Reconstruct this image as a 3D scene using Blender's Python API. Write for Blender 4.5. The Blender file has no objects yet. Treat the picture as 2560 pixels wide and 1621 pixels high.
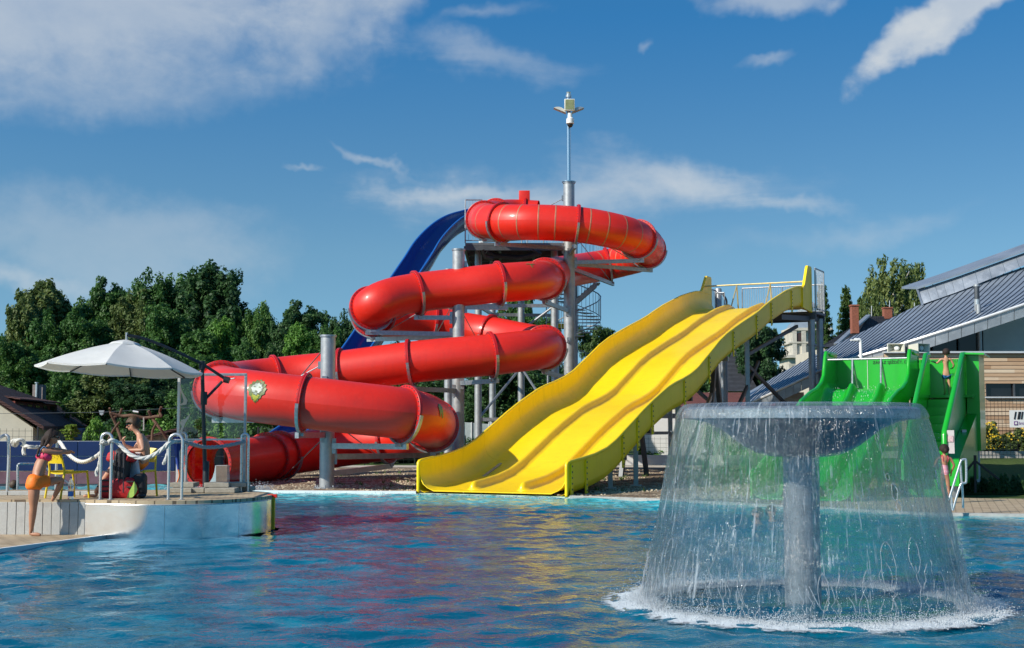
import bpy, bmesh, math, random
import numpy as np
from mathutils import Vector, Matrix, noise
R = math.radians
V = Vector
scene = bpy.context.scene
COL = scene.collection
# ------------------------------------------------------------------ camera
CAMH = 1.8
F = 3320.0                                     # focal length in photograph pixels (photo is 2560 px wide)
TH = math.atan(259.5 / F)
cam_d = bpy.data.cameras.new('camera'); cam = bpy.data.objects.new('camera', cam_d); COL.objects.link(cam)
cam_d.sensor_width = 36.0; cam_d.lens = F / 2560 * 36.0
cam_d.clip_start = 0.1; cam_d.clip_end = 3000
cam.location = (0, 0, CAMH); cam.rotation_euler = (R(90) + TH, 0, 0)
scene.camera = cam
# ------------------------------------------------------------------ light
SUN_EL, SUN_AZ = R(33), R(58)                  # azimuth: degrees to the left of straight behind the camera
to_sun = V((-math.sin(SUN_AZ) * math.cos(SUN_EL), -math.cos(SUN_AZ) * math.cos(SUN_EL), math.sin(SUN_EL)))
sd = bpy.data.lights.new('sun', 'SUN'); sun = bpy.data.objects.new('sun', sd); COL.objects.link(sun)
sd.energy = 4.6; sd.angle = R(0.5); sd.color = (1.0, 0.93, 0.82)
sun.location = (-20, -10, 30)
sun.rotation_euler = to_sun.to_track_quat('Z', 'Y').to_euler()
scene.view_settings.view_transform = 'Standard'; scene.view_settings.look = 'None'
scene.view_settings.exposure = 0.25; scene.view_settings.gamma = 1.0
try:
    scene.view_settings.use_curve_mapping = False
except Exception: pass
cy = scene.cycles
cy.max_bounces = 14; cy.transmission_bounces = 10; cy.transparent_max_bounces = 24; cy.glossy_bounces = 4; cy.diffuse_bounces = 3
cy.caustics_reflective = False; cy.caustics_refractive = False
cy.sample_clamp_indirect = 6.0
cy.use_denoising = True

def W(px, py, Y):
    """point of the world that the photograph shows at pixel (px, py), at distance Y in front of the camera"""
    dx = (px - 1280) / F; dy = (810.5 - py) / F
    y = math.cos(TH) - dy * math.sin(TH); z = math.sin(TH) + dy * math.cos(TH)
    t = Y / y
    return V((dx * t, Y, CAMH + z * t))
def z1(x, y, Y): return W(x * .36726, 820 + y * .36726, Y)

# ------------------------------------------------------------------ node helpers
def lin(c):
    c = c / 255.0
    return c / 12.92 if c <= 0.04045 else ((c + 0.055) / 1.055) ** 2.4
def rgb(r, g, b, k=1.0): return (lin(r) * k, lin(g) * k, lin(b) * k, 1)
class NT:
    def __init__(s, tree): s.t = tree; s.t.nodes.clear()
    def n(s, typ, ins=None, **kw):
        nd = s.t.nodes.new(typ)
        for k, v in kw.items(): setattr(nd, k, v)
        if ins:
            for k, v in ins.items():
                if isinstance(v, tuple) and len(v) == 2 and hasattr(v[0], 'outputs'):
                    s.t.links.new(v[0].outputs[v[1]], nd.inputs[k])
                elif hasattr(v, 'outputs'): s.t.links.new(v.outputs[0], nd.inputs[k])
                else: nd.inputs[k].default_value = v
        return nd
    def m(s, op, a, b=None, c=None, clamp=False):
        ins = {0: a}
        if b is not None: ins[1] = b
        if c is not None: ins[2] = c
        return s.n('ShaderNodeMath', ins, operation=op, use_clamp=clamp)
    def ramp(s, fac, stops, interp='LINEAR'):
        nd = s.n('ShaderNodeValToRGB', {0: fac}); cr = nd.color_ramp; cr.interpolation = interp
        cr.elements[0].position = stops[0][0]; cr.elements[0].color = stops[0][1]
        cr.elements[1].position = stops[-1][0]; cr.elements[1].color = stops[-1][1]
        for p, c in stops[1:-1]:
            e = cr.elements.new(p); e.color = c
        return nd
    def mix(s, fac, a, b, blend='MIX'):
        nd = s.n('ShaderNodeMix', data_type='RGBA', blend_type=blend)
        for i, v in ((0, fac), (6, a), (7, b)):
            if isinstance(v, tuple) and len(v) == 2 and hasattr(v[0], 'outputs'): s.t.links.new(v[0].outputs[v[1]], nd.inputs[i])
            elif hasattr(v, 'outputs'):
                s.t.links.new(v.outputs[2] if v.bl_idname == 'ShaderNodeMix' else v.outputs[0], nd.inputs[i])
            else: nd.inputs[i].default_value = v
        return (nd, 2)
def matn(name):
    m = bpy.data.materials.new(name); m.use_nodes = True
    return m, NT(m.node_tree)
def mat(name, col, rough=.5, metal=0., var=.12, vs=3., bump=0., bs=20., spec=.5, coat=0., scale=(1, 1, 1), dirt=None, sheen=0., trans=0., ior=None, alpha=None, coord='Object'):
    """Principled material with procedural colour variation, roughness variation and bump"""
    m, t = matn(name)
    tc = t.n('ShaderNodeTexCoord')
    mp = t.n('ShaderNodeMapping', {'Vector': (tc, coord), 'Scale': scale})
    ns = t.n('ShaderNodeTexNoise', {'Vector': mp, 'Scale': vs, 'Detail': 6., 'Roughness': .65})
    lo = tuple(max(0, c * (1 - var)) for c in col[:3]) + (1,); hi = tuple(min(1, c * (1 + var)) for c in col[:3]) + (1,)
    c = t.ramp(ns, [(.3, lo), (.7, hi)])
    cc = (c, 0)
    if dirt:
        n2 = t.n('ShaderNodeTexNoise', {'Vector': mp, 'Scale': dirt[1], 'Detail': 8., 'Roughness': .7})
        f = t.ramp(n2, [(dirt[2], (0, 0, 0, 1)), (min(1, dirt[2] + .18), (1, 1, 1, 1))])
        cc = t.mix(t.m('MULTIPLY', f, dirt[3]), cc, dirt[0])
    rr = t.m('MULTIPLY_ADD', ns, rough * .5, rough * .75)
    p = t.n('ShaderNodeBsdfPrincipled', {'Base Color': cc, 'Roughness': rr, 'Metallic': metal, 'Specular IOR Level': spec, 'Coat Weight': coat, 'Coat Roughness': .08})
    if sheen: p.inputs['Sheen Weight'].default_value = sheen
    if trans: p.inputs['Transmission Weight'].default_value = trans
    if ior: p.inputs['IOR'].default_value = ior
    if alpha is not None: p.inputs['Alpha'].default_value = alpha
    if bump:
        nb = t.n('ShaderNodeTexNoise', {'Vector': mp, 'Scale': bs, 'Detail': 5.})
        b = t.n('ShaderNodeBump', {'Height': nb, 'Strength': bump, 'Distance': .02})
        t.t.links.new(b.outputs[0], p.inputs['Normal'])
    t.n('ShaderNodeOutputMaterial', {0: p})
    return m

# ------------------------------------------------------------------ sky
world = bpy.data.worlds.new("World"); scene.world = world; world.use_nodes = True
wt = NT(world.node_tree)
sky = wt.n('ShaderNodeTexSky', sky_type='NISHITA')
sky.sun_disc = False; sky.sun_elevation = SUN_EL
sky.sun_rotation = math.atan2(to_sun.x, to_sun.y)
sky.air_density = 1.0; sky.dust_density = 0.35; sky.ozone_density = 2.2; sky.altitude = 200
tc = wt.n('ShaderNodeTexCoord')
sp = wt.n('ShaderNodeSeparateXYZ', {0: (tc, 'Generated')})
az = wt.m('ARCTAN2', (sp, 0), (sp, 1))
el = wt.m('ARCSINE', (sp, 2))
AZ = lambda px: math.atan((px - 1280) / F)
EL = lambda py: math.atan((1070 - py) / F)
uv = wt.n('ShaderNodeCombineXYZ', {0: az, 1: el})
def cnoise(scale, sx, sy, rot, seed, det=8., rough=.6, dist=.0):
    mp = wt.n('ShaderNodeMapping', {'Vector': uv, 'Rotation': (0, 0, rot), 'Scale': (sx, sy, 1), 'Location': (seed, seed * .7, 0)})
    return wt.n('ShaderNodeTexNoise', {'Vector': mp, 'Scale': scale, 'Detail': det, 'Roughness': rough, 'Distortion': dist})
nA = cnoise(9, 1, 1.0, 0, 3.1, 9, .6, .3)
nB = cnoise(7, 1, 3.2, R(12), 9.4, 9, .62, .6)
nC = cnoise(26, 1, 1.6, R(8), 1.7, 7, .6, .2)
wn1 = wt.n('ShaderNodeTexNoise', {'Vector': uv, 'Scale': 6.5, 'Detail': 5.0, 'Roughness': .6}); wn2 = wt.n('ShaderNodeTexNoise', {'Vector': wt.n('ShaderNodeMapping', {'Vector': uv, 'Location': (7, 3, 0)}), 'Scale': 9.0, 'Detail': 5.0, 'Roughness': .6})
azw = wt.m('ADD', az, wt.m('MULTIPLY', wt.m('SUBTRACT', wn1, .5), .14)); elw = wt.m('ADD', el, wt.m('MULTIPLY', wt.m('SUBTRACT', wn2, .5), .075))
def blob(px, py, a, b, rot, nz, k, soft, amp, low=None):
    """cloud patch: ellipse about a direction of the sky, edge broken by noise"""
    du = wt.m('SUBTRACT', azw, AZ(px)); dv = wt.m('SUBTRACT', elw, EL(py))
    c, s = math.cos(rot), math.sin(rot)
    x = wt.m('MULTIPLY', wt.m('ADD', wt.m('MULTIPLY', du, c), wt.m('MULTIPLY', dv, s)), F / a)
    y = wt.m('MULTIPLY', wt.m('SUBTRACT', wt.m('MULTIPLY', dv, c), wt.m('MULTIPLY', du, s)), F / b)
    r2 = wt.m('ADD', wt.m('MULTIPLY', x, x), wt.m('MULTIPLY', y, y))
    r = wt.m('SQRT', r2)
    d = wt.m('ADD', wt.m('SUBTRACT', 1.0, r), wt.m('MULTIPLY', wt.m('SUBTRACT', nz, .5), k))
    if low: d = wt.m('SUBTRACT', d, wt.m('MULTIPLY', wt.m('MAXIMUM', y, 0.0), low))
    mr = wt.n('ShaderNodeMapRange', {0: d, 1: 0.0, 2: soft, 3: 0.0, 4: amp}, interpolation_type='SMOOTHSTEP')
    return mr
nAC = wt.m('ADD', wt.m('MULTIPLY', nA, .6), wt.m('MULTIPLY', nC, .4))
nBC = wt.m('ADD', wt.m('MULTIPLY', nB, .7), wt.m('MULTIPLY', nC, .3))
blobs = [
    blob(150, 20, 900, 290, R(9), nAC, 1.0, .75, .60),
    blob(800, 60, 300, 170, R(38), nAC, 1.3, .9, .50),
    blob(300, 250, 620, 95, R(6), nBC, .9, .9, .22),
    blob(1200, 150, 330, 60, R(-8), nBC, 1.9, 1.2, .34),
    blob(2440, 50, 330, 80, R(33), nAC, 1.2, .5, .80),
    blob(2300, 120, 150, 45, R(30), nAC, 1.5, .8, .55),
    blob(1120, 468, 330, 34, R(4), nBC, 1.6, 1.0, .42),
    blob(1430, 482, 700, 100, R(1), nBC, 1.5, 1.1, .56),
    blob(1640, 430, 300, 75, R(-14), nBC, 1.6, 1.0, .40),
    blob(1960, 500, 200, 30, R(-6), nBC, 1.8, 1.1, .35),
    blob(1950, -5, 230, 60, R(-12), nAC, 1.2, .8, .50),
    blob(2110, 45, 90, 30, R(22), nAC, 1.8, 1.1, .32),
    blob(1880, 170, 110, 22, R(4), nBC, 1.8, 1.2, .32),
    blob(1600, 100, 22, 30, R(-15), nAC, 1.2, 1.2, .30),
    blob(920, 400, 190, 18, R(-13), nBC, 1.5, 1.2, .42),
    blob(715, 443, 80, 12, R(4), nBC, 1.4, 1.2, .30),
    blob(230, 640, 620, 160, R(-3), nAC, 1.0, .7, .30),
    blob(40, 745, 260, 50, R(0), nAC, 1.0, 1.0, .45),
    blob(2150, 575, 420, 50, R(8), nBC, 1.9, 1.4, .26),
    blob(1200, 30, 200, 30, R(20), nBC, 1.9, 1.3, .22),
    blob(-1800, 300, 900, 300, R(5), nAC, 1.2, .6, .7),
    blob(5200, 400, 1300, 260, R(-4), nAC, 1.4, .6, .7),
]
acc = blobs[0]
for b in blobs[1:]:
    acc = wt.m('SUBTRACT', wt.m('ADD', acc, b), wt.m('MULTIPLY', acc, b))
detail = wt.n('ShaderNodeMapRange', {0: nAC, 1: .3, 2: .68, 3: .72, 4: 1.12})
front = wt.m('GREATER_THAN', (sp, 2), 0.0)
cm = wt.m('MULTIPLY', wt.m('MULTIPLY', acc, detail), front, clamp=True)
SKYK = .119
hv = wt.n('ShaderNodeCombineXYZ', {0: (sp, 0), 1: (sp, 1), 2: wt.m('MULTIPLY_ADD', (sp, 2), 1.7, .12)})
wt.t.links.new(wt.n('ShaderNodeVectorMath', {0: hv}, operation='NORMALIZE').outputs[0], sky.inputs[0])
tint = wt.ramp(wt.m('ABSOLUTE', (sp, 2)), [(0.0, (.77, .96, .88, 1)), (.13, (.80, 1.08, 1.0, 1)), (.30, (.31, .95, 1.22, 1)), (.9, (.4, .85, 1.1, 1))])
skc = wt.n('ShaderNodeVectorMath', {0: sky, 1: (tint, 0)}, operation='MULTIPLY')
skc = wt.n('ShaderNodeVectorMath', {0: skc, 'Scale': SKYK}, operation='SCALE')
cl = wt.mix(cm, (skc, 0), rgb(216, 222, 226, .80))
bg = wt.n('ShaderNodeBackground', {0: cl, 1: 1.0})
wt.n('ShaderNodeOutputWorld', {0: bg})

# ------------------------------------------------------------------ object helpers
OFF = {}
def tag(o, label=None, cat=None, group=None, kind=None):
    if label: o['label'] = label
    if cat: o['category'] = cat
    if group: o['group'] = group
    if kind: o['kind'] = kind
    return o
def thing(name, label, cat, loc=(0, 0, 0), group=None, rotz=0):
    o = bpy.data.objects.new(name, None); o.empty_display_size = .2; COL.objects.link(o)
    o.location = loc; o.rotation_euler = (0, 0, rotz)
    OFF[o.name] = V(loc)
    return tag(o, label, cat, group)
class MB:
    def __init__(s): s.v = []; s.f = []; s.mi = {}
    def add(s, vs, fs):
        b = len(s.v); s.v += [tuple(v) for v in vs]; s.f += [tuple(i + b for i in f) for f in fs]
        return s
    def box(s, c, size, rot=None, bev=0):
        hx, hy, hz = size[0] / 2, size[1] / 2, size[2] / 2
        if bev:
            bm = bmesh.new(); bmesh.ops.create_cube(bm, size=1)
            for v in bm.verts: v.co = V((v.co.x * size[0], v.co.y * size[1], v.co.z * size[2]))
            bmesh.ops.bevel(bm, geom=bm.edges[:], offset=bev, segments=2, affect='EDGES', profile=.5)
            bm.verts.index_update()
            vs = [v.co.copy() for v in bm.verts]; fs = [[v.index for v in f.verts] for f in bm.faces]; bm.free()
        else:
            vs = [V((x, y, z)) for x in (-hx, hx) for y in (-hy, hy) for z in (-hz, hz)]
            fs = [(0, 1, 3, 2), (4, 6, 7, 5), (0, 4, 5, 1), (2, 3, 7, 6), (0, 2, 6, 4), (1, 5, 7, 3)]
        if rot is not None: vs = [rot @ v for v in vs]
        return s.add([v + V(c) for v in vs], fs)
    def bar(s, p0, p1, w, h=None, up=(0, 0, 1), bev=0):
        """rectangular bar from p0 to p1, w wide, h high"""
        p0, p1 = V(p0), V(p1); h = h or w; d = p1 - p0; L = d.length
        if L < 1e-6: return s
        d.normalize(); u = V(up)
        if abs(d.dot(u)) > .98: u = V((0, 1, 0))
        sd_ = d.cross(u).normalized(); u = sd_.cross(d).normalized()
        m = Matrix((d, sd_, u)).transposed()
        return s.box((p0 + p1) / 2, (L, w, h), m, bev)
    def tube(s, pts, r, n=10, cap=True, closed=False, mi=0):
        f0 = len(s.f)
        pts = [V(p) for p in pts]; k = len(pts)
        rs = r if isinstance(r, (list, tuple)) else [r] * k
        b = len(s.v); prev = None
        for i, p in enumerate(pts):
            if closed: d = pts[(i + 1) % k] - pts[i - 1]
            else: d = pts[min(i + 1, k - 1)] - pts[max(i - 1, 0)]
            if d.length < 1e-9: d = V((0, 0, 1))
            d.normalize()
            if prev is None:
                a = V((0, 0, 1)) if abs(d.z) < .9 else V((1, 0, 0))
                x = a.cross(d).normalized()
            else:
                x = prev - d * prev.dot(d)
                x = x.normalized() if x.length > 1e-6 else d.orthogonal().normalized()
            prev = x; y = d.cross(x)
            for j in range(n):
                a = 2 * math.pi * j / n
                s.v.append(tuple(p + (x * math.cos(a) + y * math.sin(a)) * rs[i]))
        for i in range(k if closed else k - 1):
            i2 = (i + 1) % k
            for j in range(n):
                j2 = (j + 1) % n
                s.f.append((b + i * n + j, b + i * n + j2, b + i2 * n + j2, b + i2 * n + j))
        if cap and not closed:
            s.f.append(tuple(b + j for j in reversed(range(n)))); s.f.append(tuple(b + (k - 1) * n + j for j in range(n)))
        if mi:
            for q in range(f0, len(s.f)): s.mi[q] = mi
        return s
    def lathe(s, prof, c=(0, 0, 0), n=24, cap=True, rot=None, ang=None):
        b = len(s.v); c = V(c); k = len(prof)
        for r, z in prof:
            for j in range(n):
                a = 2 * math.pi * j / n; p = V((r * math.cos(a), r * math.sin(a), z))
                if rot is not None: p = rot @ p
                s.v.append(tuple(p + c))
        for i in range(k - 1):
            for j in range(n):
                j2 = (j + 1) % n
                s.f.append((b + i * n + j, b + i * n + j2, b + (i + 1) * n + j2, b + (i + 1) * n + j))
        if cap:
            s.f.append(tuple(b + j for j in reversed(range(n)))); s.f.append(tuple(b + (k - 1) * n + j for j in range(n)))
        return s
    def grid(s, P, flip=False):
        """P[i][j] grid of points"""
        b = len(s.v); m_ = len(P); n = len(P[0])
        for row in P: s.v += [tuple(p) for p in row]
        for i in range(m_ - 1):
            for j in range(n - 1):
                q = (b + i * n + j, b + i * n + j + 1, b + (i + 1) * n + j + 1, b + (i + 1) * n + j)
                s.f.append(q[::-1] if flip else q)
        return s
    def shell(s, P, T):
        """grid of points P thickened by the vectors T[i][j]"""
        m_ = len(P); n = len(P[0]); b = len(s.v)
        Q = [[P[i][j] + T[i][j] for j in range(n)] for i in range(m_)]
        s.grid(P); s.grid(Q, True); o = m_ * n
        for i in range(m_ - 1):
            for j in (0, n - 1):
                a_, b_ = b + i * n + j, b + (i + 1) * n + j
                s.f.append((a_, b_, b_ + o, a_ + o) if j == 0 else (b_, a_, a_ + o, b_ + o))
        for j in range(n - 1):
            for i in (0, m_ - 1):
                a_, b_ = b + i * n + j, b + i * n + j + 1
                s.f.append((b_, a_, a_ + o, b_ + o) if i == 0 else (a_, b_, b_ + o, a_ + o))
        return s
    def prism(s, poly, vec):
        """planar polygon (3D points) extruded by vec"""
        n = len(poly); a = [V(p) for p in poly]; b = [p + V(vec) for p in a]
        return s.add(a + b, [tuple(range(n))[::-1], tuple(range(n, 2 * n))] + [(i, (i + 1) % n, n + (i + 1) % n, n + i) for i in range(n)])
    def ball(s, c, r, n=10, m_=6, sc=(1, 1, 1)):
        prof = [(max(1e-4, math.sin(math.pi * i / m_)) * r, -math.cos(math.pi * i / m_) * r) for i in range(m_ + 1)]
        b = len(s.v); s.lathe(prof, (0, 0, 0), n, cap=False)
        for i in range(b, len(s.v)):
            x, y, z = s.v[i]; s.v[i] = (x * sc[0] + c[0], y * sc[1] + c[1], z * sc[2] + c[2])
        return s
    def build(s, name, m, parent=None, smooth=False, local=False, auto=None):
        me = bpy.data.meshes.new(name)
        vs = s.v
        if parent is not None and not local:
            o_ = OFF.get(parent.name, V((0, 0, 0))); vs = [(x - o_.x, y - o_.y, z - o_.z) for x, y, z in vs]
        me.from_pydata(vs, [], s.f); me.update()
        ms = m if isinstance(m, (list, tuple)) else [m]
        for k in ms: me.materials.append(k)
        for q, v_ in s.mi.items(): me.polygons[q].material_index = v_
        bm = bmesh.new(); bm.from_mesh(me); bmesh.ops.recalc_face_normals(bm, faces=bm.faces)
        if smooth:
            for f in bm.faces: f.smooth = True
            lim = R(auto or 40)
            for e in bm.edges:
                if len(e.link_faces) == 2 and e.calc_face_angle(0) > lim: e.smooth = False
        bm.to_mesh(me); bm.free()
        ob = bpy.data.objects.new(name, me); COL.objects.link(ob)
        if parent is not None:
            ob.parent = parent; OFF[ob.name] = OFF.get(parent.name, V((0, 0, 0)))
        return ob
def copy_tree(o, parent=None, loc=None, rotz=None, label=None, scale=None):
    c = o.copy(); COL.objects.link(c)
    if parent is not None: c.parent = parent
    if loc is not None: c.location = loc
    if rotz is not None: c.rotation_euler = (c.rotation_euler[0], c.rotation_euler[1], rotz)
    if scale is not None: c.scale = scale if hasattr(scale, '__len__') else (scale,) * 3
    if label: c['label'] = label
    for ch in list(o.children): copy_tree(ch, c)
    return c
def spline(pts, per=8):
    """Catmull-Rom through the points"""
    P = [V(p) for p in pts]; P = [P[0] * 2 - P[1]] + P + [P[-1] * 2 - P[-2]]
    out = []
    for i in range(1, len(P) - 2):
        a, b, c, d = P[i - 1:i + 3]
        for k in range(per):
            t = k / per
            out.append(.5 * ((2 * b) + (c - a) * t + (2 * a - 5 * b + 4 * c - d) * t * t + (3 * b - a - 3 * c + d) * t ** 3))
    out.append(P[-2]); return out
def lerp(a, b, t): return a + (b - a) * t
def interp(x, xs, ys): return float(np.interp(x, xs, ys))
def text(name, body, size, m, parent, loc, rot, extrude=.002, align='LEFT', sx=1.0, shear=0):
    cu = bpy.data.curves.new(name, 'FONT'); cu.body = body; cu.size = size; cu.extrude = extrude; cu.align_x = align; cu.shear = shear
    t = bpy.data.objects.new('tmp', cu); COL.objects.link(t)
    bpy.context.view_layer.update()
    me = bpy.data.meshes.new_from_object(t.evaluated_get(bpy.context.evaluated_depsgraph_get()))
    me.materials.clear(); me.materials.append(m)
    bpy.data.objects.remove(t)
    o = bpy.data.objects.new(name, me); COL.objects.link(o)
    o.parent = parent; o.location = V(loc) - (OFF.get(parent.name, V((0, 0, 0))) if parent else V((0, 0, 0))); o.rotation_euler = rot; o.scale = (sx, 1, 1)
    return o

# ------------------------------------------------------------------ materials
M = {}
M['steel'] = mat('galvanised_steel', (.36, .38, .40, 1), .42, .75, .22, 9, .15, 60)
M['galv'] = mat('galvanised_post', (.40, .42, .43, 1), .5, .55, .16, 5, .1, 40, dirt=((.2, .2, .19, 1), 2.0, .56, .35))
M['darksteel'] = mat('dark_steel', (.10, .11, .12, 1), .5, .5, .2, 6)
M['stainless'] = mat('brushed_stainless', (.62, .64, .66, 1), .22, 1.0, .08, 8, .03, 80, scale=(1, 1, 12))
M['chrome'] = mat('polished_rail', (.62, .62, .61, 1), .28, .65, .05, 8)
M['white'] = mat('white_paint', (.78, .78, .76, 1), .5, 0, .05, 4)
M['black'] = mat('black_plastic', (.02, .02, .022, 1), .4, 0, .2, 8)
M['yellow_plastic'] = mat('yellow_plastic', (.72, .55, .01, 1), .4, 0, .06, 6)
M['concrete'] = mat('concrete', (.42, .40, .37, 1), .85, 0, .18, 6, .3, 40)
# ================================================================== SETTING
def poly_sheet(name, outer, z, m, holes=(), kind='structure', thick=0):
    bm = bmesh.new(); edges = []
    for loop in [outer] + list(holes):
        vs = [bm.verts.new((x, y, z)) for x, y in loop]
        edges += [bm.edges.new((vs[i], vs[(i + 1) % len(vs)])) for i in range(len(vs))]
    bmesh.ops.triangle_fill(bm, edges=edges, use_beauty=True, normal=(0, 0, 1))
    for f in bm.faces:
        if f.normal.z < 0: f.normal_flip()
    if thick:
        r = bmesh.ops.extrude_face_region(bm, geom=bm.faces[:])
        for g in r['geom']:
            if isinstance(g, bmesh.types.BMVert): g.co.z -= thick
        bmesh.ops.recalc_face_normals(bm, faces=bm.faces)
    me = bpy.data.meshes.new(name); bm.to_mesh(me); bm.free(); me.materials.append(m)
    o = bpy.data.objects.new(name, me); COL.objects.link(o)
    if kind: o['kind'] = kind
    return o
# -- pool outline (water side)
POOL = [(-11.8, 6), (-7.46, 19.3), (-6.6, 21.9), (-7.0, 25), (-20, 26), (-20, 42.3), (-8.6, 42.3), (-8.0, 40), (-7.3, 37.0), (-2.6, 36.45), (1.43, 34.45),
        (3.66, 32.95), (6.2, 30.2), (8.5, 27.6), (10.5, 27.1), (34, 21), (34, -12), (-11.8, -12)]
# -- grass
m, t = matn('grass_ground')
tcg = t.n('ShaderNodeTexCoord')
n1 = t.n('ShaderNodeTexNoise', {'Vector': (tcg, 'Object'), 'Scale': .25, 'Detail': 6}); n2 = t.n('ShaderNodeTexNoise', {'Vector': (tcg, 'Object'), 'Scale': 9, 'Detail': 6, 'Roughness': .8})
c = t.ramp(t.m('MULTIPLY_ADD', n2, .6, t.m('MULTIPLY', n1, .4)), [(.3, (.035, .060, .014, 1)), (.55, (.07, .11, .025, 1)), (.75, (.13, .15, .05, 1))])
p = t.n('ShaderNodeBsdfPrincipled', {'Base Color': (c, 0), 'Roughness': .9, 'Specular IOR Level': .2})
b = t.n('ShaderNodeBump', {'Height': n2, 'Strength': .8, 'Distance': .05}); t.t.links.new(b.outputs[0], p.inputs['Normal']); t.n('ShaderNodeOutputMaterial', {0: p})
M['grass'] = m
poly_sheet('ground', [(-900, -200), (900, -200), (900, 1200), (-900, 1200)], 0.03, M['grass'], [POOL])
# -- gravel
m, t = matn('gravel')
tcg = t.n('ShaderNodeTexCoord')
vo = t.n('ShaderNodeTexVoronoi', {'Vector': (tcg, 'Object'), 'Scale': 14.0, 'Randomness': 1.0})
n1 = t.n('ShaderNodeTexNoise', {'Vector': (tcg, 'Object'), 'Scale': 1.2, 'Detail': 6, 'Roughness': .7})
sepc = t.n('ShaderNodeSeparateColor', {0: (vo, 'Color')})
c = t.ramp(sepc, [(.0, (.16, .11, .07, 1)), (.5, (.34, .26, .17, 1)), (1, (.58, .50, .38, 1))])
cc = t.mix(t.ramp(n1, [(.45, (0, 0, 0, 1)), (.62, (1, 1, 1, 1))]), (c, 0), (.13, .085, .05, 1))
p = t.n('ShaderNodeBsdfPrincipled', {'Base Color': cc, 'Roughness': .9, 'Specular IOR Level': .25})
b = t.n('ShaderNodeBump', {'Height': (vo, 'Distance'), 'Strength': 1.0, 'Distance': .05}); b.invert = True
t.t.links.new(b.outputs[0], p.inputs['Normal']); t.n('ShaderNodeOutputMaterial', {0: p}); M['gravel'] = m
GR = [(-8.6, 42.4), (-8.0, 40.2), (-7.3, 37.25), (-2.6, 36.7), (1.5, 34.7), (3.8, 33.2), (6.4, 30.5), (8.6, 28.0), (9.2, 34), (13, 44), (16, 59), (-22, 59), (-22, 42.6)]
poly_sheet('gravel_bed', GR, .045, M['gravel'])
rnd = random.Random(5)
sb = MB()
def inside(x, y, P):
    c_ = False; j = len(P) - 1
    for i in range(len(P)):
        if (P[i][1] > y) != (P[j][1] > y) and x < (P[j][0] - P[i][0]) * (y - P[i][1]) / (P[j][1] - P[i][1]) + P[i][0]: c_ = not c_
        j = i
    return c_
ico = [(0, 0, -.8), (.8, 0, -.2), (0, .7, -.25), (-.8, .1, -.2), (0, -.8, -.2), (.5, .4, .5), (-.5, .4, .45), (-.1, -.5, .55)]
icf = [(0, 2, 1), (0, 3, 2), (0, 4, 3), (0, 1, 4), (1, 2, 5), (2, 6, 5), (2, 3, 6), (3, 7, 6), (3, 4, 7), (4, 1, 7), (1, 5, 7), (5, 6, 7)]
cnt = 0
while cnt < 7000:
    x = rnd.uniform(-9, 11); y = 33 + 24 * rnd.random() ** 1.6
    if not inside(x, y, GR): continue
    if noise.noise(V((x * .5, y * .35, 3))) < rnd.uniform(-.35, .2): continue
    s_ = rnd.uniform(.018, .05) * (1 + .5 * (rnd.random() < .1)); a = rnd.random() * 6.28; ca, sa = math.cos(a) * s_, math.sin(a) * s_
    h = rnd.uniform(.5, .9) * s_
    sb.add([(x + ca * q[0] - sa * q[1], y + sa * q[0] + ca * q[1], .052 + q[2] * h) for q in ico], icf); cnt += 1
M['stone'] = mat('limestone_pebble', (.47, .40, .29, 1), .85, 0, .45, 3.0)
o = sb.build('gravel_stones', M['stone']); tag(o, 'loose pale stones scattered over the brown gravel bed under the slides', 'gravel', kind='stuff')
# weeds on the gravel
wb = MB()
for i in range(260):
    x = rnd.uniform(-8.5, 10); y = rnd.uniform(35, 56)
    if not inside(x, y, GR) or noise.noise(V((x * .4, y * .3, 9))) < .1: continue
    for k in range(7):
        a = rnd.random() * 6.28; L_ = rnd.uniform(.06, .17); q = V((x + rnd.uniform(-.05, .05), y + rnd.uniform(-.05, .05), .05)); d = V((math.cos(a) * .6, math.sin(a) * .6, 1)) * L_; w_ = V((-math.sin(a), math.cos(a), 0)) * .018
        wb.add([q - w_, q + w_, q + d], [(0, 1, 2)])
M['weed'] = mat('weed_green', (.08, .15, .03, 1), .7, 0, .3, 2)
tag(wb.build('weeds', M['weed']), 'small green weeds sprouting between the stones of the gravel bed', 'weeds', kind='stuff')
# -- path behind the gravel
M['path'] = mat('pale_path', (.48, .43, .35, 1), .9, 0, .15, 2, .3, 30)
poly_sheet('path', [(-40, 59.2), (24, 59.2), (24, 62.5), (-40, 62.5)], .05, M['path'])
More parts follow.
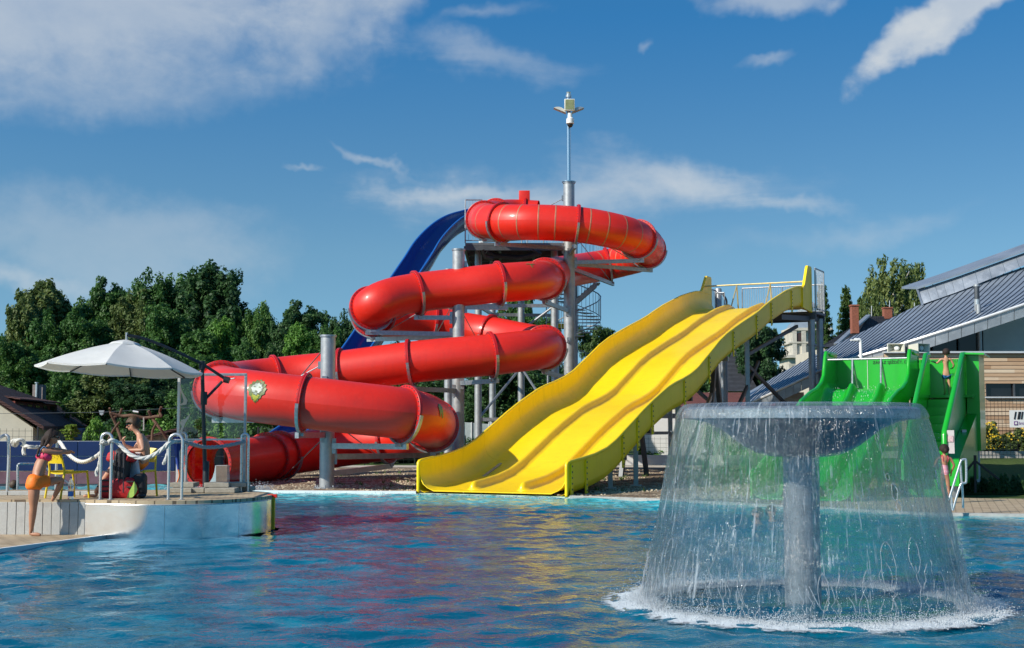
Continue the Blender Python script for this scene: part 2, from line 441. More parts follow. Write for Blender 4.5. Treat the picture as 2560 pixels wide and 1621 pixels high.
# -- paving
def paving(name, c0, c1, sx, sy, rot=0):
    m, t = matn(name)
    tcg = t.n('ShaderNodeTexCoord'); mp = t.n('ShaderNodeMapping', {'Vector': (tcg, 'Object'), 'Rotation': (0, 0, rot), 'Scale': (sx, sy, 1)})
    br = t.n('ShaderNodeTexBrick', {'Vector': mp, 'Color1': c0, 'Color2': c1, 'Mortar': (.17, .13, .09, 1), 'Scale': 1.0, 'Mortar Size': .018, 'Brick Width': .5, 'Row Height': .25, 'Bias': 0.0})
    ns = t.n('ShaderNodeTexNoise', {'Vector': (tcg, 'Object'), 'Scale': 2.0, 'Detail': 8, 'Roughness': .7})
    cc = t.mix(t.ramp(ns, [(.35, (0, 0, 0, 1)), (.7, (1, 1, 1, 1))]), (br, 0), (.40, .31, .20, 1), 'MULTIPLY'); cc[0].inputs[0].default_value
    cc2 = t.mix(.45, (br, 0), cc)
    p = t.n('ShaderNodeBsdfPrincipled', {'Base Color': cc2, 'Roughness': .75, 'Specular IOR Level': .3})
    b = t.n('ShaderNodeBump', {'Height': (br, 'Fac'), 'Strength': .6, 'Distance': .006}); b.invert = True
    t.t.links.new(b.outputs[0], p.inputs['Normal']); t.n('ShaderNodeOutputMaterial', {0: p}); return m
M['paving'] = paving('sandstone_paving', (.56, .45, .30, 1), (.50, .39, .26, 1), 1.4, 1.4, R(18))
DECK = [(-12.0, 6), (-7.56, 19.3), (-6.72, 21.9), (-7.1, 25.2), (-30, 25.2), (-30, 6)]
poly_sheet('pool_deck', DECK, .05, M['paving'], thick=.2)
RD = [(8.6, 27.75), (10.5, 27.25), (34, 21.2), (34, 29.5), (12, 33.2), (8.4, 34.6), (7.4, 31.5), (6.6, 30.4)]
poly_sheet('pool_deck_right', RD, .05, M['paving'], thick=.2)
# -- white pool rim
def ribbon(name, pts, w, z0, z1_, m, kind='structure'):
    mb = MB(); P = [V((x, y, 0)) for x, y in pts]; rows = []
    for i, p_ in enumerate(P):
        d = (P[min(i + 1, len(P) - 1)] - P[max(i - 1, 0)]).normalized(); nrm = V((-d.y, d.x, 0)) * w
        rows.append([p_ + V((0, 0, z0)), p_ + V((0, 0, z1_)), p_ + nrm + V((0, 0, z1_)), p_ + nrm + V((0, 0, z0))])
    mb.grid([r + [r[0]] for r in rows]); o = mb.build(name, m)
    if kind: o['kind'] = kind
    return o
ribbon('pool_rim', [(-11.8, 6), (-7.46, 19.3), (-6.62, 21.85)], .07, -.3, .058, M['white'])
ribbon('pool_rim_back', [(-8.6, 42.2), (-8.0, 40), (-7.3, 37.0), (-2.62, 36.45)], .22, -.3, .075, M['white'])
ribbon('pool_rim_right', [(1.48, 34.43), (3.66, 32.95), (6.2, 30.2), (8.5, 27.6), (10.5, 27.1), (34, 21)], .16, -.3, .058, M['concrete'])
# -- water
m, t = matn('pool_water')
tcg = t.n('ShaderNodeTexCoord'); geo = t.n('ShaderNodeNewGeometry')
mpa = t.n('ShaderNodeMapping', {'Vector': (geo, 'Position'), 'Scale': (1.0, 1.2, 1), 'Rotation': (0, 0, R(14))})
w1 = t.n('ShaderNodeTexNoise', {'Vector': mpa, 'Scale': 1.25, 'Detail': 2.0, 'Roughness': .5, 'Distortion': .6})
w2 = t.n('ShaderNodeTexNoise', {'Vector': mpa, 'Scale': 4.6, 'Detail': 3.0, 'Roughness': .55, 'Distortion': .9})
w3 = t.n('ShaderNodeTexNoise', {'Vector': mpa, 'Scale': .35, 'Detail': 2.0})
# calmer sharp ridges
rid = t.m('POWER', t.m('ABSOLUTE', t.m('SUBTRACT', w2, .5)), .8)
hgt = t.m('ADD', t.m('MULTIPLY', t.n('ShaderNodeTexNoise', {'Vector': (geo, 'Position'), 'Scale': 7.0, 'Detail': 3.0, 'Roughness': .5, 'Distortion': .8}), .009), t.m('MULTIPLY', w2, .014))
bm_ = t.n('ShaderNodeBump', {'Height': hgt, 'Strength': 1.0, 'Distance': 1.0})
# body colour: blue tiled basin seen through the water, paler and greener towards the shallow far rim
ys = t.n('ShaderNodeSeparateXYZ', {0: (geo, 'Position')})
far = t.n('ShaderNodeMapRange', {0: t.m('MULTIPLY_ADD', (ys, 0), .45, t.m('MULTIPLY_ADD', w3, 2.4, (ys, 1))), 1: 30.0, 2: 34.6, 3: 0.0, 4: 1.0}, interpolation_type='SMOOTHSTEP')
dk = t.ramp(w1, [(.35, (.000, .085, .150, 1)), (.62, (.0003, .135, .215, 1)), (.75, (.002, .20, .28, 1))])
pat = t.ramp(w2, [(.42, (0, 0, 0, 1)), (.62, (1, 1, 1, 1))])
cfar = t.mix((pat, 0), (.012, .33, .40, 1), (.16, .68, .70, 1))
colw = t.mix(far, (dk, 0), cfar)
# white water rings
FX, FY = W(2005, 1500, 13.9).x, 13.9
p = t.n('ShaderNodeBsdfPrincipled', {'Base Color': colw, 'Roughness': .035, 'IOR': 1.333, 'Specular IOR Level': .21, 'Normal': bm_})
t.n('ShaderNodeOutputMaterial', {0: p}); M['water'] = m
ws_ = poly_sheet('pool_water_base', [(-12.2, -12), (-12.2, 5), (-7.4, 19.4), (-6.0, 22.5), (-7.0, 25.0), (-21, 25.6), (-21, 43), (-8.3, 43), (-7.9, 40.2), (-7.2, 37.1), (-2.6, 36.6), (1.5, 34.6), (3.75, 33.1), (6.3, 30.3), (8.6, 27.7), (10.6, 27.2), (35, 21), (35, -12)], -.045, M['water'])
def waves():
    rng = np.random.default_rng(11); sp_ = .062; xs = np.arange(-13.2, 17, sp_); ys_ = np.arange(9.0, 42.6, sp_ * 1.05)
    X, Yy = np.meshgrid(xs, ys_, indexing='ij'); H_ = np.zeros_like(X)
    dx = .25 * np.sin(X * .9 + Yy * .4) + .18 * np.sin(Yy * 1.3 - X * .5 + 1); dy = .25 * np.sin(Yy * .8 - X * .6 + 2)
    for k in range(64):
        L_ = .28 * (5.2 ** (k / 63)); th_ = rng.normal(1.9, .75) if k % 3 else rng.uniform(0, 6.28); kk = 2 * np.pi / L_; a = .0036 * L_ ** .9 * rng.uniform(.6, 1.3); ph = rng.uniform(0, 6.28)
        q = np.sin(kk * ((X + dx) * np.cos(th_) + (Yy + dy) * np.sin(th_)) + ph); H_ += a * (q + .35 * (q * q - .5))
    # calmer and choppier patches
    H_ *= .75 + .35 * np.sin(X * .35 + 1) * np.sin(Yy * .27)
    # rings round the fountain
    rr_ = np.hypot(X - FX, Yy - FY); H_ += .020 * np.sin(rr_ * 14) * np.exp(-np.abs(rr_ - 1.8) * 1.6) 
    n0, n1 = X.shape; idx = np.arange(n0 * n1).reshape(n0, n1)
    # keep the cells inside the pool
    def inpoly(px, py, P):
        c_ = np.zeros(px.shape, bool); j = len(P) - 1
        for i in range(len(P)):
            cond = ((P[i][1] > py) != (P[j][1] > py)) & (px < (P[j][0] - P[i][0]) * (py - P[i][1]) / (P[j][1] - P[i][1] + 1e-12) + P[i][0]); c_ ^= cond; j = i
        return c_
    PW = [(-12, 6), (-7.5, 19.35), (-6.5, 21.9), (-5.9, 21.75), (-4.2, 22.4), (-4.1, 24.2), (-5.6, 25.4), (-21, 25.5), (-21, 42.3), (-8.6, 42.3), (-8.0, 40), (-7.3, 37.0), (-2.6, 36.55), (1.45, 34.55), (3.7, 33.0), (6.25, 30.25), (8.55, 27.65), (10.55, 27.15), (34, 21.05), (34, -12), (-12, -12)]
    K = inpoly(X, Yy, PW); cell = K[:-1, :-1] | K[1:, :-1] | K[:-1, 1:] | K[1:, 1:]
    a, b, c, d = idx[:-1, :-1][cell], idx[1:, :-1][cell], idx[1:, 1:][cell], idx[:-1, 1:][cell]
    F_ = np.stack([a, b, c, d], 1); used = np.unique(F_); mp_ = np.full(n0 * n1, -1); mp_[used] = np.arange(len(used))
    vv = np.stack([X.ravel(), Yy.ravel(), H_.ravel()], 1)[used]; F_ = mp_[F_].astype(np.int32)
    me = bpy.data.meshes.new('pool_water'); me.vertices.add(len(vv)); me.vertices.foreach_set('co', vv.astype(np.float32).ravel())
    me.loops.add(F_.size); me.loops.foreach_set('vertex_index', F_.ravel()); me.polygons.add(len(F_)); me.polygons.foreach_set('loop_start', np.arange(0, F_.size, 4, dtype=np.int32))
    me.polygons.foreach_set('use_smooth', np.ones(len(F_), bool)); me.materials.append(M['water']); me.update(calc_edges=True); me.validate()
    o = bpy.data.objects.new('pool_water', me); COL.objects.link(o); o['kind'] = 'structure'
waves()
# ================================================================== RED TUBE SLIDE
def plastic(name, col, rough=.28, coat=.5, var=.05, fade=None, bump=.12):
    m, t = matn(name)
    tcg = t.n('ShaderNodeTexCoord')
    ns = t.n('ShaderNodeTexNoise', {'Vector': (tcg, 'Object'), 'Scale': .8, 'Detail': 6, 'Roughness': .6})
    nf = t.n('ShaderNodeTexNoise', {'Vector': (tcg, 'Object'), 'Scale': 35.0, 'Detail': 4})
    nm = t.n('ShaderNodeTexNoise', {'Vector': (tcg, 'Object'), 'Scale': 9.0, 'Detail': 7, 'Roughness': .75})
    c = t.ramp(ns, [(.3, tuple(v * (1 - var) for v in col) + (1,)), (.7, tuple(min(1, v * (1 + var)) for v in col) + (1,))])
    f = fade or tuple(min(1, v * .75 + .08) for v in col)
    st = t.ramp(nm, [(.55, (0, 0, 0, 1)), (.8, (1, 1, 1, 1))])
    cc = t.mix(t.m('MULTIPLY', st, .22), (c, 0), f + (1,))
    sk = t.n('ShaderNodeTexNoise', {'Vector': t.n('ShaderNodeMapping', {'Vector': (tcg, 'Object'), 'Scale': (3.2, 3.2, .55)}), 'Scale': 1.6, 'Detail': 7, 'Roughness': .7})
    cc = t.mix(t.m('MULTIPLY', t.ramp(sk, [(.5, (0, 0, 0, 1)), (.75, (1, 1, 1, 1))]), .30), cc, tuple(v * .55 + .006 for v in col) + (1,))
    p = t.n('ShaderNodeBsdfPrincipled', {'Base Color': cc, 'Roughness': t.m('MULTIPLY_ADD', nm, .25, rough - .08), 'Coat Weight': coat, 'Coat Roughness': .16, 'Specular IOR Level': .5})
    b = t.n('ShaderNodeBump', {'Height': t.m('ADD', t.m('MULTIPLY', nf, .35), ns), 'Strength': bump, 'Distance': .02}); t.t.links.new(b.outputs[0], p.inputs['Normal'])
    t.n('ShaderNodeOutputMaterial', {0: p}); return m
M['red'] = plastic('red_fibreglass', (.72, .020, .007), .42, .18)
M['red_dark'] = plastic('red_flange', (.55, .010, .010), .4, .25)
M['blue'] = plastic('blue_fibreglass', (.005, .045, .24), .3, .5)
M['blue_rim'] = plastic('blue_rim', (.010, .12, .42), .35, .3)
M['yellow'] = plastic('yellow_fibreglass', (.97, .66, .002), .38, .15, fade=(.85, .58, .02))
M['yellow_ridge'] = plastic('yellow_ridge', (.97, .64, .002), .36, .30)
M['green'] = plastic('green_fibreglass', (.012, .40, .018), .3, .45)
M['stripe'] = mat('translucent_stripe', (.42, .16, .09, 1), .4, 0, .15, 4)
RP = [(1345,540,62.5),(1285,537,62.5),(1238,540,61),(1212,547,57.8),(1226,554,55),(1297,556,53.6),(1370,557,53.4),(1436,561,53.4),(1493,569,53.5),(1559,584,54),(1600,600,55.2),(1620,620,57.5),(1600,640,60),(1560,652,61.5),(1520,662,62),(1465,671,61.3),(1425,678,59.5),(1395,684,57),(1374,690,54),(1362,697,51.4),(1330,702,49.7),(1233,709,48.9),(1135,721,48.8),(1043,732,48.6),(970,747,48),(930,768,47.8),(928,785,49.8),(958,797,52.2),(1010,803,53),(1084,811,53.5),(1160,826,53.6),(1230,838,53.2),(1299,852,52.2),(1345,862,50.8),(1362,868,49),(1337,875,47.5),(1290,880,46.8),(1233,887,46.4),(1130,896,46.2),(1020,907,46.2),(854,929,46.4),(760,938,46.6),(687,946,46.4),(610,955,45.6),(565,962,43.8),(548,969,41.2),(562,978,38.9),(600,986,37.7),(649,993,37.2),(771,1007,37),(880,1020,37),(1006,1034,37.4),(1060,1047,38.4),(1080,1060,40.4),(1075,1073,43),(1045,1086,45.4),(1000,1096,46.8),(880,1112,47.3),(799,1124,46.9),(740,1132,46.2),(692,1139,45),(628,1149,43.3),(570,1156,41.8),(520,1160,40.6)]
RPATH = spline([W(*p) for p in RP], 8)
# resample evenly
def resample(P, step):
    out = [P[0].copy()]; acc = 0
    for a, b in zip(P, P[1:]):
        L_ = (b - a).length; q = a
        while acc + (b - q).length >= step:
            d = b - q; q = q + d.normalized() * (step - acc); out.append(q.copy()); acc = 0
        acc += (b - q).length
    out.append(P[-1].copy()); return out
RPATH = resample(RPATH, .22)
# smooth
for _ in range(3):
    RPATH = [RPATH[0]] + [(RPATH[i - 1] + RPATH[i] * 2 + RPATH[i + 1]) / 4 for i in range(1, len(RPATH) - 1)] + [RPATH[-1]]
RR = .725
def rtan(i): return (RPATH[min(i + 1, len(RPATH) - 1)] - RPATH[max(i - 1, 0)]).normalized()
def near(px, py, Y):
    w_ = W(px, py, Y); return min(range(len(RPATH)), key=lambda i: (RPATH[i] - w_).length)
red = thing('red_tube_slide', 'long red enclosed tube slide winding down in stacked loops to the pool', 'water slide', (RPATH[-1].x, RPATH[-1].y, 0))
FLN = [(1315,537,62.5),(1240,538,61),(1198,560,57),(1258,555,54.2),(1436,561,53.4),(1592,598,55),(1622,622,58),(1515,662,62),(1362,695,51.4),(1253,708,49),(1035,733,48.6),(905,768,48),(930,790,50.5),(1084,811,53.5),(1222,837,53.2),(1360,868,49),(1226,888,46.4),(1018,907,46.2),(852,929,46.4),(690,946,46.4),(553,965,42.5),(545,975,39.8),(770,1007,37),(1015,1036,37.5),(1082,1062,41),(975,1100,47),(697,1139,45.2),(673,1143,44.3),(520,1160,40.6)]
FI = sorted(set(near(*f) for f in FLN))
def frame(i):
    d = rtan(i); s_ = d.cross(V((0, 0, 1))).normalized(); u = s_.cross(d).normalized(); return d, s_, u
def ring_pts(i, r, a0, a1, n, sh=0.0):
    d, s_, u = frame(i); c = RPATH[i] + d * sh
    return [c + (s_ * math.cos(lerp(a0, a1, k / n)) + u * math.sin(lerp(a0, a1, k / n))) * r for k in range(n + 1)]
bounds = [0] + FI + [len(RPATH) - 1]
bounds = sorted(set(bounds))
for a, b in zip(bounds, bounds[1:]):
    if b - a < 1: continue
    mb = MB(); rows = []; rin = []
    last = b == len(RPATH) - 1
    for i in range(a, b + 1):
        rows.append(ring_pts(i, RR, 0, 2 * math.pi, 40))
        rin.append(ring_pts(i, RR - .03, 0, 2 * math.pi, 40))
    mb.grid(rows); mb.grid(rin, True)
    mb.build('tube_section', M['red'], red, smooth=True)
for k, i in enumerate(FI):
    d, s_, u = frame(i); mb = MB(); n = 44
    # flange: two bolted collars
    prof = [(RR - .005, -.055), (RR + .085, -.055), (RR + .10, -.045), (RR + .10, -.006), (RR + .088, -.003), (RR + .088, .003), (RR + .10, .006), (RR + .10, .045), (RR + .085, .055), (RR - .005, .055)]
    rows = [[RPATH[i] + d * h + (s_ * math.cos(2 * math.pi * j / n) + u * math.sin(2 * math.pi * j / n)) * r for j in range(n + 1)] for r, h in prof]
    mb.grid(rows)
    for j in range(36):
        a = 2 * math.pi * (j + .5) / 36; q = RPATH[i] + (s_ * math.cos(a) + u * math.sin(a)) * (RR + .055)
        mb.tube([q - d * .075, q + d * .075], .016, 6, mi=1)
    mb.build('flange', [M['red_dark'], M['darksteel']], red, smooth=True, auto=30)
# galvanised cradles under the flanges and arms to the posts
for k, i in enumerate(FI):
    if k in (0, 1, len(FI) - 1, len(FI) - 2): continue
    mb = MB(); pts = ring_pts(i, RR + .125, math.pi * 1.02, math.pi * 1.98, 22)
    d, s_, u = frame(i); rows = []
    for q in pts:
        rr_ = (q - RPATH[i]).normalized()
        rows.append([q - d * .045 - rr_ * .02, q - d * .045 + rr_ * .03, q + d * .045 + rr_ * .03, q + d * .045 - rr_ * .02, q - d * .045 - rr_ * .02])
    mb.grid(rows)
    mb.box(RPATH[i] - u * (RR + .17), (.22, .22, .09), Matrix((d, s_, u)).transposed())
    mb.build('cradle', M['steel'], red)
# grey rings on the topmost section
i0, i1 = near(1212, 547, 57.8), near(1465, 671, 61.3)
fset = set(FI)
sp_ = 3
for i in range(i0 + 2, i1, sp_):
    if min(abs(i - f) for f in FI) < 2: continue
    mb = MB(); mb.grid([ring_pts(i, RR + .001, 0, 2 * math.pi, 40, -.03), ring_pts(i, RR + .004, 0, 2 * math.pi, 40, -.026), ring_pts(i, RR + .004, 0, 2 * math.pi, 40, .026), ring_pts(i, RR + .001, 0, 2 * math.pi, 40, .03)])
    mb.build('grey_ring', M['stripe'], red, smooth=True)
# emblems on the tube: shapes wrapped on its surface
def wrap(i, ang, pts, m, name, par, r=RR + .006, thick=.004):
    """pts: (along, up) polygon fan about its first point, laid on the tube at index i, angle ang"""
    d, s_, u = frame(i); c = RPATH[i]; vs = []
    for rr_ in (r, r + thick):
        for x, y in pts:
            a = ang + y / r; vs.append(c + d * x + (s_ * math.cos(a) + u * math.sin(a)) * rr_)
    n = len(pts); fs = []
    for j in range(1, n):
        k = j % (n - 1) + 1
        fs += [(0, j, k), (n, n + k, n + j), (j, n + j, n + k, k)]
    mb = MB().add(vs, fs); return mb.build(name, m, par, smooth=True)
def spot(px, py, y0, y1):
    """index and angle of the place on the tube that carries a mark"""
    best = None
    for i in range(len(RPATH)):
        if not y0 < RPATH[i].y < y1: continue
        d, s_, u = frame(i)
        for k in range(72):
            a = 2 * math.pi * k / 72; n_ = s_ * math.cos(a) + u * math.sin(a); v = RPATH[i] + n_ * RR - V((0, 0, CAMH))
            if n_.dot(-v.normalized()) < .25: continue
            zc = v.y * math.cos(TH) + v.z * math.sin(TH); e = (1280 + F * v.x / zc - px) ** 2 + (810.5 - F * (-v.y * math.sin(TH) + v.z * math.cos(TH)) / zc - py) ** 2
            if best is None or e < best[0]: best = (e, i, a, 1 if (-s_ * math.sin(a) + u * math.cos(a)).z > 0 else -1)
    return best[1:]
M['lion_green'] = mat('emblem_olive', (.13, .17, .04, 1), .35, 0, .5, 14)
M['lion_pale'] = mat('emblem_pale', (.46, .52, .44, 1), .3, 0, .25, 9)
M['lion_dark'] = mat('emblem_dark', (.10, .12, .05, 1), .4, 0, .3, 9)
M['lion_yellow'] = mat('emblem_yellow', (.40, .40, .04, 1), .4, 0, .3, 12)
ie, angc, sgn = spot(641, 974, 36, 39)
# angle of the tube surface facing the camera
mx = 1 if frame(ie)[0].x > 0 else -1
rnd = random.Random(3)
def jag(n, rx, ry, j, cx=0, cy=0, low=0.0):
    out = [(cx * mx, cy * sgn)]
    for k in range(n):
        a = 2 * math.pi * k / n; q = 1 + (j if k % 2 else -j) * rnd.uniform(.5, 1.2)
        y = math.sin(a) * ry * q; x = math.cos(a) * rx * q
        if y < 0: x *= 1 - low * (-y / ry); 
        out.append(((cx + x) * mx, (cy + y) * sgn))
    return out
aa = angc
wrap(ie, aa, jag(30, .27, .33, .10, 0, 0, .55), M['lion_green'], 'lion_emblem', red)
wrap(ie, aa, jag(26, .11, .14, .2, 0, -.17, .8), M['lion_yellow'], 'lion_emblem', red, RR + .011)
wrap(ie, aa, jag(22, .20, .20, .09, 0, .06, .3), M['lion_dark'], 'lion_emblem', red, RR + .014)
wrap(ie, aa, jag(22, .16, .16, .10, 0, .05, .3), M['lion_pale'], 'lion_emblem', red, RR + .018)
for ex in (-.075, .075): wrap(ie, aa, jag(8, .035, .016, .05, ex, .10), M['lion_dark'], 'lion_emblem', red, RR + .023)
wrap(ie, aa, jag(8, .04, .03, .05, 0, -.03), M['lion_dark'], 'lion_emblem', red, RR + .023)
for ex in (-.05, .05): wrap(ie, aa, jag(8, .045, .010, .05, ex, -.075), M['lion_dark'], 'lion_emblem', red, RR + .023)
ie, angc, sgn = spot(1098, 1028, 36, 44)
M['paw'] = mat('emblem_green', (.10, .16, .04, 1), .4, 0, .4, 10)
wrap(ie, angc + sgn * .06, jag(16, .13, .15, .12, -.0, .0), M['paw'], 'green_mark', red)
wrap(ie, angc - sgn * .16, jag(10, .045, .12, .12, .07, .0), M['paw'], 'green_mark', red)
wrap(ie, angc - sgn * .14, jag(10, .04, .10, .12, -.07, .0), M['paw'], 'green_mark', red)
ie, angc, sgn = spot(1328, 664, 47, 53)
for x, y, rx, ry in ((-.10, .05, .11, .03), (.08, .09, .10, .03), (.0, -.03, .03, .12)):
    wrap(ie, angc, jag(10, rx, ry, .12, x, y), M['lion_green'], 'green_mark', red)
# square red intake box on top of the start
tb = near(1315, 537, 62.5); mb = MB(); mb.box(RPATH[tb] + V((0, 0, .84)), (.52, .5, .60), None, .03); mb.build('intake_box', M['red'], red, smooth=True)
# splash-down box at the exit: pale stainless cheek
# ------------------------------------------------------------------ posts of the red slide
def post(label, x, top_px, base, r, Y, px):
    b = W(px, base, Y); tz = W(px, top_px, Y).z
    t_ = thing('support_post', label, 'post', (b.x, Y, .04), group='galvanised posts holding the red tube slide')
    mb = MB(); mb.lathe([(r, 0), (r, tz - .06)], (b.x, Y, .04), 28); mb.build('shaft', M['galv'], t_, smooth=True)
    mb = MB(); mb.lathe([(r + .03, tz - .1), (r + .03, tz - .04), (r * .3, tz - .03)], (b.x, Y, .04), 28); mb.build('cap', M['steel'], t_, smooth=True)
    mb = MB(); mb.lathe([(r + .16, 0.0), (r + .16, .05), (r + .005, .05)], (b.x, Y, .04), 24); 
    for k in range(8): a = k * math.pi / 4; mb.lathe([(.025, .05), (.025, .10)], (b.x + math.cos(a) * (r + .1), Y + math.sin(a) * (r + .1), .04), 8)
    mb.build('base_plate', M['steel'], t_); return t_, V((b.x, Y, 0)), tz, r
P1 = post('short grey post nearest the pool edge, standing behind the lowest red loop', 0, 838, 1224, .215, 38.9, 816.5)
P2 = post('middle grey post beside the paired thinner post, left of the yellow slide', 0, 623, 1120, .225, 49.9-1.2, 1145)
P3 = post('tallest grey post carrying the camera mast, behind the red loops', 0, 456, 1100, .235, 55.6, 1424.5)
def arm(P, i, dz=0, w=.11, h=.16):
    t_, c, tz, r = P; d, s_, u = frame(i); q = RPATH[i] - u * (RR + .20); z = q.z + dz
    a = V((c.x, c.y, z)); h_ = (V((q.x, q.y, z)) - a).normalized(); a = a + h_ * r
    mb = MB(); mb.bar(a, q + h_ * .25, w, h); 
    mb.bar(a + V((0, 0, .22)), a + V((0, 0, -.22)), .20, .04)
    mb.build('arm', M['steel'], t_)
    mb = MB(); mb.tube([V((c.x, c.y, min(z + 1.6, tz - .2))) + h_ * r, q - h_ * .1 + V((0, 0, h / 2))], .018, 6)
    mb.box(V((c.x, c.y, min(z + 1.6, tz - .2))) + h_ * (r + .02), (.14, .14, .22)); mb.build('tie_rod', M['steel'], t_)
for P, f in ((P1, (770,1007,37)), (P1, (1015,1036,37.5)), (P1, (690,946,46.4)), (P1, (1082,1062,41)), (P1, (545,975,39.8)), (P1, (697,1139,45.2)), (P1,(975,1100,47)),
             (P2, (905,768,48)), (P2, (1035,733,48.6)), (P2, (1084,811,53.5)), (P2, (930,790,50.5)), (P2, (1018,907,46.2)), (P2, (1253,708,49)), (P2, (1226,888,46.4)), (P2, (1222,837,53.2)),
             (P3, (1362,695,51.4)), (P3, (1258,555,54.2)), (P3, (1436,561,53.4)), (P3, (1592,598,55)), (P3, (1622,622,58)), (P3, (1515,662,62)), (P3, (1360,868,49)), (P3, (1198,560,57))):
    arm(P, near(*f))
# ------------------------------------------------------------------ camera and flood light mast on the tallest post
c3 = P3[1]; zt = P3[2]
ms = thing('camera_mast', 'slender silver mast with floodlights and a dome camera on the tallest post', 'mast', (c3.x, c3.y, zt))
ztop = W(1423, 245, 55.6).z
mb = MB(); mb.lathe([(.30, 0), (.30, .03), (.09, .035), (.09, .2), (.085, ztop - zt)], (c3.x, c3.y, zt + .001), 20); mb.build('pole', M['stainless'], ms, smooth=True)
mb = MB(); mb.lathe([(.10, 0), (.12, .02), (.12, .12), (.09, .14), (.09, .22), (.1, .24), (.02, .25)], (c3.x, c3.y, ztop), 16); mb.build('pole_cap', M['chrome'], ms, smooth=True)
M['lampglass'] = mat('lamp_glass', (.35, .36, .16, 1), .12, .3, .3, 3)
M['cream_plastic'] = mat('cream_plastic', (.66, .66, .60, 1), .45, 0, .08, 5)
fc = V((c3.x + .03, c3.y - .22, W(1423, 266, 55.6).z))
mb = MB(); mb.box(fc, (.44, .16, .50), None, .02); hs = mb.build('floodlight', M['cream_plastic'], ms, smooth=True)
mb = MB(); mb.box(fc + V((0, -.085, 0)), (.36, .012, .42)); mb.build('lamp_glass', M['lampglass'], hs)
for sx in (-1, 1):
    mb = MB(); q = V((c3.x + sx * .12, c3.y, W(1423, 284, 55.6).z)); e = q + V((sx * .52, -.05, .20))
    dd = (e - q).normalized(); up_ = V((0, 0, 1)); n_ = dd.cross(V((0, 1, 0))).normalized()
    if n_.z < 0: n_ = -n_
    pts = [q + dd * (.56 * k / 8) + n_ * (.13 * math.sin(math.pi * min(1, k / 8 * 1.02)) ** .7 * (1 if k < 8 else 0)) for k in range(9)]
    mb.prism([p_ + V((0, -.16, 0)) for p_ in ([q] + pts[1:] + [e])], (0, .34, 0)); mb.build('floodlight_side', M['cream_plastic'] if sx < 0 else M['steel'], ms, smooth=True)
cc_ = V((c3.x + .05, c3.y - .25, W(1424, 300, 55.6).z))
mb = MB(); mb.lathe([(.09, .22), (.09, .05), (.16, -.02), (.165, -.22), (.13, -.24)], cc_, 20); mb.bar(cc_ + V((0, .25, .15)), cc_ + V((0, 0, .15)), .08); hs = mb.build('dome_camera', M['white'], ms, smooth=True)
mb = MB(); mb.ball(cc_ + V((0, 0, -.25)), .125, 16, 10, (1, 1, 1.15)); mb.build('camera_dome', M['black'], hs, smooth=True)
# ------------------------------------------------------------------ BLUE SLIDE
BP = [(1262,515,65.5),(1222,520,65),(1180,533,64.2),(1140,548,63),(1108,570,62),(1073,607,60.8),(1046,650,59.8),(1019,690,58.8),(965,770,57),(914,848,55.3),(860,925,53.6),(800,1010,51.8),(768,1050,51),(742,1075,50.2),(715,1095,49),(690,1110,48)]
BPATH = resample(spline([W(*p) for p in BP], 6), .35)
blue = thing('blue_body_slide', 'open blue trough slide dropping steeply behind the red tube', 'water slide', (BPATH[-1].x, BPATH[-1].y, 0))
def trough(path, r, open_a, th):
    P, T = [], []
    for i, c in enumerate(path):
        d = (path[min(i + 1, len(path) - 1)] - path[max(i - 1, 0)]).normalized(); s_ = d.cross(V((0, 0, 1))).normalized(); u = s_.cross(d)
        # lean the trough a little like a banked curve
        row, tr = [], []
        for k in range(21):
            a = lerp(math.pi - open_a, 2 * math.pi + open_a, k / 20); n_ = s_ * math.cos(a) + u * math.sin(a)
            row.append(c + n_ * r * V((1, 1, 1)).x); tr.append(n_ * th)
        P.append(row); T.append(tr)
    return P, T
P_, T_ = trough(BPATH, .66, R(12), .035)
bb = sorted(set(list(range(0, len(P_), 9)) + [len(P_) - 1]))
for a, b in zip(bb, bb[1:]):
    MB().shell(P_[a:b + 1], T_[a:b + 1]).build('trough_section', M['blue'], blue, smooth=True)
for i in bb[1:-1]:
    MB().shell([[p_ - t_ * .12 for p_, t_ in zip(P_[i], T_[i])], [p_ - t_ * .12 + (BPATH[i + 1] - BPATH[i]).normalized() * .03 for p_, t_ in zip(P_[i], T_[i])]], [[t_ * .05 for t_ in T_[i]]] * 2).build('joint', M['blue_rim'], blue)
for side in (0, -1):
    MB().tube([P_[i][side] + T_[i][side] * .5 for i in range(len(P_))], .055, 10).build('rim', M['blue_rim'], blue, smooth=True)
# ================================================================== YELLOW THREE-LANE SLIDE
U = V((.454, .891, 0)); WV = V((.891, -.454, 0)); YO = V((-2.57, 36.67, 0)); YW = 4.5
def Y(s, v, z): return YO + U * s + WV * v + V((0, 0, z))
S_ = [-.12, 0, 1, 1.8, 2.6, 3.3, 3.9, 4.6, 5.3, 6.1, 6.9, 7.5, 8.2, 8.9, 9.6, 10.3, 11, 11.8, 12.6, 13.5, 14.4, 15.5, 16.6, 17.4, 18.3, 19.2, 20.1, 21.3, 22.5, 23.2, 23.9, 25.4]
Z_ = [.90, .90, .99, 1.08, 1.23, 1.45, 1.70, 1.98, 2.27, 2.57, 2.84, 3.04, 3.21, 3.35, 3.52, 3.74, 4.05, 4.40, 4.76, 5.09, 5.35, 5.66, 5.95, 6.18, 6.48, 6.76, 7.00, 7.32, 7.56, 7.68, 7.74, 7.76]
def rim(s): return interp(s, S_, Z_)
def flo(s):
    z = rim(s) - .80
    if s > 22: z = min(z, 6.93)
    return max(z, .03)
ys = thing('yellow_lane_slide', 'wide yellow wavy slide with three lanes ending at the pool edge', 'water slide', Y(0, YW / 2, 0))
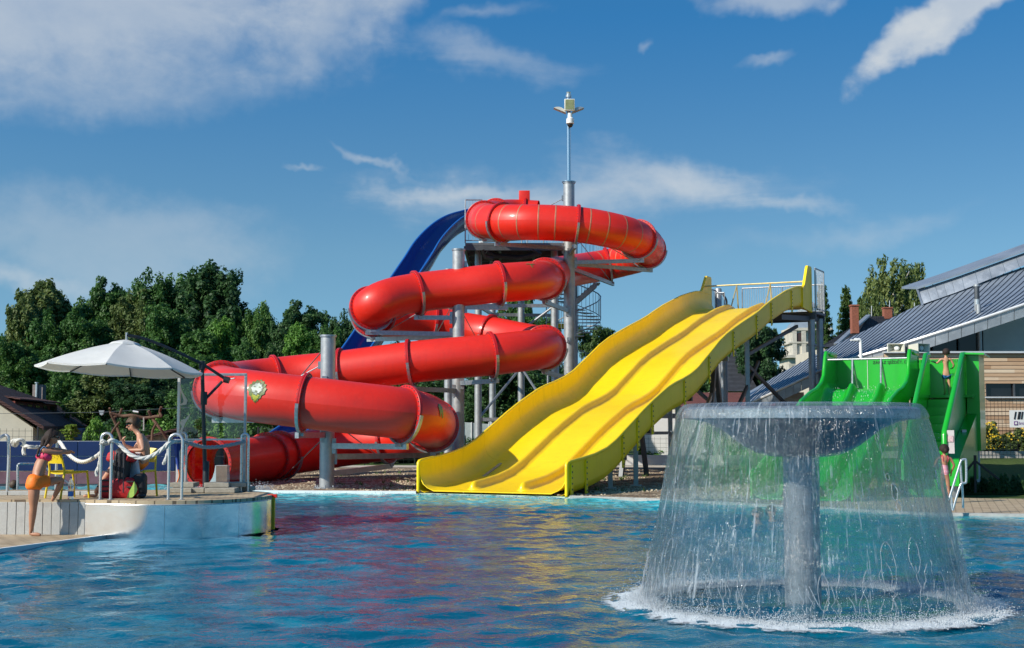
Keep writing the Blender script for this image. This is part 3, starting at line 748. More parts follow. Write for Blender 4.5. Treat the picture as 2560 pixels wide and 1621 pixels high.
JS = [0.0, .20, 1.15, 3.75, 4.9, 6.1, 9.0, 11.5, 14.2, 17.1, 19.1, 22.1, 25.2]
SS = list(np.arange(0, 25.21, .2))
fp = [(.045, .78), (.04, .60), (.05, .45), (.09, .30), (.17, .16), (.30, .06), (.48, .0)] + [(v, 0) for v in np.linspace(.7, 3.8, 14)] + [(4.02, 0), (4.20, .06), (4.33, .16), (4.41, .30), (4.45, .45), (4.46, .60), (4.455, .78)]
def rr(s, v): return Y(s, v, 0)
def prow(s, k=0):
    out = []
    for v, z in fp:
        h = flo(s) + z * (rim(s) - flo(s)) / .80
        out.append(Y(s, v, h))
    return out
ji = [0.0, 3.75, 6.1, 9.0, 11.5, 14.2, 17.1, 19.1, 22.1, 25.2]
for a, b in zip(ji, ji[1:]):
    ss = [s for s in SS if a < s < b]; ss = [a + .004] + ss + [b - .004]
    P_ = [prow(s) for s in ss]; T_ = [[V((0, 0, -.03)) if .3 < v < 4.2 else (WV * (-.03 if v < 1 else .03)) for v, z in fp] for s in ss]
    MB().shell(P_, T_).build('chute_section', M['yellow'], ys, smooth=True, auto=50)
def wall(v, sg, a, b):
    ss = [a + .004] + [s for s in SS if a < s < b] + [b - .004]; P_, T_ = [], []
    for s in ss:
        z1_ = rim(s); z0_ = flo(s) - .07
        if a < .3: z0_ = max(z0_, -.08)
        if s > 24: z0_ = flo(s) - .07
        row = [Y(s, v, lerp(z0_, z1_, t_)) + WV * sg * q for t_, q in ((0, -.20), (.05, -.09), (.12, -.02), (.3, .01), (.6, .0), (.9, .0), (1, .0))]
        P_.append(row); T_.append([WV * (-.025 * sg)] * len(row))
    return MB().shell(P_, T_)
for v, sg in ((-.005, -1), (4.505, 1)):
    for a, b in zip(JS, JS[1:]):
        wall(v, sg, a, b).build('side_wall', M['yellow'], ys, smooth=True, auto=50)
    pts = [Y(-.03, v - sg * .02, .0)] + [Y(-.03, v - sg * .02, rim(0) * t_) for t_ in (.2, .5, .8, .93)] + [Y(.02, v - sg * .02, rim(0) * .985)] + [Y(s, v - sg * .02, rim(s)) for s in SS if .1 < s < 25.2]
    MB().tube(pts, .048, 10).build('rim', M['yellow'], ys, smooth=True, auto=60)
# bolted joints
for s in JS[1:-1]:
    for v, sg in ((4.505, 1),):
        z1_, z0_ = rim(s) - .06, flo(s) - .15; sl = (rim(s + .2) - rim(s - .2)) / .4
        d = (U + V((0, 0, sl))).normalized(); mb = MB()
        mb.prism([Y(s, v, z1_) - d * .055 + WV * .004, Y(s, v, z1_) + d * .055 + WV * .004, Y(s, v, z0_) + d * .07 + WV * .004, Y(s, v - .18, z0_ - .04) + d * .07, Y(s, v - .18, z0_ - .04) - d * .07, Y(s, v, z0_) - d * .07 + WV * .004][:3] + [Y(s, v, z0_) - d * .07 + WV * .004], WV * .035)
        for k in range(6):
            q = Y(s, v, lerp(z0_ + .08, z1_ - .06, k / 5)) + WV * .038; mb.tube([q, q + WV * .018], .022, 8, mi=1)
        mb.build('joint_flange', [M['yellow'], M['darksteel']], ys)
# lane dividers
for v in (1.5, 3.0):
    P_ = []
    for s in [.28, .285, .31, .36, .45] + [x for x in SS if x >= .6 and x <= 24.2]:
        k = min(1, max(0, (s - .28) / .12)) ** .4 * (1 if s < 23 else max(.05, 1 - (s - 23) / 1.2))
        P_.append([Y(s, v + x * (.25 + .75 * k), flo(s) - .004 + z * k) for x, z in ((-.22, 0), (-.15, .03), (-.10, .10), (-.075, .17), (-.04, .215), (0, .228), (.04, .215), (.075, .17), (.10, .10), (.15, .03), (.22, 0))])
    mb = MB().grid(P_); mb.f.append(tuple(range(11))); mb.build('lane_divider', M['yellow_ridge'], ys, smooth=True, auto=70)
# wings at the start
for v, sg, top in ((-.0, -1, 8.52), (4.5, 1, 8.74)):
    poly = [(23.75, rim(23.75) - .02), (24.05, rim(24) + .12), (24.55, top - .08), (24.66, top), (25.2, top), (25.26, top - .08), (25.26, 6.75), (23.75, 6.85)]
    P_ = [Y(s, v + (.045 if sg < 0 else -.045), z) for s, z in poly]
    MB().prism(P_, WV * (-.11 if sg < 0 else .11)).build('start_wing', M['yellow'], ys)
# start platform
M['grating'] = mat('steel_grating', (.16, .17, .18, 1), .55, .6, .2, 8)
mb = MB(); mb.prism([Y(25.3, -.3, 6.72), Y(26.95, -.3, 6.72), Y(26.95, 4.72, 6.72), Y(25.3, 4.72, 6.72)], (0, 0, .10)); mb.build('start_platform', M['grating'], ys)
mb = MB()
for v in (0, 2.2, 4.45): mb.bar(Y(21.5, v * .9 + .2, 6.3), Y(26.9, v, 6.6), .12, .20)
mb.bar(Y(25.35, -.3, 6.6), Y(25.35, 4.7, 6.6), .12, .22); mb.bar(Y(26.85, -.3, 6.6), Y(26.85, 4.7, 6.6), .12, .22)
mb.build('platform_beams', M['darksteel'], ys)
def railing(p0, p1, h, par, n, m=None, name='railing', r=.03, mid=True):
    m = m or M['steel']; mb = MB(); p0, p1 = V(p0), V(p1); up_ = V((0, 0, h))
    mb.tube([p0 + up_, p1 + up_], r, 8); mb.tube([p0 + V((0, 0, .12)), p1 + V((0, 0, .12))], r * .8, 6)
    k = max(1, round((p1 - p0).length / 1.6))
    for i in range(k + 1): q = lerp(p0, p1, i / k); mb.tube([q, q + up_], r, 8)
    for i in range(1, n): q = lerp(p0, p1, i / n); mb.tube([q + V((0, 0, .12)), q + up_], r * .32, 5)
    return mb.build(name, m, par)
railing(Y(26.9, .95, 6.83), Y(26.9, 4.65, 6.83), 1.30, ys, 34)
railing(Y(26.9, -.28, 6.83), Y(26.9, .1, 6.83), 1.15, ys, 5)
railing(Y(25.35, 4.68, 6.83), Y(26.9, 4.68, 6.83), 1.86, ys, 12)
railing(Y(25.35, -.28, 6.83), Y(26.9, -.28, 6.83), 1.25, ys, 12)
M['yrail'] = mat('cream_handrail', (.55, .47, .24, 1), .35, .4, .1, 6)
mb = MB(); mb.tube([Y(24.3, .03, 8.02), Y(24.3, 4.47, 8.02)], .035, 8)
for v in (1.5, 3.0): mb.tube([Y(24.3, v, 8.02), Y(24.6, v - .02, 6.95)], .03, 8); mb.tube([Y(24.3, v, 7.95), Y(23.5, v, 7.0)], .03, 8)
mb.build('handrail', M['yrail'], ys)
# supports
def leg(s, v, m='galv', w=.15, top=None, s2=None, z0=.04):
    mb = MB(); t_ = top if top is not None else flo(s) - .22
    mb.bar(Y(s if s2 is None else s2, v, z0), Y(s, v, t_), w, w)
    if s2 is None: mb.box(Y(s, v, z0 + .02), (.34, .34, .03))
    mb.build('support_leg', M[m], ys)
for s, w in ((1.6, .12), (4.4, .13), (6.4, .14), (10.2, .15), (18.0, .16)):
    for v in (.7, 3.85): leg(s, v, 'galv' if s > 3 else 'darksteel', w)
    mb = MB(); mb.bar(Y(s, .2, flo(s) - .16), Y(s, 4.35, flo(s) - .16), .12, .14); mb.build('cross_beam', M['darksteel'], ys)
for v in (.7, 3.85):
    leg(14.1, v, 'darksteel', .15, s2=12.9); leg(14.1, v, 'darksteel', .15, s2=15.4)
    for a, za, b, zb in ((2.2, .25, 7.9, 2.1), (18.0, 4.6, 25.4, 6.2), (18.0, 4.2, 25.6, 2.2), (15.4, 1.7, 19.5, 4.4), (10.2, .3, 14.0, 3.2)):
        mb = MB(); mb.bar(Y(a, v, za), Y(b, v, zb), .10, .13); mb.build('brace', M['steel'] if a < 11 else M['darksteel'], ys)
mb = MB(); mb.bar(Y(10.2, .2, 2.28), Y(25.6, .2, 2.28), .1, .2); mb.bar(Y(10.2, 4.0, 2.26), Y(25.8, 4.0, 2.26), .1, .2); mb.bar(Y(14.1, .2, 4.25), Y(14.1, 4.35, 4.25), .12, .16)
mb.bar(Y(12, .7, 1.6), Y(19, .7, 1.6), .08, .12)
mb.build('long_beam', M['galv'], ys)
for s, v in ((25.5, 4.45), (26.75, 4.5), (25.5, .1), (26.75, .1)):
    mb = MB(); c = Y(s, v, 0); mb.lathe([(.15, .04), (.15, 6.6)], c, 16); mb.lathe([(.20, 5.35), (.20, 5.42)], c, 16); mb.build('tower_column', M['galv'], ys, smooth=True)
# ------------------------------------------------------------------ round flat-topped post behind the yellow start
bp = Y(27.4, -.35, 0); t_ = thing('support_post', 'dark stub post standing behind the left end of the yellow slide top', 'post', (bp.x, bp.y, .04), group=None)
MB().lathe([(.16, 0), (.16, 8.15), (.13, 8.2)], (bp.x, bp.y, .04), 24).build('shaft', M['galv'], t_, smooth=True)
mb = MB(); mb.tube(spline([bp + V((.2, 0, 8.0)), bp + V((.38, 0, 7.6)), bp + V((.2, 0, 6.9))], 6), .05, 8); mb.build('cable', M['black'], t_)
# ================================================================== TOWER OF THE TUBE AND BLUE SLIDES
TW = thing('slide_tower', 'grey steel tower with upper platform where the red and blue slides start', 'tower', (W(1290, 1100, 65).x, 65, .04))
zp = 10.35
TC = [W(px, 1100, y) for px, y in ((1195, 63), (1387, 63), (1120, 62.5), (1231, 68), (1390, 68.5), (1303, 68))]
for i, c in enumerate(TC):
    r = .17 if i != 2 else .19; top = zp if i != 2 else 9.3
    MB().lathe([(r, .04), (r, top)], (c.x, c.y, 0), 16).build('column', M['galv'], TW, smooth=True)
xa, xb = W(1165, 600, 63).x, W(1420, 600, 63).x
mb = MB(); mb.box(((xa + xb) / 2, 65.2, zp + .06), (xb - xa, 6.6, .10)); mb.build('platform', M['grating'], TW)
mb = MB()
for y in (61.95, 64, 66, 68.4): mb.bar((xa, y, zp - .12), (xb, y, zp - .12), .12, .24)
for x in np.linspace(xa, xb, 4): mb.bar((x, 61.9, zp - .14), (x, 68.5, zp - .14), .12, .2)
mb.build('platform_beams', M['darksteel'], TW)
mb = MB(); mb.tube([W(1215, 628, 62), W(1240, 640, 62.3), W(1300, 645, 62.3), W(1350, 634, 62)], .14, 8); mb.tube([W(1310, 612, 62), W(1335, 626, 62), W(1352, 636, 62)], .12, 8); mb.tube([W(1206, 622, 62), W(1213, 640, 62.2), W(1232, 646, 62.3)], .16, 8)
mb.build('drain_pipe', M['black'], TW, smooth=True)
for z in (7.6, 4.9, 2.2):
    mb = MB()
    for a, b in ((0, 1), (3, 4), (0, 3), (1, 4)): mb.bar((TC[a].x, TC[a].y, z), (TC[b].x, TC[b].y, z), .1, .16)
    mb.build('tower_beam', M['steel'], TW)
for (a, za, b, zb) in ((0, 2.2, 5, 4.9), (1, 2.2, 5, 4.9), (0, 4.9, 1, 7.6), (0, 7.6, 3, 10.2), (1, 7.6, 4, 10.2), (1, 4.9, 4, 2.2)):
    mb = MB(); mb.tube([(TC[a].x, TC[a].y, za), (TC[b].x, TC[b].y, zb)], .06, 8); mb.build('brace', M['steel'], TW)
railing((xa, 62, zp + .12), (xa + .8, 62, zp + .12), 2.05, TW, 5)
railing((xb - 1.9, 68.4, zp + .12), (xb, 68.4, zp + .12), 1.9, TW, 12)
railing((xb - 2.2, 64.6, zp + .12), (xb, 66.4, zp + .12), 2.0, TW, 14)
# pump hut box of yellow on landing
ld = thing('tower_landing', 'small intermediate steel landing with a yellow edge beside the tall post', 'landing', (W(1400, 1100, 66).x, 66, .04))
zl = W(1400, 816, 66).z; xl0, xl1 = W(1366, 800, 66).x, W(1432, 800, 66).x
MB().box(((xl0 + xl1) / 2, 66.5, zl), (xl1 - xl0, 1.6, .10)).build('deck', M['grating'], ld)
MB().box(((xl0 + xl1) / 2, 65.66, zl), (xl1 - xl0, .05, .22)).build('yellow_edge', M['yellow_plastic'], ld)
railing((xl0, 65.75, zl + .06), (xl1, 65.75, zl + .06), 1.15, ld, 14)
for x in (xl0 + .1, xl1 - .1): MB().lathe([(.06, .04), (.06, zl - .05)], (x, 66.9, 0), 10).build('column', M['steel'], ld)
# spiral staircase
sc_ = V((W(1440, 1100, 65).x, 65.0, .04)); ST = thing('spiral_staircase', 'grey spiral staircase with barred railing behind the tallest post', 'staircase', sc_)
MB().lathe([(.11, 0), (.11, 10.9)], sc_, 14).build('centre_pole', M['galv'], ST, smooth=True)
nst = 56; turns = 3.1; rad = 1.25
hel = []
for k in range(nst):
    a = -.6 + turns * 2 * math.pi * k / nst; z = .2 + 10.1 * k / nst; da = turns * 2 * math.pi / nst * 1.15
    mb = MB(); c = sc_ + V((0, 0, z)); e = lambda q, r_: c + V((math.cos(q) * r_, math.sin(q) * r_, 0))
    mb.prism([e(a, .11), e(a, rad), e(a + da, rad), e(a + da, .11)], (0, 0, .045)); mb.build('step', M['steel'], ST)
    hel.append((a, z))
mb = MB(); top = [sc_ + V((math.cos(a) * rad, math.sin(a) * rad, z + 1.15)) for a, z in hel]; low = [sc_ + V((math.cos(a) * rad, math.sin(a) * rad, z + .1)) for a, z in hel]
mb.tube(top, .028, 8); mb.tube(low, .02, 6)
for q, q2 in zip(top, low): mb.tube([q2, q], .012, 5)
for k in range(nst - 1): mb.tube([lerp(low[k], low[k + 1], .5), lerp(top[k], top[k + 1], .5)], .012, 5)
mb.build('railing', M['steel'], ST)
# straight upper flight to the right of the tall post
uf = W(1432, 760, 64.5); ue = W(1492, 708, 64.5)
mb = MB()
for k in range(9): q = lerp(uf, ue, k / 8); mb.box(q + V((0, .5, 0)), (.34, 1.0, .05))
mb.bar(uf + V((0, -.05, -.05)), ue + V((0, -.05, -.05)), .05, .2); mb.bar(uf + V((0, 1.05, -.05)), ue + V((0, 1.05, -.05)), .05, .2); mb.build('upper_flight', M['steel'], ST)
mb = MB()
for k in range(9): q = lerp(uf, ue, k / 8); mb.tube([q, q + V((0, 0, 1.05))], .014, 5)
mb.tube([uf + V((0, 0, 1.05)), ue + V((0, 0, 1.05))], .025, 6); mb.build('railing', M['steel'], ST)
pf = W(1520, 668, 64.5)
# ================================================================== GREEN SLIDE
GO = V((9.97, 41.0, 0)); GU = V((-.45, -.891, 0)).normalized(); GV = V((.891, -.454, 0))
def G(s, v, z): return GO + GU * s + GV * v + V((0, 0, z))
gs = thing('green_lane_slide', 'short bright green slide with three lanes and a high back panel', 'water slide', G(8.5, 1.25, 0))
gS = [0, 1.25, 1.28, 1.40, 1.56, 1.9, 2.47, 3.2, 4.2, 5.2, 6.4, 7.6, 8.6, 9.2]; gZ = [4.05, 4.05, 4.0, 3.7, 3.33, 3.1, 2.92, 2.80, 2.55, 2.15, 1.6, 1.1, .78, .70]
fS = [0, 1.25, 1.6, 2.2, 3.0, 4.2, 5.2, 6.4, 7.6, 8.6, 9.2]; fZ = [2.95, 2.95, 2.82, 2.45, 2.15, 1.95, 1.55, 1.0, .5, .15, .08]
grim = lambda s: interp(s, gS, gZ); gflo = lambda s: interp(s, fS, fZ)
gsl = list(np.arange(0, 9.21, .12)); GW = 2.5
P_ = [[G(s, v, gflo(s) + z) for v, z in [(.03, .4), (.05, .2), (.14, .06), (.3, 0)] + [(x, 0) for x in np.linspace(.5, 2.0, 7)] + [(2.2, 0), (2.36, .06), (2.45, .2), (2.47, .4)]] for s in gsl]
MB().shell(P_, [[V((0, 0, -.03))] * len(P_[0]) for _ in P_]).build('chute', M['green'], gs, smooth=True, auto=50)
for v, sg in ((0, -1), (GW, 1)):
    rows = [[G(s, v, gflo(s) - .25), G(s, v, lerp(gflo(s), grim(s), .5)), G(s, v, grim(s))] for s in gsl]
    MB().shell(rows, [[GV * (-.05 * sg)] * 3 for _ in rows]).build('side_wall', M['green'], gs, smooth=True, auto=50)
    MB().tube([G(s, v - sg * .025, grim(s)) for s in gsl], .06, 10).build('rim', M['green'], gs, smooth=True, auto=60)
    MB().box(G(.45, v - sg * .025, 4.02), (.14, .9, .14), GU.to_track_quat('Y', 'Z').to_matrix(), .04).build('wing_cap', M['green'], gs, smooth=True)
for v in (GW / 3, GW * 2 / 3):
    P_ = []
    for s in [x for x in gsl if 1.2 <= x <= 8.9]:
        k = min(1, (s - 1.2) / .35) ** .5
        P_.append([G(s, v + x, gflo(s) - .004 + z * k + .02) for x, z in ((-.20, -.03), (-.13, .04), (-.09, .15), (-.05, .24), (0, .27), (.05, .24), (.09, .15), (.13, .04), (.20, -.03))])
    MB().grid(P_).build('lane_divider', M['green'], gs, smooth=True, auto=70)
MB().prism([G(0, -.02, 2.7), G(0, GW + .02, 2.7), G(0, GW + .02, 3.93), G(0, -.02, 3.93)], GU * -.05).build('back_panel', M['green'], gs)
MB().box(G(.012, GW * .40, 3.42), (.012, .02, 1.0)).build('panel_seam', M['white'], gs)
rotp = math.atan2(GV.y, GV.x)
text('warning_text', 'ZÁKAZ SJÍŽDĚT, DOKUD NENÍ DOJEZD VOLNÝ', .125, M['black'], gs, G(.012, 1.16, 3.74), (R(90), 0, rotp), .002, sx=.98)
mb = MB(); mb.tube([G(1.3, .05, 3.83), G(1.3, 2.45, 3.83)], .03, 8)
for v in (GW / 3, GW * 2 / 3): mb.tube([G(1.3, v, 3.83), G(1.38, v, 3.05)], .035, 8); mb.tube([G(1.3, v + .01, 3.78), G(.85, v + .05, 3.0)], .03, 8)
mb.build('handrail', M['steel'], gs)
for s, v in ((1.5, .3), (1.5, 2.2), (4.5, .3), (4.5, 2.2), (7, .4), (7, 2.1)): MB().bar(G(s, v, .05), G(s, v, gflo(s) - .05), .1).build('support_leg', M['galv'], gs)
# running water on the lanes
rnd = random.Random(8); mb = MB()
for k in range(260):
    s = rnd.uniform(1.2, 2.6); v = rnd.uniform(.15, 2.35)
    if min(abs(v - GW / 3), abs(v - GW * 2 / 3)) < .12: continue
    mb.ball(G(s, v, gflo(s) + rnd.uniform(.01, .10)), rnd.uniform(.004, .010), 5, 3, (1, 1, rnd.uniform(1, 3)))
m, t = matn('white_water'); p = t.n('ShaderNodeBsdfPrincipled', {'Base Color': (.80, .86, .90, 1), 'Roughness': .25, 'Transmission Weight': .35, 'IOR': 1.33, 'Subsurface Weight': 0.0}); t.n('ShaderNodeOutputMaterial', {0: p}); M['foam'] = m
tag(mb.build('slide_spray', M['foam']), 'spray of water drops at the top of the green lanes', 'spray', kind='stuff')
# ------------------------------------------------------------------ green stair tower
gt = thing('green_stair_tower', 'green panelled stairway with high sloping parapets beside the green slide', 'staircase', (11.5, 35, .05))
def H(s, v, z): return V((10.80, 33.4, 0)) + V((.412, .911, 0)) * s + GV * v + V((0, 0, z))     # s up the stair, v to the right of the right parapet
# right parapet
def slab(pts, v, th, name, m='green'): return MB().prism([H(s, v, z) for s, z in pts], GV * th).build(name, M[m], gt)
slab([(0, .75), (0, 1.62), (.06, 1.68), (4.9, 3.86), (5.5, 3.9), (5.5, 1.1), (5.0, .95), (2.0, .45), (.6, .55)], 0, .07, 'parapet')
MB().tube([H(-.01, .035, .75), H(0, .035, 1.62), H(.05, .035, 1.70), H(4.9, .035, 3.88), H(5.5, .035, 3.92)], .075, 10).build('parapet_rim', M['green'], gt, smooth=True)
slab([(-.5, .5), (-.4, 1.0), (4.6, 3.86), (5.2, 3.9), (5.2, 1.1), (2.0, .3)], -.98, .07, 'parapet')
MB().tube([H(-.4, -.945, 1.0), H(4.6, -.945, 3.88), H(5.2, -.945, 3.92)], .07, 10).build('parapet_rim', M['green'], gt, smooth=True)
for k in range(11): MB().prism([H(.15 + k * .43, -.90, .25 + k * .235), H(.15 + k * .43, -.01, .25 + k * .235), H(.60 + k * .43, -.01, .25 + k * .235), H(.60 + k * .43, -.90, .25 + k * .235)], (0, 0, -.23)).build('step', M['green'], gt)
MB().prism([H(.1, -.93, .10), H(4.9, -.93, 2.6), H(4.9, -.93, .3), H(.3, -.93, .06)], GV * .9).build('stair_body', M['green'], gt)
MB().prism([H(4.8, -1.0, 2.66), H(4.8, .3, 2.66), H(7.0, .3, 2.66), H(7.0, -1.0, 2.66)], (0, 0, .08)).build('landing', M['green'], gt)
MB().prism([H(6.9, -1.7, 2.2), H(6.9, .35, 2.2), H(6.9, .35, 3.86), H(6.9, -1.7, 3.86)], (0, .05, 0)).build('end_panel', M['green'], gt)
MB().prism([H(5.2, .10, 1.15), H(5.2, .45, 1.15), H(5.2, .45, 3.90), H(5.2, .10, 3.90)], H(6.9, 0, 0) - H(5.2, 0, 0)).build('tower_box', M['green'], gt)
MB().prism([H(4.95, -.02, 3.90), H(4.95, .62, 3.87), H(7.0, .62, 3.87), H(7.0, -.02, 3.90)], (0, 0, .05)).build('tower_cap', M['green'], gt)
MB().prism([H(.05, .08, .35), H(.05, .08, 1.0), H(5.2, .08, 2.2), H(5.2, .08, .35)], GV * .28).build('stair_casing', M['green'], gt)
for k in range(14):
    q = H(.12, .10 + .0, .5); 
MB().prism([H(.02, .10, 1.16), H(.02, .27, 1.16), H(.02, .27, 1.74), H(.02, .10, 1.74)], GU * .01).build('notice_board', mat('greyed_board', (.50, .46, .46, 1), .6, 0, .1, 12), gt)
MB().prism([H(.0, .12, 1.45), H(.0, .25, 1.45), H(.0, .25, 1.60), H(.0, .12, 1.60)], GU * .012).build('notice_print', mat('faded_print', (.55, .38, .40, 1), .6, 0, .4, 20), gt)
for s, v in ((.4, .2), (3, .2), (5.6, .3), (5.6, -.9), (3, -.9)): MB().bar(H(s, v, .05), H(s, v, .7 + s * .35), .12).build('support_leg', M['galv'], gt)
# ================================================================== MUSHROOM FOUNTAIN
fc = V((W(2008, 1500, 13.87).x, 13.87, 0))
fo = thing('mushroom_fountain', 'steel mushroom fountain with a round curtain of falling water', 'fountain', fc)
M['galv_wet'] = mat('wet_steel', (.58, .60, .62, 1), .28, .45, .3, 14, .25, 30, dirt=((.25, .27, .28, 1), 7.0, .5, .5))
M['bowl_reflect'] = mat('bowl_reflection_tint', (.09, .27, .35, 1), .35, .0, .2, 6, coat=.4)  # bright teal of the bowl's reflected light is put into the base colour
MB().lathe([(.185, -.4), (.185, 1.52), (.21, 1.56)], fc, 40).build('column', M['galv_wet'], fo, smooth=True)
MB().lathe([(.19, 1.50), (.30, 1.505), (.42, 1.53), (.60, 1.62), (.82, 1.79), (.98, 1.86), (1.12, 1.885), (1.185, 1.892)], fc, 80, cap=False).build('bowl', M['bowl_reflect'], fo, smooth=True)
MB().lathe([(1.18, 1.89), (1.20, 1.895), (1.20, 1.985), (1.16, 2.01), (.0001, 2.02)], fc, 80, cap=False).build('rim', M['galv_wet'], fo, smooth=True)
# water sheet
m, t = matn('falling_water')
geo = t.n('ShaderNodeNewGeometry'); loc = t.n('ShaderNodeVectorMath', {0: (geo, 'Position'), 1: tuple(fc)}, operation='SUBTRACT')
sx = t.n('ShaderNodeSeparateXYZ', {0: loc})
cyl = t.n('ShaderNodeVectorMath', {0: t.n('ShaderNodeCombineXYZ', {0: (sx, 0), 1: (sx, 1), 2: 0.0})}, operation='NORMALIZE')
cs = t.n('ShaderNodeSeparateXYZ', {0: cyl})
def cn(ka, kz, det=3., rough=.5, dist=0.):
    v = t.n('ShaderNodeCombineXYZ', {0: t.m('MULTIPLY', (cs, 0), ka), 1: t.m('MULTIPLY', (cs, 1), ka), 2: t.m('MULTIPLY', (sx, 2), kz)})
    return t.n('ShaderNodeTexNoise', {'Vector': v, 'Scale': 1.0, 'Detail': det, 'Roughness': rough, 'Distortion': dist})
st1 = cn(34, 2.2, 4, .6, .4); st2 = cn(90, 6.0, 3, .6, .3); rip = cn(14, 9, 4, .6, .8); vein = cn(9.0, 4.6, 2, .5, .9); big = cn(5, 2.0, 2)
hz = t.m('ADD', t.m('ADD', t.m('MULTIPLY', st1, 1.0), t.m('MULTIPLY', st2, .45)), t.m('MULTIPLY', rip, .45))
bump = t.n('ShaderNodeBump', {'Height': hz, 'Strength': 1.0, 'Distance': .07})
bump2 = t.n('ShaderNodeBump', {'Height': hz, 'Strength': .9, 'Distance': .035})
tr = t.n('ShaderNodeBsdfTransparent', {0: (.93, .97, .985, 1)})
rf = t.n('ShaderNodeBsdfRefraction', {0: (.95, .985, 1, 1), 'Roughness': .0, 'IOR': 1.06, 'Normal': bump})
gl = t.n('ShaderNodeBsdfGlossy', {0: (1, 1, 1, 1), 'Roughness': .13, 'Normal': bump2})
df = t.n('ShaderNodeBsdfDiffuse', {0: (.75, .85, .92, 1)}); tl = t.n('ShaderNodeBsdfTranslucent', {0: (.75, .85, .92, 1)})
dd = t.n('ShaderNodeMixShader', {0: .5, 1: df, 2: tl})
a1 = t.n('ShaderNodeMixShader', {0: .42, 1: tr, 2: rf})
fr = t.n('ShaderNodeFresnel', {'IOR': 1.33, 'Normal': bump2})
a2 = t.n('ShaderNodeMixShader', {0: t.m('ADD', t.m('MULTIPLY', fr, .42), .015, clamp=True), 1: a1, 2: gl})
wl = t.m('MULTIPLY', t.ramp(t.m('ADD', t.m('MULTIPLY', st1, .5), t.m('MULTIPLY', st2, .5)), [(.545, (0, 0, 0, 1)), (.64, (1, 1, 1, 1))]), .50)
wl = t.m('ADD', wl, .004)
a3 = t.n('ShaderNodeMixShader', {0: wl, 1: a2, 2: dd})
# breaking into veins near the water
thr = t.n('ShaderNodeMapRange', {0: t.m('ADD', (sx, 2), t.m('MULTIPLY', big, .9)), 1: .45, 2: 1.15, 3: .020, 4: .52})
op = t.m('LESS_THAN', t.m('ABSOLUTE', t.m('SUBTRACT', vein, .5)), thr)
a4 = t.n('ShaderNodeMixShader', {0: op, 1: t.n('ShaderNodeBsdfTransparent', {0: (1, 1, 1, 1)}), 2: a3})
t.n('ShaderNodeOutputMaterial', {0: a4}); M['sheet'] = m
prof = [(1.05, 2.046), (1.14, 2.048), (1.19, 2.04), (1.24, 2.01), (1.275, 1.95), (1.305, 1.86), (1.345, 1.70), (1.395, 1.50), (1.435, 1.26), (1.48, 1.0), (1.53, .75), (1.585, .5), (1.63, .25), (1.675, .0)]
zz = [p_[1] for p_ in prof][::-1]; rr2 = [p_[0] for p_ in prof][::-1]
mb = MB(); rows = []; n = 420
zs = [2.046, 2.05, 2.047, 2.04, 2.02, 2.0] + list(np.linspace(1.96, -.01, 90))
rl = [1.00, 1.12, 1.17, 1.20, 1.228, 1.248]
HOLES = [(-.62, .98, .035, .10), (.38, 1.34, .018, .035), (.42, 1.20, .03, .075), (.44, 1.05, .025, .06), (.30, .52, .06, .22), (.50, .62, .055, .16), (.92, .62, .06, .28), (1.22, .70, .035, .16), (1.46, .70, .025, .12), (-1.18, .52, .045, .2), (-.95, .46, .04, .16), (1.02, .34, .035, .14), (-.10, .30, .04, .16), (.70, .30, .035, .15), (.34, 1.72, .016, .045), (.92, 1.30, .02, .09), (-1.26, 1.25, .015, .05)]
for i, z in enumerate(zs):
    row = []
    for j in range(n):
        a = 2 * math.pi * j / n; r = rl[i] if i < 6 else interp(z, zz, rr2)
        dn = 1 + .0 if i < 6 else 0
        k = min(1, max(0, (2.04 - z) / .5))
        q = V((math.cos(a), math.sin(a), 0))
        r += k * (.016 * noise.noise(V((q.x * 7, q.y * 7, z * 1.2))) + .006 * noise.noise(V((q.x * 26, q.y * 26, z * 2.0)))) + (1 - min(1, z / 1.2)) * .05 * noise.noise(V((q.x * 4, q.y * 4, z * 3 + 8))) * (z < 1.2)
        r *= 1 + (.0 * (2.04 - z) / 2 * q.x if z < 2 else 0) - .012 * (z < 1.9)
        row.append(fc + q * r + V((0, 0, z)))
    rows.append(row)
b_ = 0
for row in rows: mb.v += [tuple(p_) for p_ in row]
def ang(j): return (2 * math.pi * (j + .5) / n + math.pi / 2) % (2 * math.pi) - math.pi   # 0 = facing the camera... measured from -y
for i in range(len(zs) - 1):
    zc = (zs[i] + zs[i + 1]) / 2
    for j in range(n):
        a = (2 * math.pi * (j + .5) / n); th_ = math.atan2(math.cos(a), -math.sin(a))     # 0 at the camera side, + to the right
        if any(((th_ - h[0]) / (h[2] * .75)) ** 2 + ((zc - h[1]) / h[3]) ** 2 < 1 for h in HOLES): continue
        mb.f.append((i * n + j, i * n + (j + 1) % n, (i + 1) * n + (j + 1) % n, (i + 1) * n + j))
mb.build('water_curtain', M['sheet'], fo, smooth=True, auto=180)
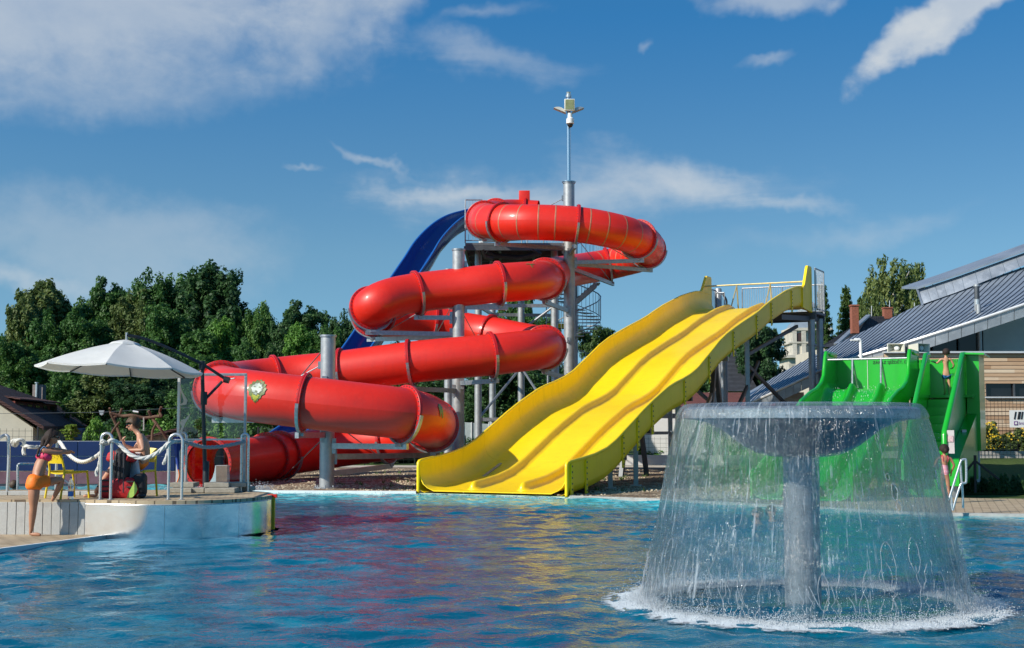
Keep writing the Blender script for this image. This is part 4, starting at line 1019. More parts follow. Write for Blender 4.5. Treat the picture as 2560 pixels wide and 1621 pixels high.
# thicker threads of water round the holes and down the torn edge
m, t = matn('clear_water')
p = t.n('ShaderNodeBsdfPrincipled', {'Base Color': (.88, .94, .97, 1), 'Roughness': .06, 'Transmission Weight': .75, 'IOR': 1.33}); t.n('ShaderNodeOutputMaterial', {0: p}); M['clear'] = m
def cpt(th_, z, dr=0):
    r = interp(z, zz, rr2) + dr; return fc + V((math.sin(th_) * r, -math.cos(th_) * r, z))
rnd = random.Random(12); mb = MB()
for h in HOLES:
    k = 22; pts = []
    for i in range(k):
        a = 2 * math.pi * i / k; w_ = 1 + .14 * noise.noise(V((a * 1.3, h[0] * 9, 0)))
        pts.append(cpt(h[0] + h[2] * .78 * math.cos(a) * w_, h[1] + h[3] * 1.02 * math.sin(a) * w_, rnd.uniform(-.006, .006)))
    mb.tube(pts, [rnd.uniform(.0015, .0050) for _ in pts], 6, closed=True)
for k in range(130):
    th_ = rnd.uniform(-math.pi, math.pi); z0 = rnd.uniform(.22, .60); pts = []; x = th_; z = z0
    for i in range(rnd.randint(8, 16)):
        pts.append(cpt(x, max(z, -.02), rnd.uniform(-.012, .012))); x += rnd.uniform(-.022, .024); z -= rnd.uniform(.035, .075)
        if z < -.02: break
    if len(pts) > 3: mb.tube(spline(pts, 3), [rnd.uniform(.0018, .0048) for _ in range((len(pts) - 1) * 3 + 1)], 5)
mb.build('water_threads', M['clear'], fo, smooth=True, auto=180)
# foam
rnd = random.Random(77); nv = []; nf = []
mb = MB()
def drop(p_, r, st=1.0):
    b = len(mb.v); mb.v += [(p_[0] + q[0] * r, p_[1] + q[1] * r, p_[2] + q[2] * r * st) for q in ico]; mb.f += [tuple(i + b for i in f) for f in icf]
for k in range(36000):
    a = rnd.uniform(0, 2 * math.pi); lump = .5 + .5 * noise.noise(V((math.cos(a) * 5, math.sin(a) * 5, 1))) * 1.6
    r = 1.70 + abs(rnd.gauss(0, .095)) * (1 if rnd.random() < .72 else -.6) * (1 + .35 * max(0, math.cos(a))); z = abs(rnd.gauss(0, .026 + .060 * lump * math.exp(-abs(r - 1.72) * 5)))
    if rnd.random() < .05: z += rnd.expovariate(8)
    drop((fc.x + .03 + math.cos(a) * r, fc.y + math.sin(a) * r, z), rnd.uniform(.0025, .0075) * (1.4 if z < .04 else .8))
for k in range(1400):                                    # spray thrown clear of the curtain
    a = rnd.uniform(0, 2 * math.pi); r = rnd.uniform(1.6, 2.25); z = rnd.expovariate(7); drop((fc.x + math.cos(a) * r, fc.y + math.sin(a) * r, z), rnd.uniform(.0025, .006))
for k in range(1300):  # white drops on the curtain, placed as stand-ins for sun sparkles
    a = rnd.gauss(-.45, .5) if k % 2 else rnd.uniform(0, 2 * math.pi); z = rnd.uniform(.1, 1.9) ; p_ = cpt(a, z, rnd.uniform(-.02, .05)); drop(p_, rnd.uniform(.0018, .0048), rnd.uniform(1, 3))
tag(mb.build('splash_foam', M['foam']), 'ring of white splash, flying drops and white glint specks round the mushroom fountain', 'splash', kind='stuff')
m, t = matn('surface_foam')
geo = t.n('ShaderNodeNewGeometry'); loc = t.n('ShaderNodeVectorMath', {0: (geo, 'Position'), 1: tuple(fc)}, operation='SUBTRACT')
ln = t.n('ShaderNodeVectorMath', {0: loc}, operation='LENGTH'); nz = t.n('ShaderNodeTexNoise', {'Vector': loc, 'Scale': 9.0, 'Detail': 8, 'Roughness': .75, 'Distortion': .5}); nz2 = t.n('ShaderNodeTexNoise', {'Vector': loc, 'Scale': 1.8, 'Detail': 3})
dist = t.m('ABSOLUTE', t.m('SUBTRACT', (ln, 'Value'), 1.74))
den = t.n('ShaderNodeMapRange', {0: dist, 1: .03, 2: .42, 3: 1.25, 4: -.15})
fac = t.n('ShaderNodeMapRange', {0: t.m('ADD', den, t.m('MULTIPLY', t.m('SUBTRACT', t.m('ADD', nz, t.m('MULTIPLY', nz2, .5)), .75), 1.9)), 1: .18, 2: .55, 3: 0.0, 4: .95})
p = t.n('ShaderNodeBsdfPrincipled', {'Base Color': (.78, .86, .90, 1), 'Roughness': .6, 'Normal': t.n('ShaderNodeBump', {'Height': nz, 'Strength': 1.0, 'Distance': .05})})
mx_ = t.n('ShaderNodeMixShader', {0: fac, 1: t.n('ShaderNodeBsdfTransparent', {0: (1, 1, 1, 1)}), 2: p}); t.n('ShaderNodeOutputMaterial', {0: mx_}); M['sfoam'] = m
mb = MB(); rows = []
for i in range(16):
    r = 1.0 + 1.6 * i / 15; rows.append([fc + V((math.cos(2 * math.pi * j / 90) * r, math.sin(2 * math.pi * j / 90) * r, .006 + .045 * math.exp(-((r - 1.78) / .16) ** 2) * (.6 + .8 * noise.noise(V((math.cos(2 * math.pi * j / 90) * 9, math.sin(2 * math.pi * j / 90) * 9, i * .7)))))) for j in range(91)])
mb.grid(rows); tag(mb.build('foam_ring', M['sfoam'], smooth=True, auto=180), 'white foam floating in a ring on the water under the fountain', 'foam', kind='stuff')
# turbulence where the slides run out
mb = MB(); rnd = random.Random(4)
def drop2(p_, r): drop(p_, r)
for (c, n_, sxx, syy, h) in ((W(655, 1222, 37.6), 900, .16, .10, .10), (W(540, 1224, 39.6), 1200, .8, .25, .04), (W(1230, 1243, 35.0), 700, 1.7, .08, .018), (W(700, 1232, 36.6), 200, 1.2, .06, .015)):
    for k in range(n_):
        x = c.x + rnd.gauss(0, sxx); y = c.y + rnd.gauss(0, syy) - (.5 * (x - c.x) if n_ == 700 else 0); drop((x, y, abs(rnd.gauss(0, h))), rnd.uniform(.006, .02))
tag(mb.build('slide_foam', M['foam']), 'small patches of foam where the slides run out along the far pool edge', 'foam', kind='stuff')
# ================================================================== GUARD PLATFORM
PT = .62
pl = thing('guard_platform', 'raised paved platform with a curved steel front and pale stone slabs', 'platform', (-6, 23.5, 0))
front = [(-14, 22.3), (-9.5, 22.1), (-7.02, 22.03)]
curve = [V((x, y, 0)) for x, y in [(-7.02, 22.03), (-6.4, 21.78), (-5.9, 21.66), (-5.35, 21.72), (-4.85, 21.98), (-4.48, 22.45), (-4.26, 23.1), (-4.25, 23.8), (-4.5, 24.6), (-5.1, 25.2), (-6.0, 25.5)]]
cv = spline(curve, 8)
outline = front[:-1] + [(p_.x, p_.y) for p_ in cv] + [(-8, 25.6), (-14, 25.4)]
M['paving2'] = paving('platform_paving', (.58, .47, .31, 1), (.52, .41, .27, 1), 1.6, 1.6, R(8))
bm = bmesh.new(); vs = [bm.verts.new((x + 6, y - 23.5, PT)) for x, y in outline]; bm.faces.new(vs); r_ = bmesh.ops.extrude_face_region(bm, geom=bm.faces[:])
for g in r_['geom']:
    if isinstance(g, bmesh.types.BMVert): g.co.z -= .07
bmesh.ops.recalc_face_normals(bm, faces=bm.faces); me = bpy.data.meshes.new('paving'); bm.to_mesh(me); bm.free(); me.materials.append(M['paving2']); o = bpy.data.objects.new('paving', me); COL.objects.link(o); o.parent = pl
M['granite'] = mat('pale_granite', (.50, .50, .47, 1), .8, 0, .10, 30, .3, 120, dirt=((.30, .30, .28, 1), 3.0, .52, .4))
x = -11.4; rnd = random.Random(2)
fx = lambda x_: interp(x_, [-14, -9.5, -7.02], [22.3, 22.1, 22.03])
while x < -7.10:
    w_ = .147
    w_ = min(w_, -7.02 - x)
    if w_ < .06: break
    MB().box((x + w_ / 2, fx(x + w_ / 2) + .06 + rnd.uniform(-.004, .004), .305), (w_ - .010, .14, .55), None, .006).build('stone_slab', M['granite'], pl); x += w_
# curved stainless cladding in sheets
st = mat('cladding_stainless', (.76, .78, .80, 1), .17, 1.0, .05, 3, .35, 1.6, dirt=((.60, .63, .66, 1), 1.2, .55, .5))
cuts = [0, 20, 38, 52, 66, len(cv) - 1]
for a, b in zip(cuts, cuts[1:]):
    P_ = []
    for i in range(a, b + 1):
        d = (cv[min(i + 1, len(cv) - 1)] - cv[max(i - 1, 0)]).normalized(); nn = V((d.y, -d.x, 0)); q = cv[i] + nn * .008
        if i == a and a: q = q + d * .004
        P_.append([q + V((0, 0, z)) for z in (-.35, .0, .2, .4, .548)])
    MB().grid(P_).build('steel_cladding', st, pl, smooth=True)
MB().tube([p_ + V((0, 0, .552)) for p_ in cv], .012, 8).build('edge_trim', M['chrome'], pl, smooth=True)
q = cv[54]; MB().box(q + V((.02, -.01, .30)), (.05, .09, .56)).build('yellow_marker', mat('marker_yellow', (.85, .50, .01, 1), .5), pl)
MB().box(q + V((.0, .0, .60)), (.16, .10, .06)).build('red_marker', M['red'], pl)
M['wall_core'] = M['concrete']
# the inner body under the paving
bm = bmesh.new(); cen = V((-6, 23.5, 0))
inn = [(x + (.16 if x < -7 else 0), y + (.16 if y < 23.5 else -.1)) for x, y in outline]; inn = [(lerp(x, -7.5, .02), lerp(y, 23.7, .03)) for x, y in inn]
vs = [bm.verts.new((x + 6, y - 23.5, PT - .08)) for x, y in inn]; bm.faces.new(vs); r_ = bmesh.ops.extrude_face_region(bm, geom=bm.faces[:])
for g in r_['geom']:
    if isinstance(g, bmesh.types.BMVert): g.co.z -= .8
bmesh.ops.recalc_face_normals(bm, faces=bm.faces); me = bpy.data.meshes.new('core'); bm.to_mesh(me); bm.free(); me.materials.append(M['concrete']); o = bpy.data.objects.new('core', me); COL.objects.link(o); o.parent = pl
# low inner slab row at the back left
kb = thing('inner_kerb', 'low row of pale stone kerb blocks crossing the platform at the far left', 'kerb', (-9, 23.6, PT))
for k in range(8):
    MB().box((-10.3 + k * .42, 23.45 + .01 * k, PT + .035), (.41, .16, .07), None, .006).build('kerb_block', M['granite'], kb)
# ------------------------------------------------------------------ stacked paving blocks
def paver(a, b, y, z, dep, name='grey paving block'):
    return a, b
pvs = [((1135, 1305), 1150, 24.2, 0, 'long grey paving slab lowest at the left of the parasol base'), ((1305, 1390), 1150, 24.25, 0, 'short dark paving slab in the middle of the lower course'), ((1390, 1600), 1150, 24.2, 0, 'grey paving slab lowest under the parasol pole'), ((1605, 1710), 1135, 24.75, 0, 'dark paving slab lowest at the right by the glass screen'),
       ((1150, 1320), 1118, 24.5, 1, 'grey paving slab on the upper course left of the parasol pole'), ((1385, 1560), 1118, 24.5, 1, 'grey paving slab on the upper course just right of the parasol pole'), ((1562, 1675), 1115, 24.6, 1, 'grey paving slab on the upper course at the far right end')]
M['paver'] = mat('weathered_paver', (.33, .31, .26, 1), .9, 0, .2, 12, .4, 60)
for (xa_, xb_), y_, Yd, lv, lab in pvs:
    a = z1(xa_, y_, Yd); b = z1(xb_, y_, Yd); c = ((a.x + b.x) / 2, Yd + .22, PT + .045 + lv * .088 + .002)
    t_ = MB().box((0, 0, 0), (b.x - a.x - .015, .46, .082), None, .008).build('paving_block', M['paver']); t_.location = c; tag(t_, lab, 'paving block', 'loose paving blocks stacked as the parasol base')
# ------------------------------------------------------------------ cantilever parasol
ub = z1(1400, 1100, 24.62); ut = z1(1376, 262, 24.62)
um = thing('parasol', 'off-white cantilever parasol on a dark curved arm over the platform', 'parasol', (ub.x, 24.62, PT + .18))
M['dkpole'] = mat('charcoal_aluminium', (.035, .04, .045, 1), .4, .5, .15, 6)
M['canvas'] = mat('offwhite_canvas', (.86, .87, .86, 1), .9, 0, .05, 3, .3, 80)
nt = NT.__new__(NT); nt.t = M['canvas'].node_tree
pr = [n_ for n_ in nt.t.nodes if n_.type == 'BSDF_PRINCIPLED'][0]; out_ = [n_ for n_ in nt.t.nodes if n_.type == 'OUTPUT_MATERIAL'][0]
tl = nt.n('ShaderNodeBsdfTranslucent', {0: (.72, .72, .64, 1)}); mxs = nt.n('ShaderNodeMixShader', {0: .35, 1: pr, 2: tl}); nt.t.links.new(mxs.outputs[0], out_.inputs[0])
MB().tube([ub, lerp(ub, ut, .5), ut], [.042, .036, .034], 14).build('pole', M['dkpole'], um, smooth=True)
MB().lathe([(.06, 0), (.06, .5), (.05, .52)], (ub.x, ub.y, ub.z), 14).build('pole_sleeve', M['dkpole'], um, smooth=True)
arm_p = spline([z1(862, 52, 24.0), z1(960, 68, 24.1), z1(1100, 118, 24.25), z1(1240, 180, 24.4), z1(1385, 252, 24.6), z1(1545, 355, 24.75)], 6)
MB().tube(arm_p, .028, 10).build('arm', M['dkpole'], um, smooth=True)
MB().tube([z1(1525, 350, 24.75), z1(1560, 358, 24.75)], .062, 14).build('crank', M['dkpole'], um, smooth=True)
MB().tube([z1(1555, 352, 24.75), z1(1598, 344, 24.7)], .012, 6).build('crank_handle', M['steel'], um)
MB().tube([z1(1392, 492, 24.62), z1(1512, 365, 24.72)], .026, 8).build('strut', M['dkpole'], um)
MB().lathe([(.06, -.12), (.065, 0), (.06, .12)], z1(1388, 480, 24.62), 12).build('collar', M['dkpole'], um, smooth=True)
MB().lathe([(.055, -.06), (.06, 0), (.055, .1)], ut, 12).build('pivot', M['dkpole'], um, smooth=True)
apex = z1(862, 92, 24.0); ctr = z1(812, 281, 24.0); ax = V((apex.x - ctr.x, -.03, apex.z - ctr.z)); tilt = V((.078, .0, 0))
RU = 1.48; eight = [2 * math.pi * (k + .18) / 8 for k in range(8)]
def rimp(a, f, r=RU):   # point of the canopy at angle a, fraction f from apex (0) to rim (1)
    p_ = ctr + V((math.cos(a) * r, math.sin(a) * r, -.060 * math.cos(a) - .055 * math.sin(a))) ; base = lerp(ctr + ax, p_, f); base.z += .10 * math.sin(math.pi * f) ** 1.0 * .5
    return base
rows = []
for i in range(13):
    f = .13 + .87 * i / 12; row = []
    for k in range(8):
        a0, a1 = eight[k], eight[(k + 1) % 8] + (2 * math.pi if k == 7 else 0)
        for q in range(6):
            t_ = q / 6; p0_, p1_ = rimp(a0, f), rimp(a1, f); p_ = lerp(p0_, p1_, t_); p_.z -= .05 * f * math.sin(math.pi * t_) * (1 - .3 * f); row.append(p_)
    rows.append(row + [row[0]])
cn_ = MB().shell(rows, [[V((0, 0, -.006))] * len(rows[0]) for _ in rows]).build('canopy', M['canvas'], um, smooth=True, auto=14)
val = MB().grid([[p_ for p_ in rows[-1]], [p_ + V((0, 0, -.03)) for p_ in rows[-1]]]).build('hem', M['canvas'], cn_)
rows = []
for f, dz in ((0, .03), (.08, .035), (.16, .03), (.2, .0)):
    rows.append([lerp(rimp(eight[k % 8], f), rimp(eight[(k + 1) % 8], f), q / 4) + V((0, 0, dz)) for k in range(8) for q in range(4)]); rows[-1].append(rows[-1][0])
MB().grid(rows).build('vent', M['canvas'], cn_, smooth=True, auto=20)
for a in eight:
    MB().tube([rimp(a, .1) + V((0, 0, -.03)), rimp(a, 1) + V((0, 0, -.03))], .012, 6).build('rib', M['dkpole'], um)
MB().tube([apex + V((0, 0, .16)), apex + V((0, 0, -.45))], .022, 8).build('hub', M['steel'], um)
# ------------------------------------------------------------------ glass screen
gl_ = thing('glass_screen', 'tall framed glass wind screen at the back of the platform', 'screen', z1(1430, 1100, 25.35))
gl_.location.z = PT; OFF[gl_.name] = V(gl_.location)
lx0, lx1 = z1(1206, 1100, 25.35), z1(1662, 1100, 25.35); zt0 = z1(1213, 318, 25.35).z; zt1 = z1(1665, 296, 25.35).z
m, t = matn('screen_glass'); 
tcn = t.n('ShaderNodeTexCoord'); nz = t.n('ShaderNodeTexNoise', {'Vector': (tcn, 'Object'), 'Scale': 60.0, 'Detail': 6})
p = t.n('ShaderNodeMixShader', {0: .03, 1: t.n('ShaderNodeBsdfTransparent', {0: (.93, .93, .92, 1)}), 2: t.n('ShaderNodeBsdfGlossy', {0: (1, 1, 1, 1), 'Roughness': .03})})
dq = t.n('ShaderNodeMixShader', {0: t.ramp(nz, [(.68, (.001, .001, .001, 1)), (.76, (.05, .05, .05, 1))]), 1: p, 2: t.n('ShaderNodeBsdfDiffuse', {0: (.6, .6, .6, 1)})})
t.n('ShaderNodeOutputMaterial', {0: dq}); M['glass'] = m
M['whiteal'] = mat('white_aluminium', (.70, .71, .71, 1), .35, .3, .06, 5)
MB().bar((lx0.x, 25.35, PT), (lx0.x, 25.35, zt0), .05, .05, bev=.006).build('frame_post', M['whiteal'], gl_)
MB().bar((lx1.x, 25.35, PT), (lx1.x, 25.35, zt0), .05, .05, bev=.006).build('frame_post', M['steel'], gl_)
MB().bar((lx0.x - .02, 25.35, zt0), (lx1.x + .02, 25.35, zt0), .05, .05, bev=.006).build('frame_top', M['steel'], gl_)
zm = z1(1450, 760, 25.35).z
MB().bar((lx0.x + .03, 25.35, zm), (lx1.x - .03, 25.35, zm), .045, .035).build('frame_rail', M['whiteal'], gl_)
MB().box(((lx0.x + lx1.x) / 2, 25.35, (zt0 + PT + .1) / 2), (lx1.x - lx0.x - .06, .012, zt0 - PT - .12)).build('pane', M['glass'], gl_)
fr1 = [(1228, 378), (1240, 430), (1262, 468), (1278, 495), (1268, 522), (1224, 530), (1222, 522), (1246, 510), (1250, 490), (1236, 450), (1222, 400)]
fr2 = [(1300, 576), (1288, 610), (1262, 650), (1238, 718), (1224, 712), (1236, 670), (1226, 650), (1236, 626), (1262, 620), (1284, 596)]
M['decal'] = mat('cream_lettering', (.62, .60, .52, 1), .6, 0, .1, 20)
for fr_ in (fr1, fr2):
    MB().prism([z1(x_, y_, 25.33) for x_, y_ in fr_], (0, -.004, 0)).build('painted_shape', M['decal'], gl_)
# ------------------------------------------------------------------ rail hoops
def hoop(label, xa_, xb_, ya_, yb_, ytop, Y_, name='rail_hoop', r=.024, mm='chrome', Yb=None):
    Yb = Yb or Y_
    a, b = z1(xa_, ya_, Y_), z1(xb_, yb_, Yb); a.z = b.z = PT; tp = z1((xa_ + xb_) / 2, ytop, (Y_ + Yb) / 2).z
    t_ = thing(name, label, 'railing', (lerp(a, b, .5)), group='bent tube rail hoops round the platform')
    rad_ = (b - a).length / 2; c = lerp(a, b, .5); d = (b - a).normalized(); pts = [a, V((a.x, a.y, tp - rad_))]
    for k in range(1, 12): an = math.pi - math.pi * k / 12; pts.append(c + d * math.cos(an) * rad_ + V((0, 0, tp - rad_ - PT + math.sin(an) * rad_)))
    pts += [V((b.x, b.y, tp - rad_)), b]
    MB().tube(pts, r, 14).build('hoop', M[mm], t_, smooth=True)
    for e in (a, b): MB().lathe([(.05, .0), (.05, .012), (.03, .016)], e, 16).build('foot_flange', M['steel'], t_)
    return t_
H1 = hoop('polished rail hoop standing in front of the red and black bag', 681, 752, 1165, 1165, 718, 22.05)
H2 = hoop('polished rail hoop at the front beside the paving blocks', 1145, 1236, 1168, 1172, 724, 22.0)
H2b = hoop('grey rail hoop behind the front one, by the left end of the glass screen', 1216, 1262, 1098, 1098, 716, 25.05)
H3 = hoop('rail hoop at the right end of the glass screen', 1640, 1686, 1110, 1116, 722, 24.7)
r0 = z1(50, 1120, 24.3); r0.z = PT
t_ = thing('rail_hoop', 'rail hoop cut by the left edge of the picture', 'railing', r0, group='bent tube rail hoops round the platform')
MB().tube(spline([r0, r0 + V((.01, 0, .6)), z1(58, 765, 24.3), z1(52, 738, 24.3), z1(30, 732, 24.3), z1(0, 748, 24.2), z1(-60, 790, 24.1)], 6), .03, 12).build('hoop', M['chrome'], t_, smooth=True)
r0 = z1(380, 1102, 25.1); r0.z = PT
t_ = thing('rail_post', 'single thin rail post behind the yellow chair', 'post', r0)
MB().tube([r0, V((r0.x, r0.y, z1(380, 752, 25.1).z))], .026, 12).build('post', M['chrome'], t_, smooth=True); MB().ball(V((r0.x, r0.y, z1(380, 752, 25.1).z)), .035, 10, 6).build('end_cap', M['chrome'], t_, smooth=True)
r0 = z1(160, 1100, 26.5); t_ = thing('grab_rail', 'low bent grab rail beside the swimmer at far left', 'railing', (r0.x, 26.5, 0))
MB().tube(spline([V((z1(120, 1090, 26.5).x, 26.5, -.1)), z1(120, 1080, 26.5), z1(120, 960, 26.5), z1(124, 935, 26.5), z1(145, 925, 26.5), z1(230, 926, 27)], 6), .024, 10).build('rail', M['chrome'], t_, smooth=True)
MB().tube([z1(290, 940, 27), z1(400, 1010, 27), z1(540, 1110, 27)], .022, 8).build('sloping_rail', M['steel'], t_, smooth=True)
# ------------------------------------------------------------------ ropes
M['rope'] = mat('white_braided_rope', (.70, .69, .64, 1), .9, 0, .15, 30, .5, 120)
M['rope_grey'] = mat('grey_braided_rope', (.36, .38, .38, 1), .9, 0, .15, 30, .5, 120)
def rope(pts, r, label, par=None, mm='rope', tw=9.0, t0=None):
    P_ = resample(spline(pts, 8), .02)
    t_ = t0 or thing('rope', label, 'rope', P_[0], group='thick braided ropes strung between the rail hoops')
    for s3 in range(3):
        out = []; acc_ = 0
        for i, p_ in enumerate(P_):
            d = (P_[min(i + 1, len(P_) - 1)] - P_[max(i - 1, 0)]).normalized(); s_ = d.cross(V((0, 1, .1))).normalized(); u = s_.cross(d)
            a = i * .02 / r * .55 + s3 * 2.094; out.append(p_ + (s_ * math.cos(a) + u * math.sin(a)) * r * .52)
        MB().tube(out, r * .58, 7).build('strand', M[mm], t_, smooth=True)
    return t_
ra = rope([z1(150, 800, 24.2), z1(215, 812, 24.1), z1(300, 806, 24.6), z1(350, 782, 25.0), z1(378, 768, 25.1), z1(410, 782, 24.9), z1(455, 850, 24.1), z1(520, 902, 23.4), z1(580, 912, 22.9), z1(650, 880, 22.3), z1(690, 845, 22.1), z1(700, 800, 22.1)], .034, 'thick white rope sagging from the left rails past the yellow chair')
rope([z1(80, 778, 24.2), z1(100, 765, 24.15), z1(118, 792, 24.2), z1(92, 800, 24.25), z1(110, 770, 24.1), z1(150, 765, 24.1), z1(168, 800, 24.15), z1(160, 830, 24.15), z1(165, 862, 24.15)], .034, 'x', t0=ra)
rb = rope([z1(690, 800, 22.1), z1(700, 772, 22.0), z1(725, 790, 22.12), z1(760, 765, 22.0), z1(800, 782, 22.05), z1(840, 822, 22.05), z1(900, 870, 22.0), z1(980, 888, 22.0), z1(1060, 858, 22.0), z1(1120, 812, 22.0), z1(1150, 785, 22.0), z1(1200, 768, 22.1)], .034, 'thick white rope sagging between the two front rail hoops')
rope([z1(690, 850, 22.15), z1(682, 900, 22.15), z1(672, 950, 22.2), z1(655, 985, 22.2), z1(660, 1010, 22.2)], .03, 'x', t0=rb)
rope([z1(1150, 790, 22.0), z1(1142, 850, 22.02), z1(1128, 895, 22.02), z1(1112, 928, 22.05)], .028, 'x', t0=rb)
rc = rope([z1(1180, 775, 22.05), z1(1240, 772, 22.8), z1(1300, 790, 23.2), z1(1400, 812, 23.9), z1(1500, 808, 24.3), z1(1600, 790, 24.6), z1(1665, 775, 24.7)], .034, 'grey rope hanging in front of the glass screen', mm='rope_grey')
# ------------------------------------------------------------------ folded blue strap on the rail
sp0 = z1(1190, 770, 24.9); t_ = thing('blue_strap', 'folded dark blue flag tied to the rail left of the glass screen', 'flag', sp0)
M['bluecloth'] = mat('blue_cloth', (.008, .035, .22, 1), .85, 0, .2, 8)
MB().shell([[z1(x_, y_, Y_) for x_, y_, Y_ in row] for row in [[(1180, 745, 24.8), (1215, 740, 24.75), (1255, 762, 24.8)], [(1178, 780, 24.8), (1205, 790, 24.72), (1250, 775, 24.8)], [(1188, 840, 24.8), (1204, 850, 24.7), (1218, 845, 24.8)], [(1196, 910, 24.8), (1208, 915, 24.72), (1220, 905, 24.8)], [(1208, 970, 24.8), (1215, 975, 24.75), (1222, 965, 24.8)]]], [[V((0, .02, 0))] * 3] * 5).build('cloth', M['bluecloth'], t_, smooth=True)
MB().tube(spline([z1(1215, 965, 24.75), z1(1220, 1010, 24.75), z1(1208, 1050, 24.75), z1(1205, 1090, 24.75)], 5), .012, 6).build('orange_cord', mat('orange_cord', (.75, .16, .01, 1), .7), t_)
# ------------------------------------------------------------------ yellow chairs
def chair(label, loc, rz, grp='yellow plastic chairs on the platform'):
    t_ = thing('yellow_chair', label, 'chair', loc, grp, rz); m_ = M['yellow_plastic']; OFF[t_.name] = V((0, 0, 0))
    # local: +x forward, seat .45
    rows = [[V((x_, y_, .44 - .018 * math.cos(y_ / .21 * 1.4) + .01 * (x_ > .15))) for y_ in np.linspace(-.20, .20, 9)] for x_ in np.linspace(-.20, .22, 7)]
    MB().shell(rows, [[V((0, 0, -.018))] * 9] * 7).build('seat', m_, t_, smooth=True, local=True)
    for sy in (-1, 1):
        MB().tube(spline([V((-.27, sy * .235, 0)), V((-.235, sy * .23, .25)), V((-.205, sy * .225, .45)), V((-.235, sy * .215, .62)), V((-.285, sy * .20, .80))], 5), .019, 8).build('rear_leg', m_, t_, smooth=True, local=True)
        MB().tube(spline([V((.27, sy * .225, 0)), V((.25, sy * .22, .25)), V((.225, sy * .22, .425)), V((.20, sy * .22, .445)), V((-.20, sy * .225, .445))], 5), .019, 8).build('front_leg', m_, t_, smooth=True, local=True)
    rows = [[V((-.225 - .07 * k / 6 - .03 * math.cos(y_ / .2 * 1.4), y_, .585 + .235 * k / 6 + .015 * math.cos(y_ / .2 * 1.5) * (k > 4))) for y_ in np.linspace(-.205, .205, 11)] for k in range(7)]
    bk = MB().shell(rows, [[V((-.016, 0, 0))] * 11] * 7).build('backrest', m_, t_, smooth=True, local=True)
    return t_, bk
c1 = z1(425, 1150, 22.35)
ch1, bk1 = chair('yellow plastic chair the woman in orange shorts leans on', (-7.475, 22.48, PT), R(50))
mk = mat('faded_dark_print', (.10, .09, .02, 1), .6, 0, .4, 30)
rnd = random.Random(9); mb = MB()
for k in range(12):
    y_ = -.15 + .027 * k; z_ = .74 + .02 * math.sin(k * .6); hh = rnd.uniform(.018, .04)
    mb.box((-.335 - .0, y_, z_), (.004, .014, hh)); 
    if k % 2: mb.box((-.335, y_ + .01, z_ - .05), (.004, .022, .010))
mb.build('worn_print', mk, bk1, local=True)
c2 = z1(985, 1140, 23.1)
ch2, _ = chair('yellow plastic chair the man is sitting on', (c2.x - .10, 23.0, PT), R(-100))
# ------------------------------------------------------------------ bottle
bq = z1(481, 1162, 22.15); t_ = thing('water_bottle', 'clear plastic water bottle with blue label standing under the yellow chair', 'bottle', (bq.x, 22.15, PT))
m, t = matn('clear_plastic'); p = t.n('ShaderNodeBsdfPrincipled', {'Base Color': (.8, .88, .9, 1), 'Roughness': .1, 'Transmission Weight': .8, 'IOR': 1.2}); t.n('ShaderNodeOutputMaterial', {0: p})
MB().lathe([(.042, 0), (.046, .01), (.046, .16), (.040, .175), (.046, .19), (.046, .24), (.036, .30), (.016, .335), (.015, .35)], (bq.x, 22.15, PT), 18).build('bottle', m, t_, smooth=True)
MB().lathe([(.0475, .05), (.0475, .13)], (bq.x, 22.15, PT), 18, cap=False).build('label', mat('blue_label', (.05, .20, .55, 1), .5, 0, .3, 20), t_, smooth=True)
MB().lathe([(.018, .345), (.018, .37)], (bq.x, 22.15, PT), 12).build('cap', mat('blue_cap', (.05, .15, .5, 1), .4), t_)
# sandals
for k, (dx, lab) in enumerate(((0, 'flat dark sandal lying behind the yellow chair, left one'), (.16, 'flat dark sandal lying behind the yellow chair, right one'))):
    q = z1(352, 1112, 24.6); t_ = MB().box((0, 0, .012), (.22, .09, .022), None, .008).box((.03, 0, .04), (.05, .085, .012), None, .004).build('sandal', M['black']); t_.location = (q.x + dx, 24.6 + dx * .5, PT); t_.rotation_euler = (0, 0, .4 + dx); tag(t_, lab, 'sandal', 'dark sandals on the platform')
# ------------------------------------------------------------------ rescue bag
M['redcloth'] = mat('red_nylon', (.46, .012, .018, 1), .6, 0, .2, 8, .4, 25)
M['blackcloth'] = mat('black_nylon', (.012, .012, .015, 1), .6, 0, .3, 8, .4, 25)
def blob_mesh(c, size, amp, seed, n=28, m_=18, pw=.55):
    rows = []
    for i in range(m_ + 1):
        ph = math.pi * i / m_ - math.pi / 2; row = []
        for j in range(n):
            a = 2 * math.pi * j / n; cx, sx_ = math.cos(a), math.sin(a)
            sq = lambda v_: math.copysign(abs(v_) ** pw, v_)
            p_ = V((sq(math.cos(ph)) * sq(cx) * size[0] / 2, sq(math.cos(ph)) * sq(sx_) * size[1] / 2, sq(math.sin(ph)) * size[2] / 2))
            k = 1 + amp * noise.noise(V((p_.x * 9 + seed, p_.y * 9, p_.z * 9))); row.append(V(c) + p_ * k)
        rows.append(row + [row[0]])
    return MB().grid(rows)
bq = z1(800, 1150, 22.45); zb = PT
t_ = thing('rescue_bag', 'big red and black equipment bag standing behind the front rail hoop', 'bag', (bq.x, 22.5, PT))
sc = .36726 * 22.45 / F
blob_mesh((bq.x, 22.55, PT + .17), (.66, .34, .36), .12, 1).build('lower_body', M['redcloth'], t_, smooth=True)
blob_mesh((bq.x + .03, 22.52, PT + .45), (.27, .24, .80), .10, 5).build('black_panel', M['blackcloth'], t_, smooth=True)
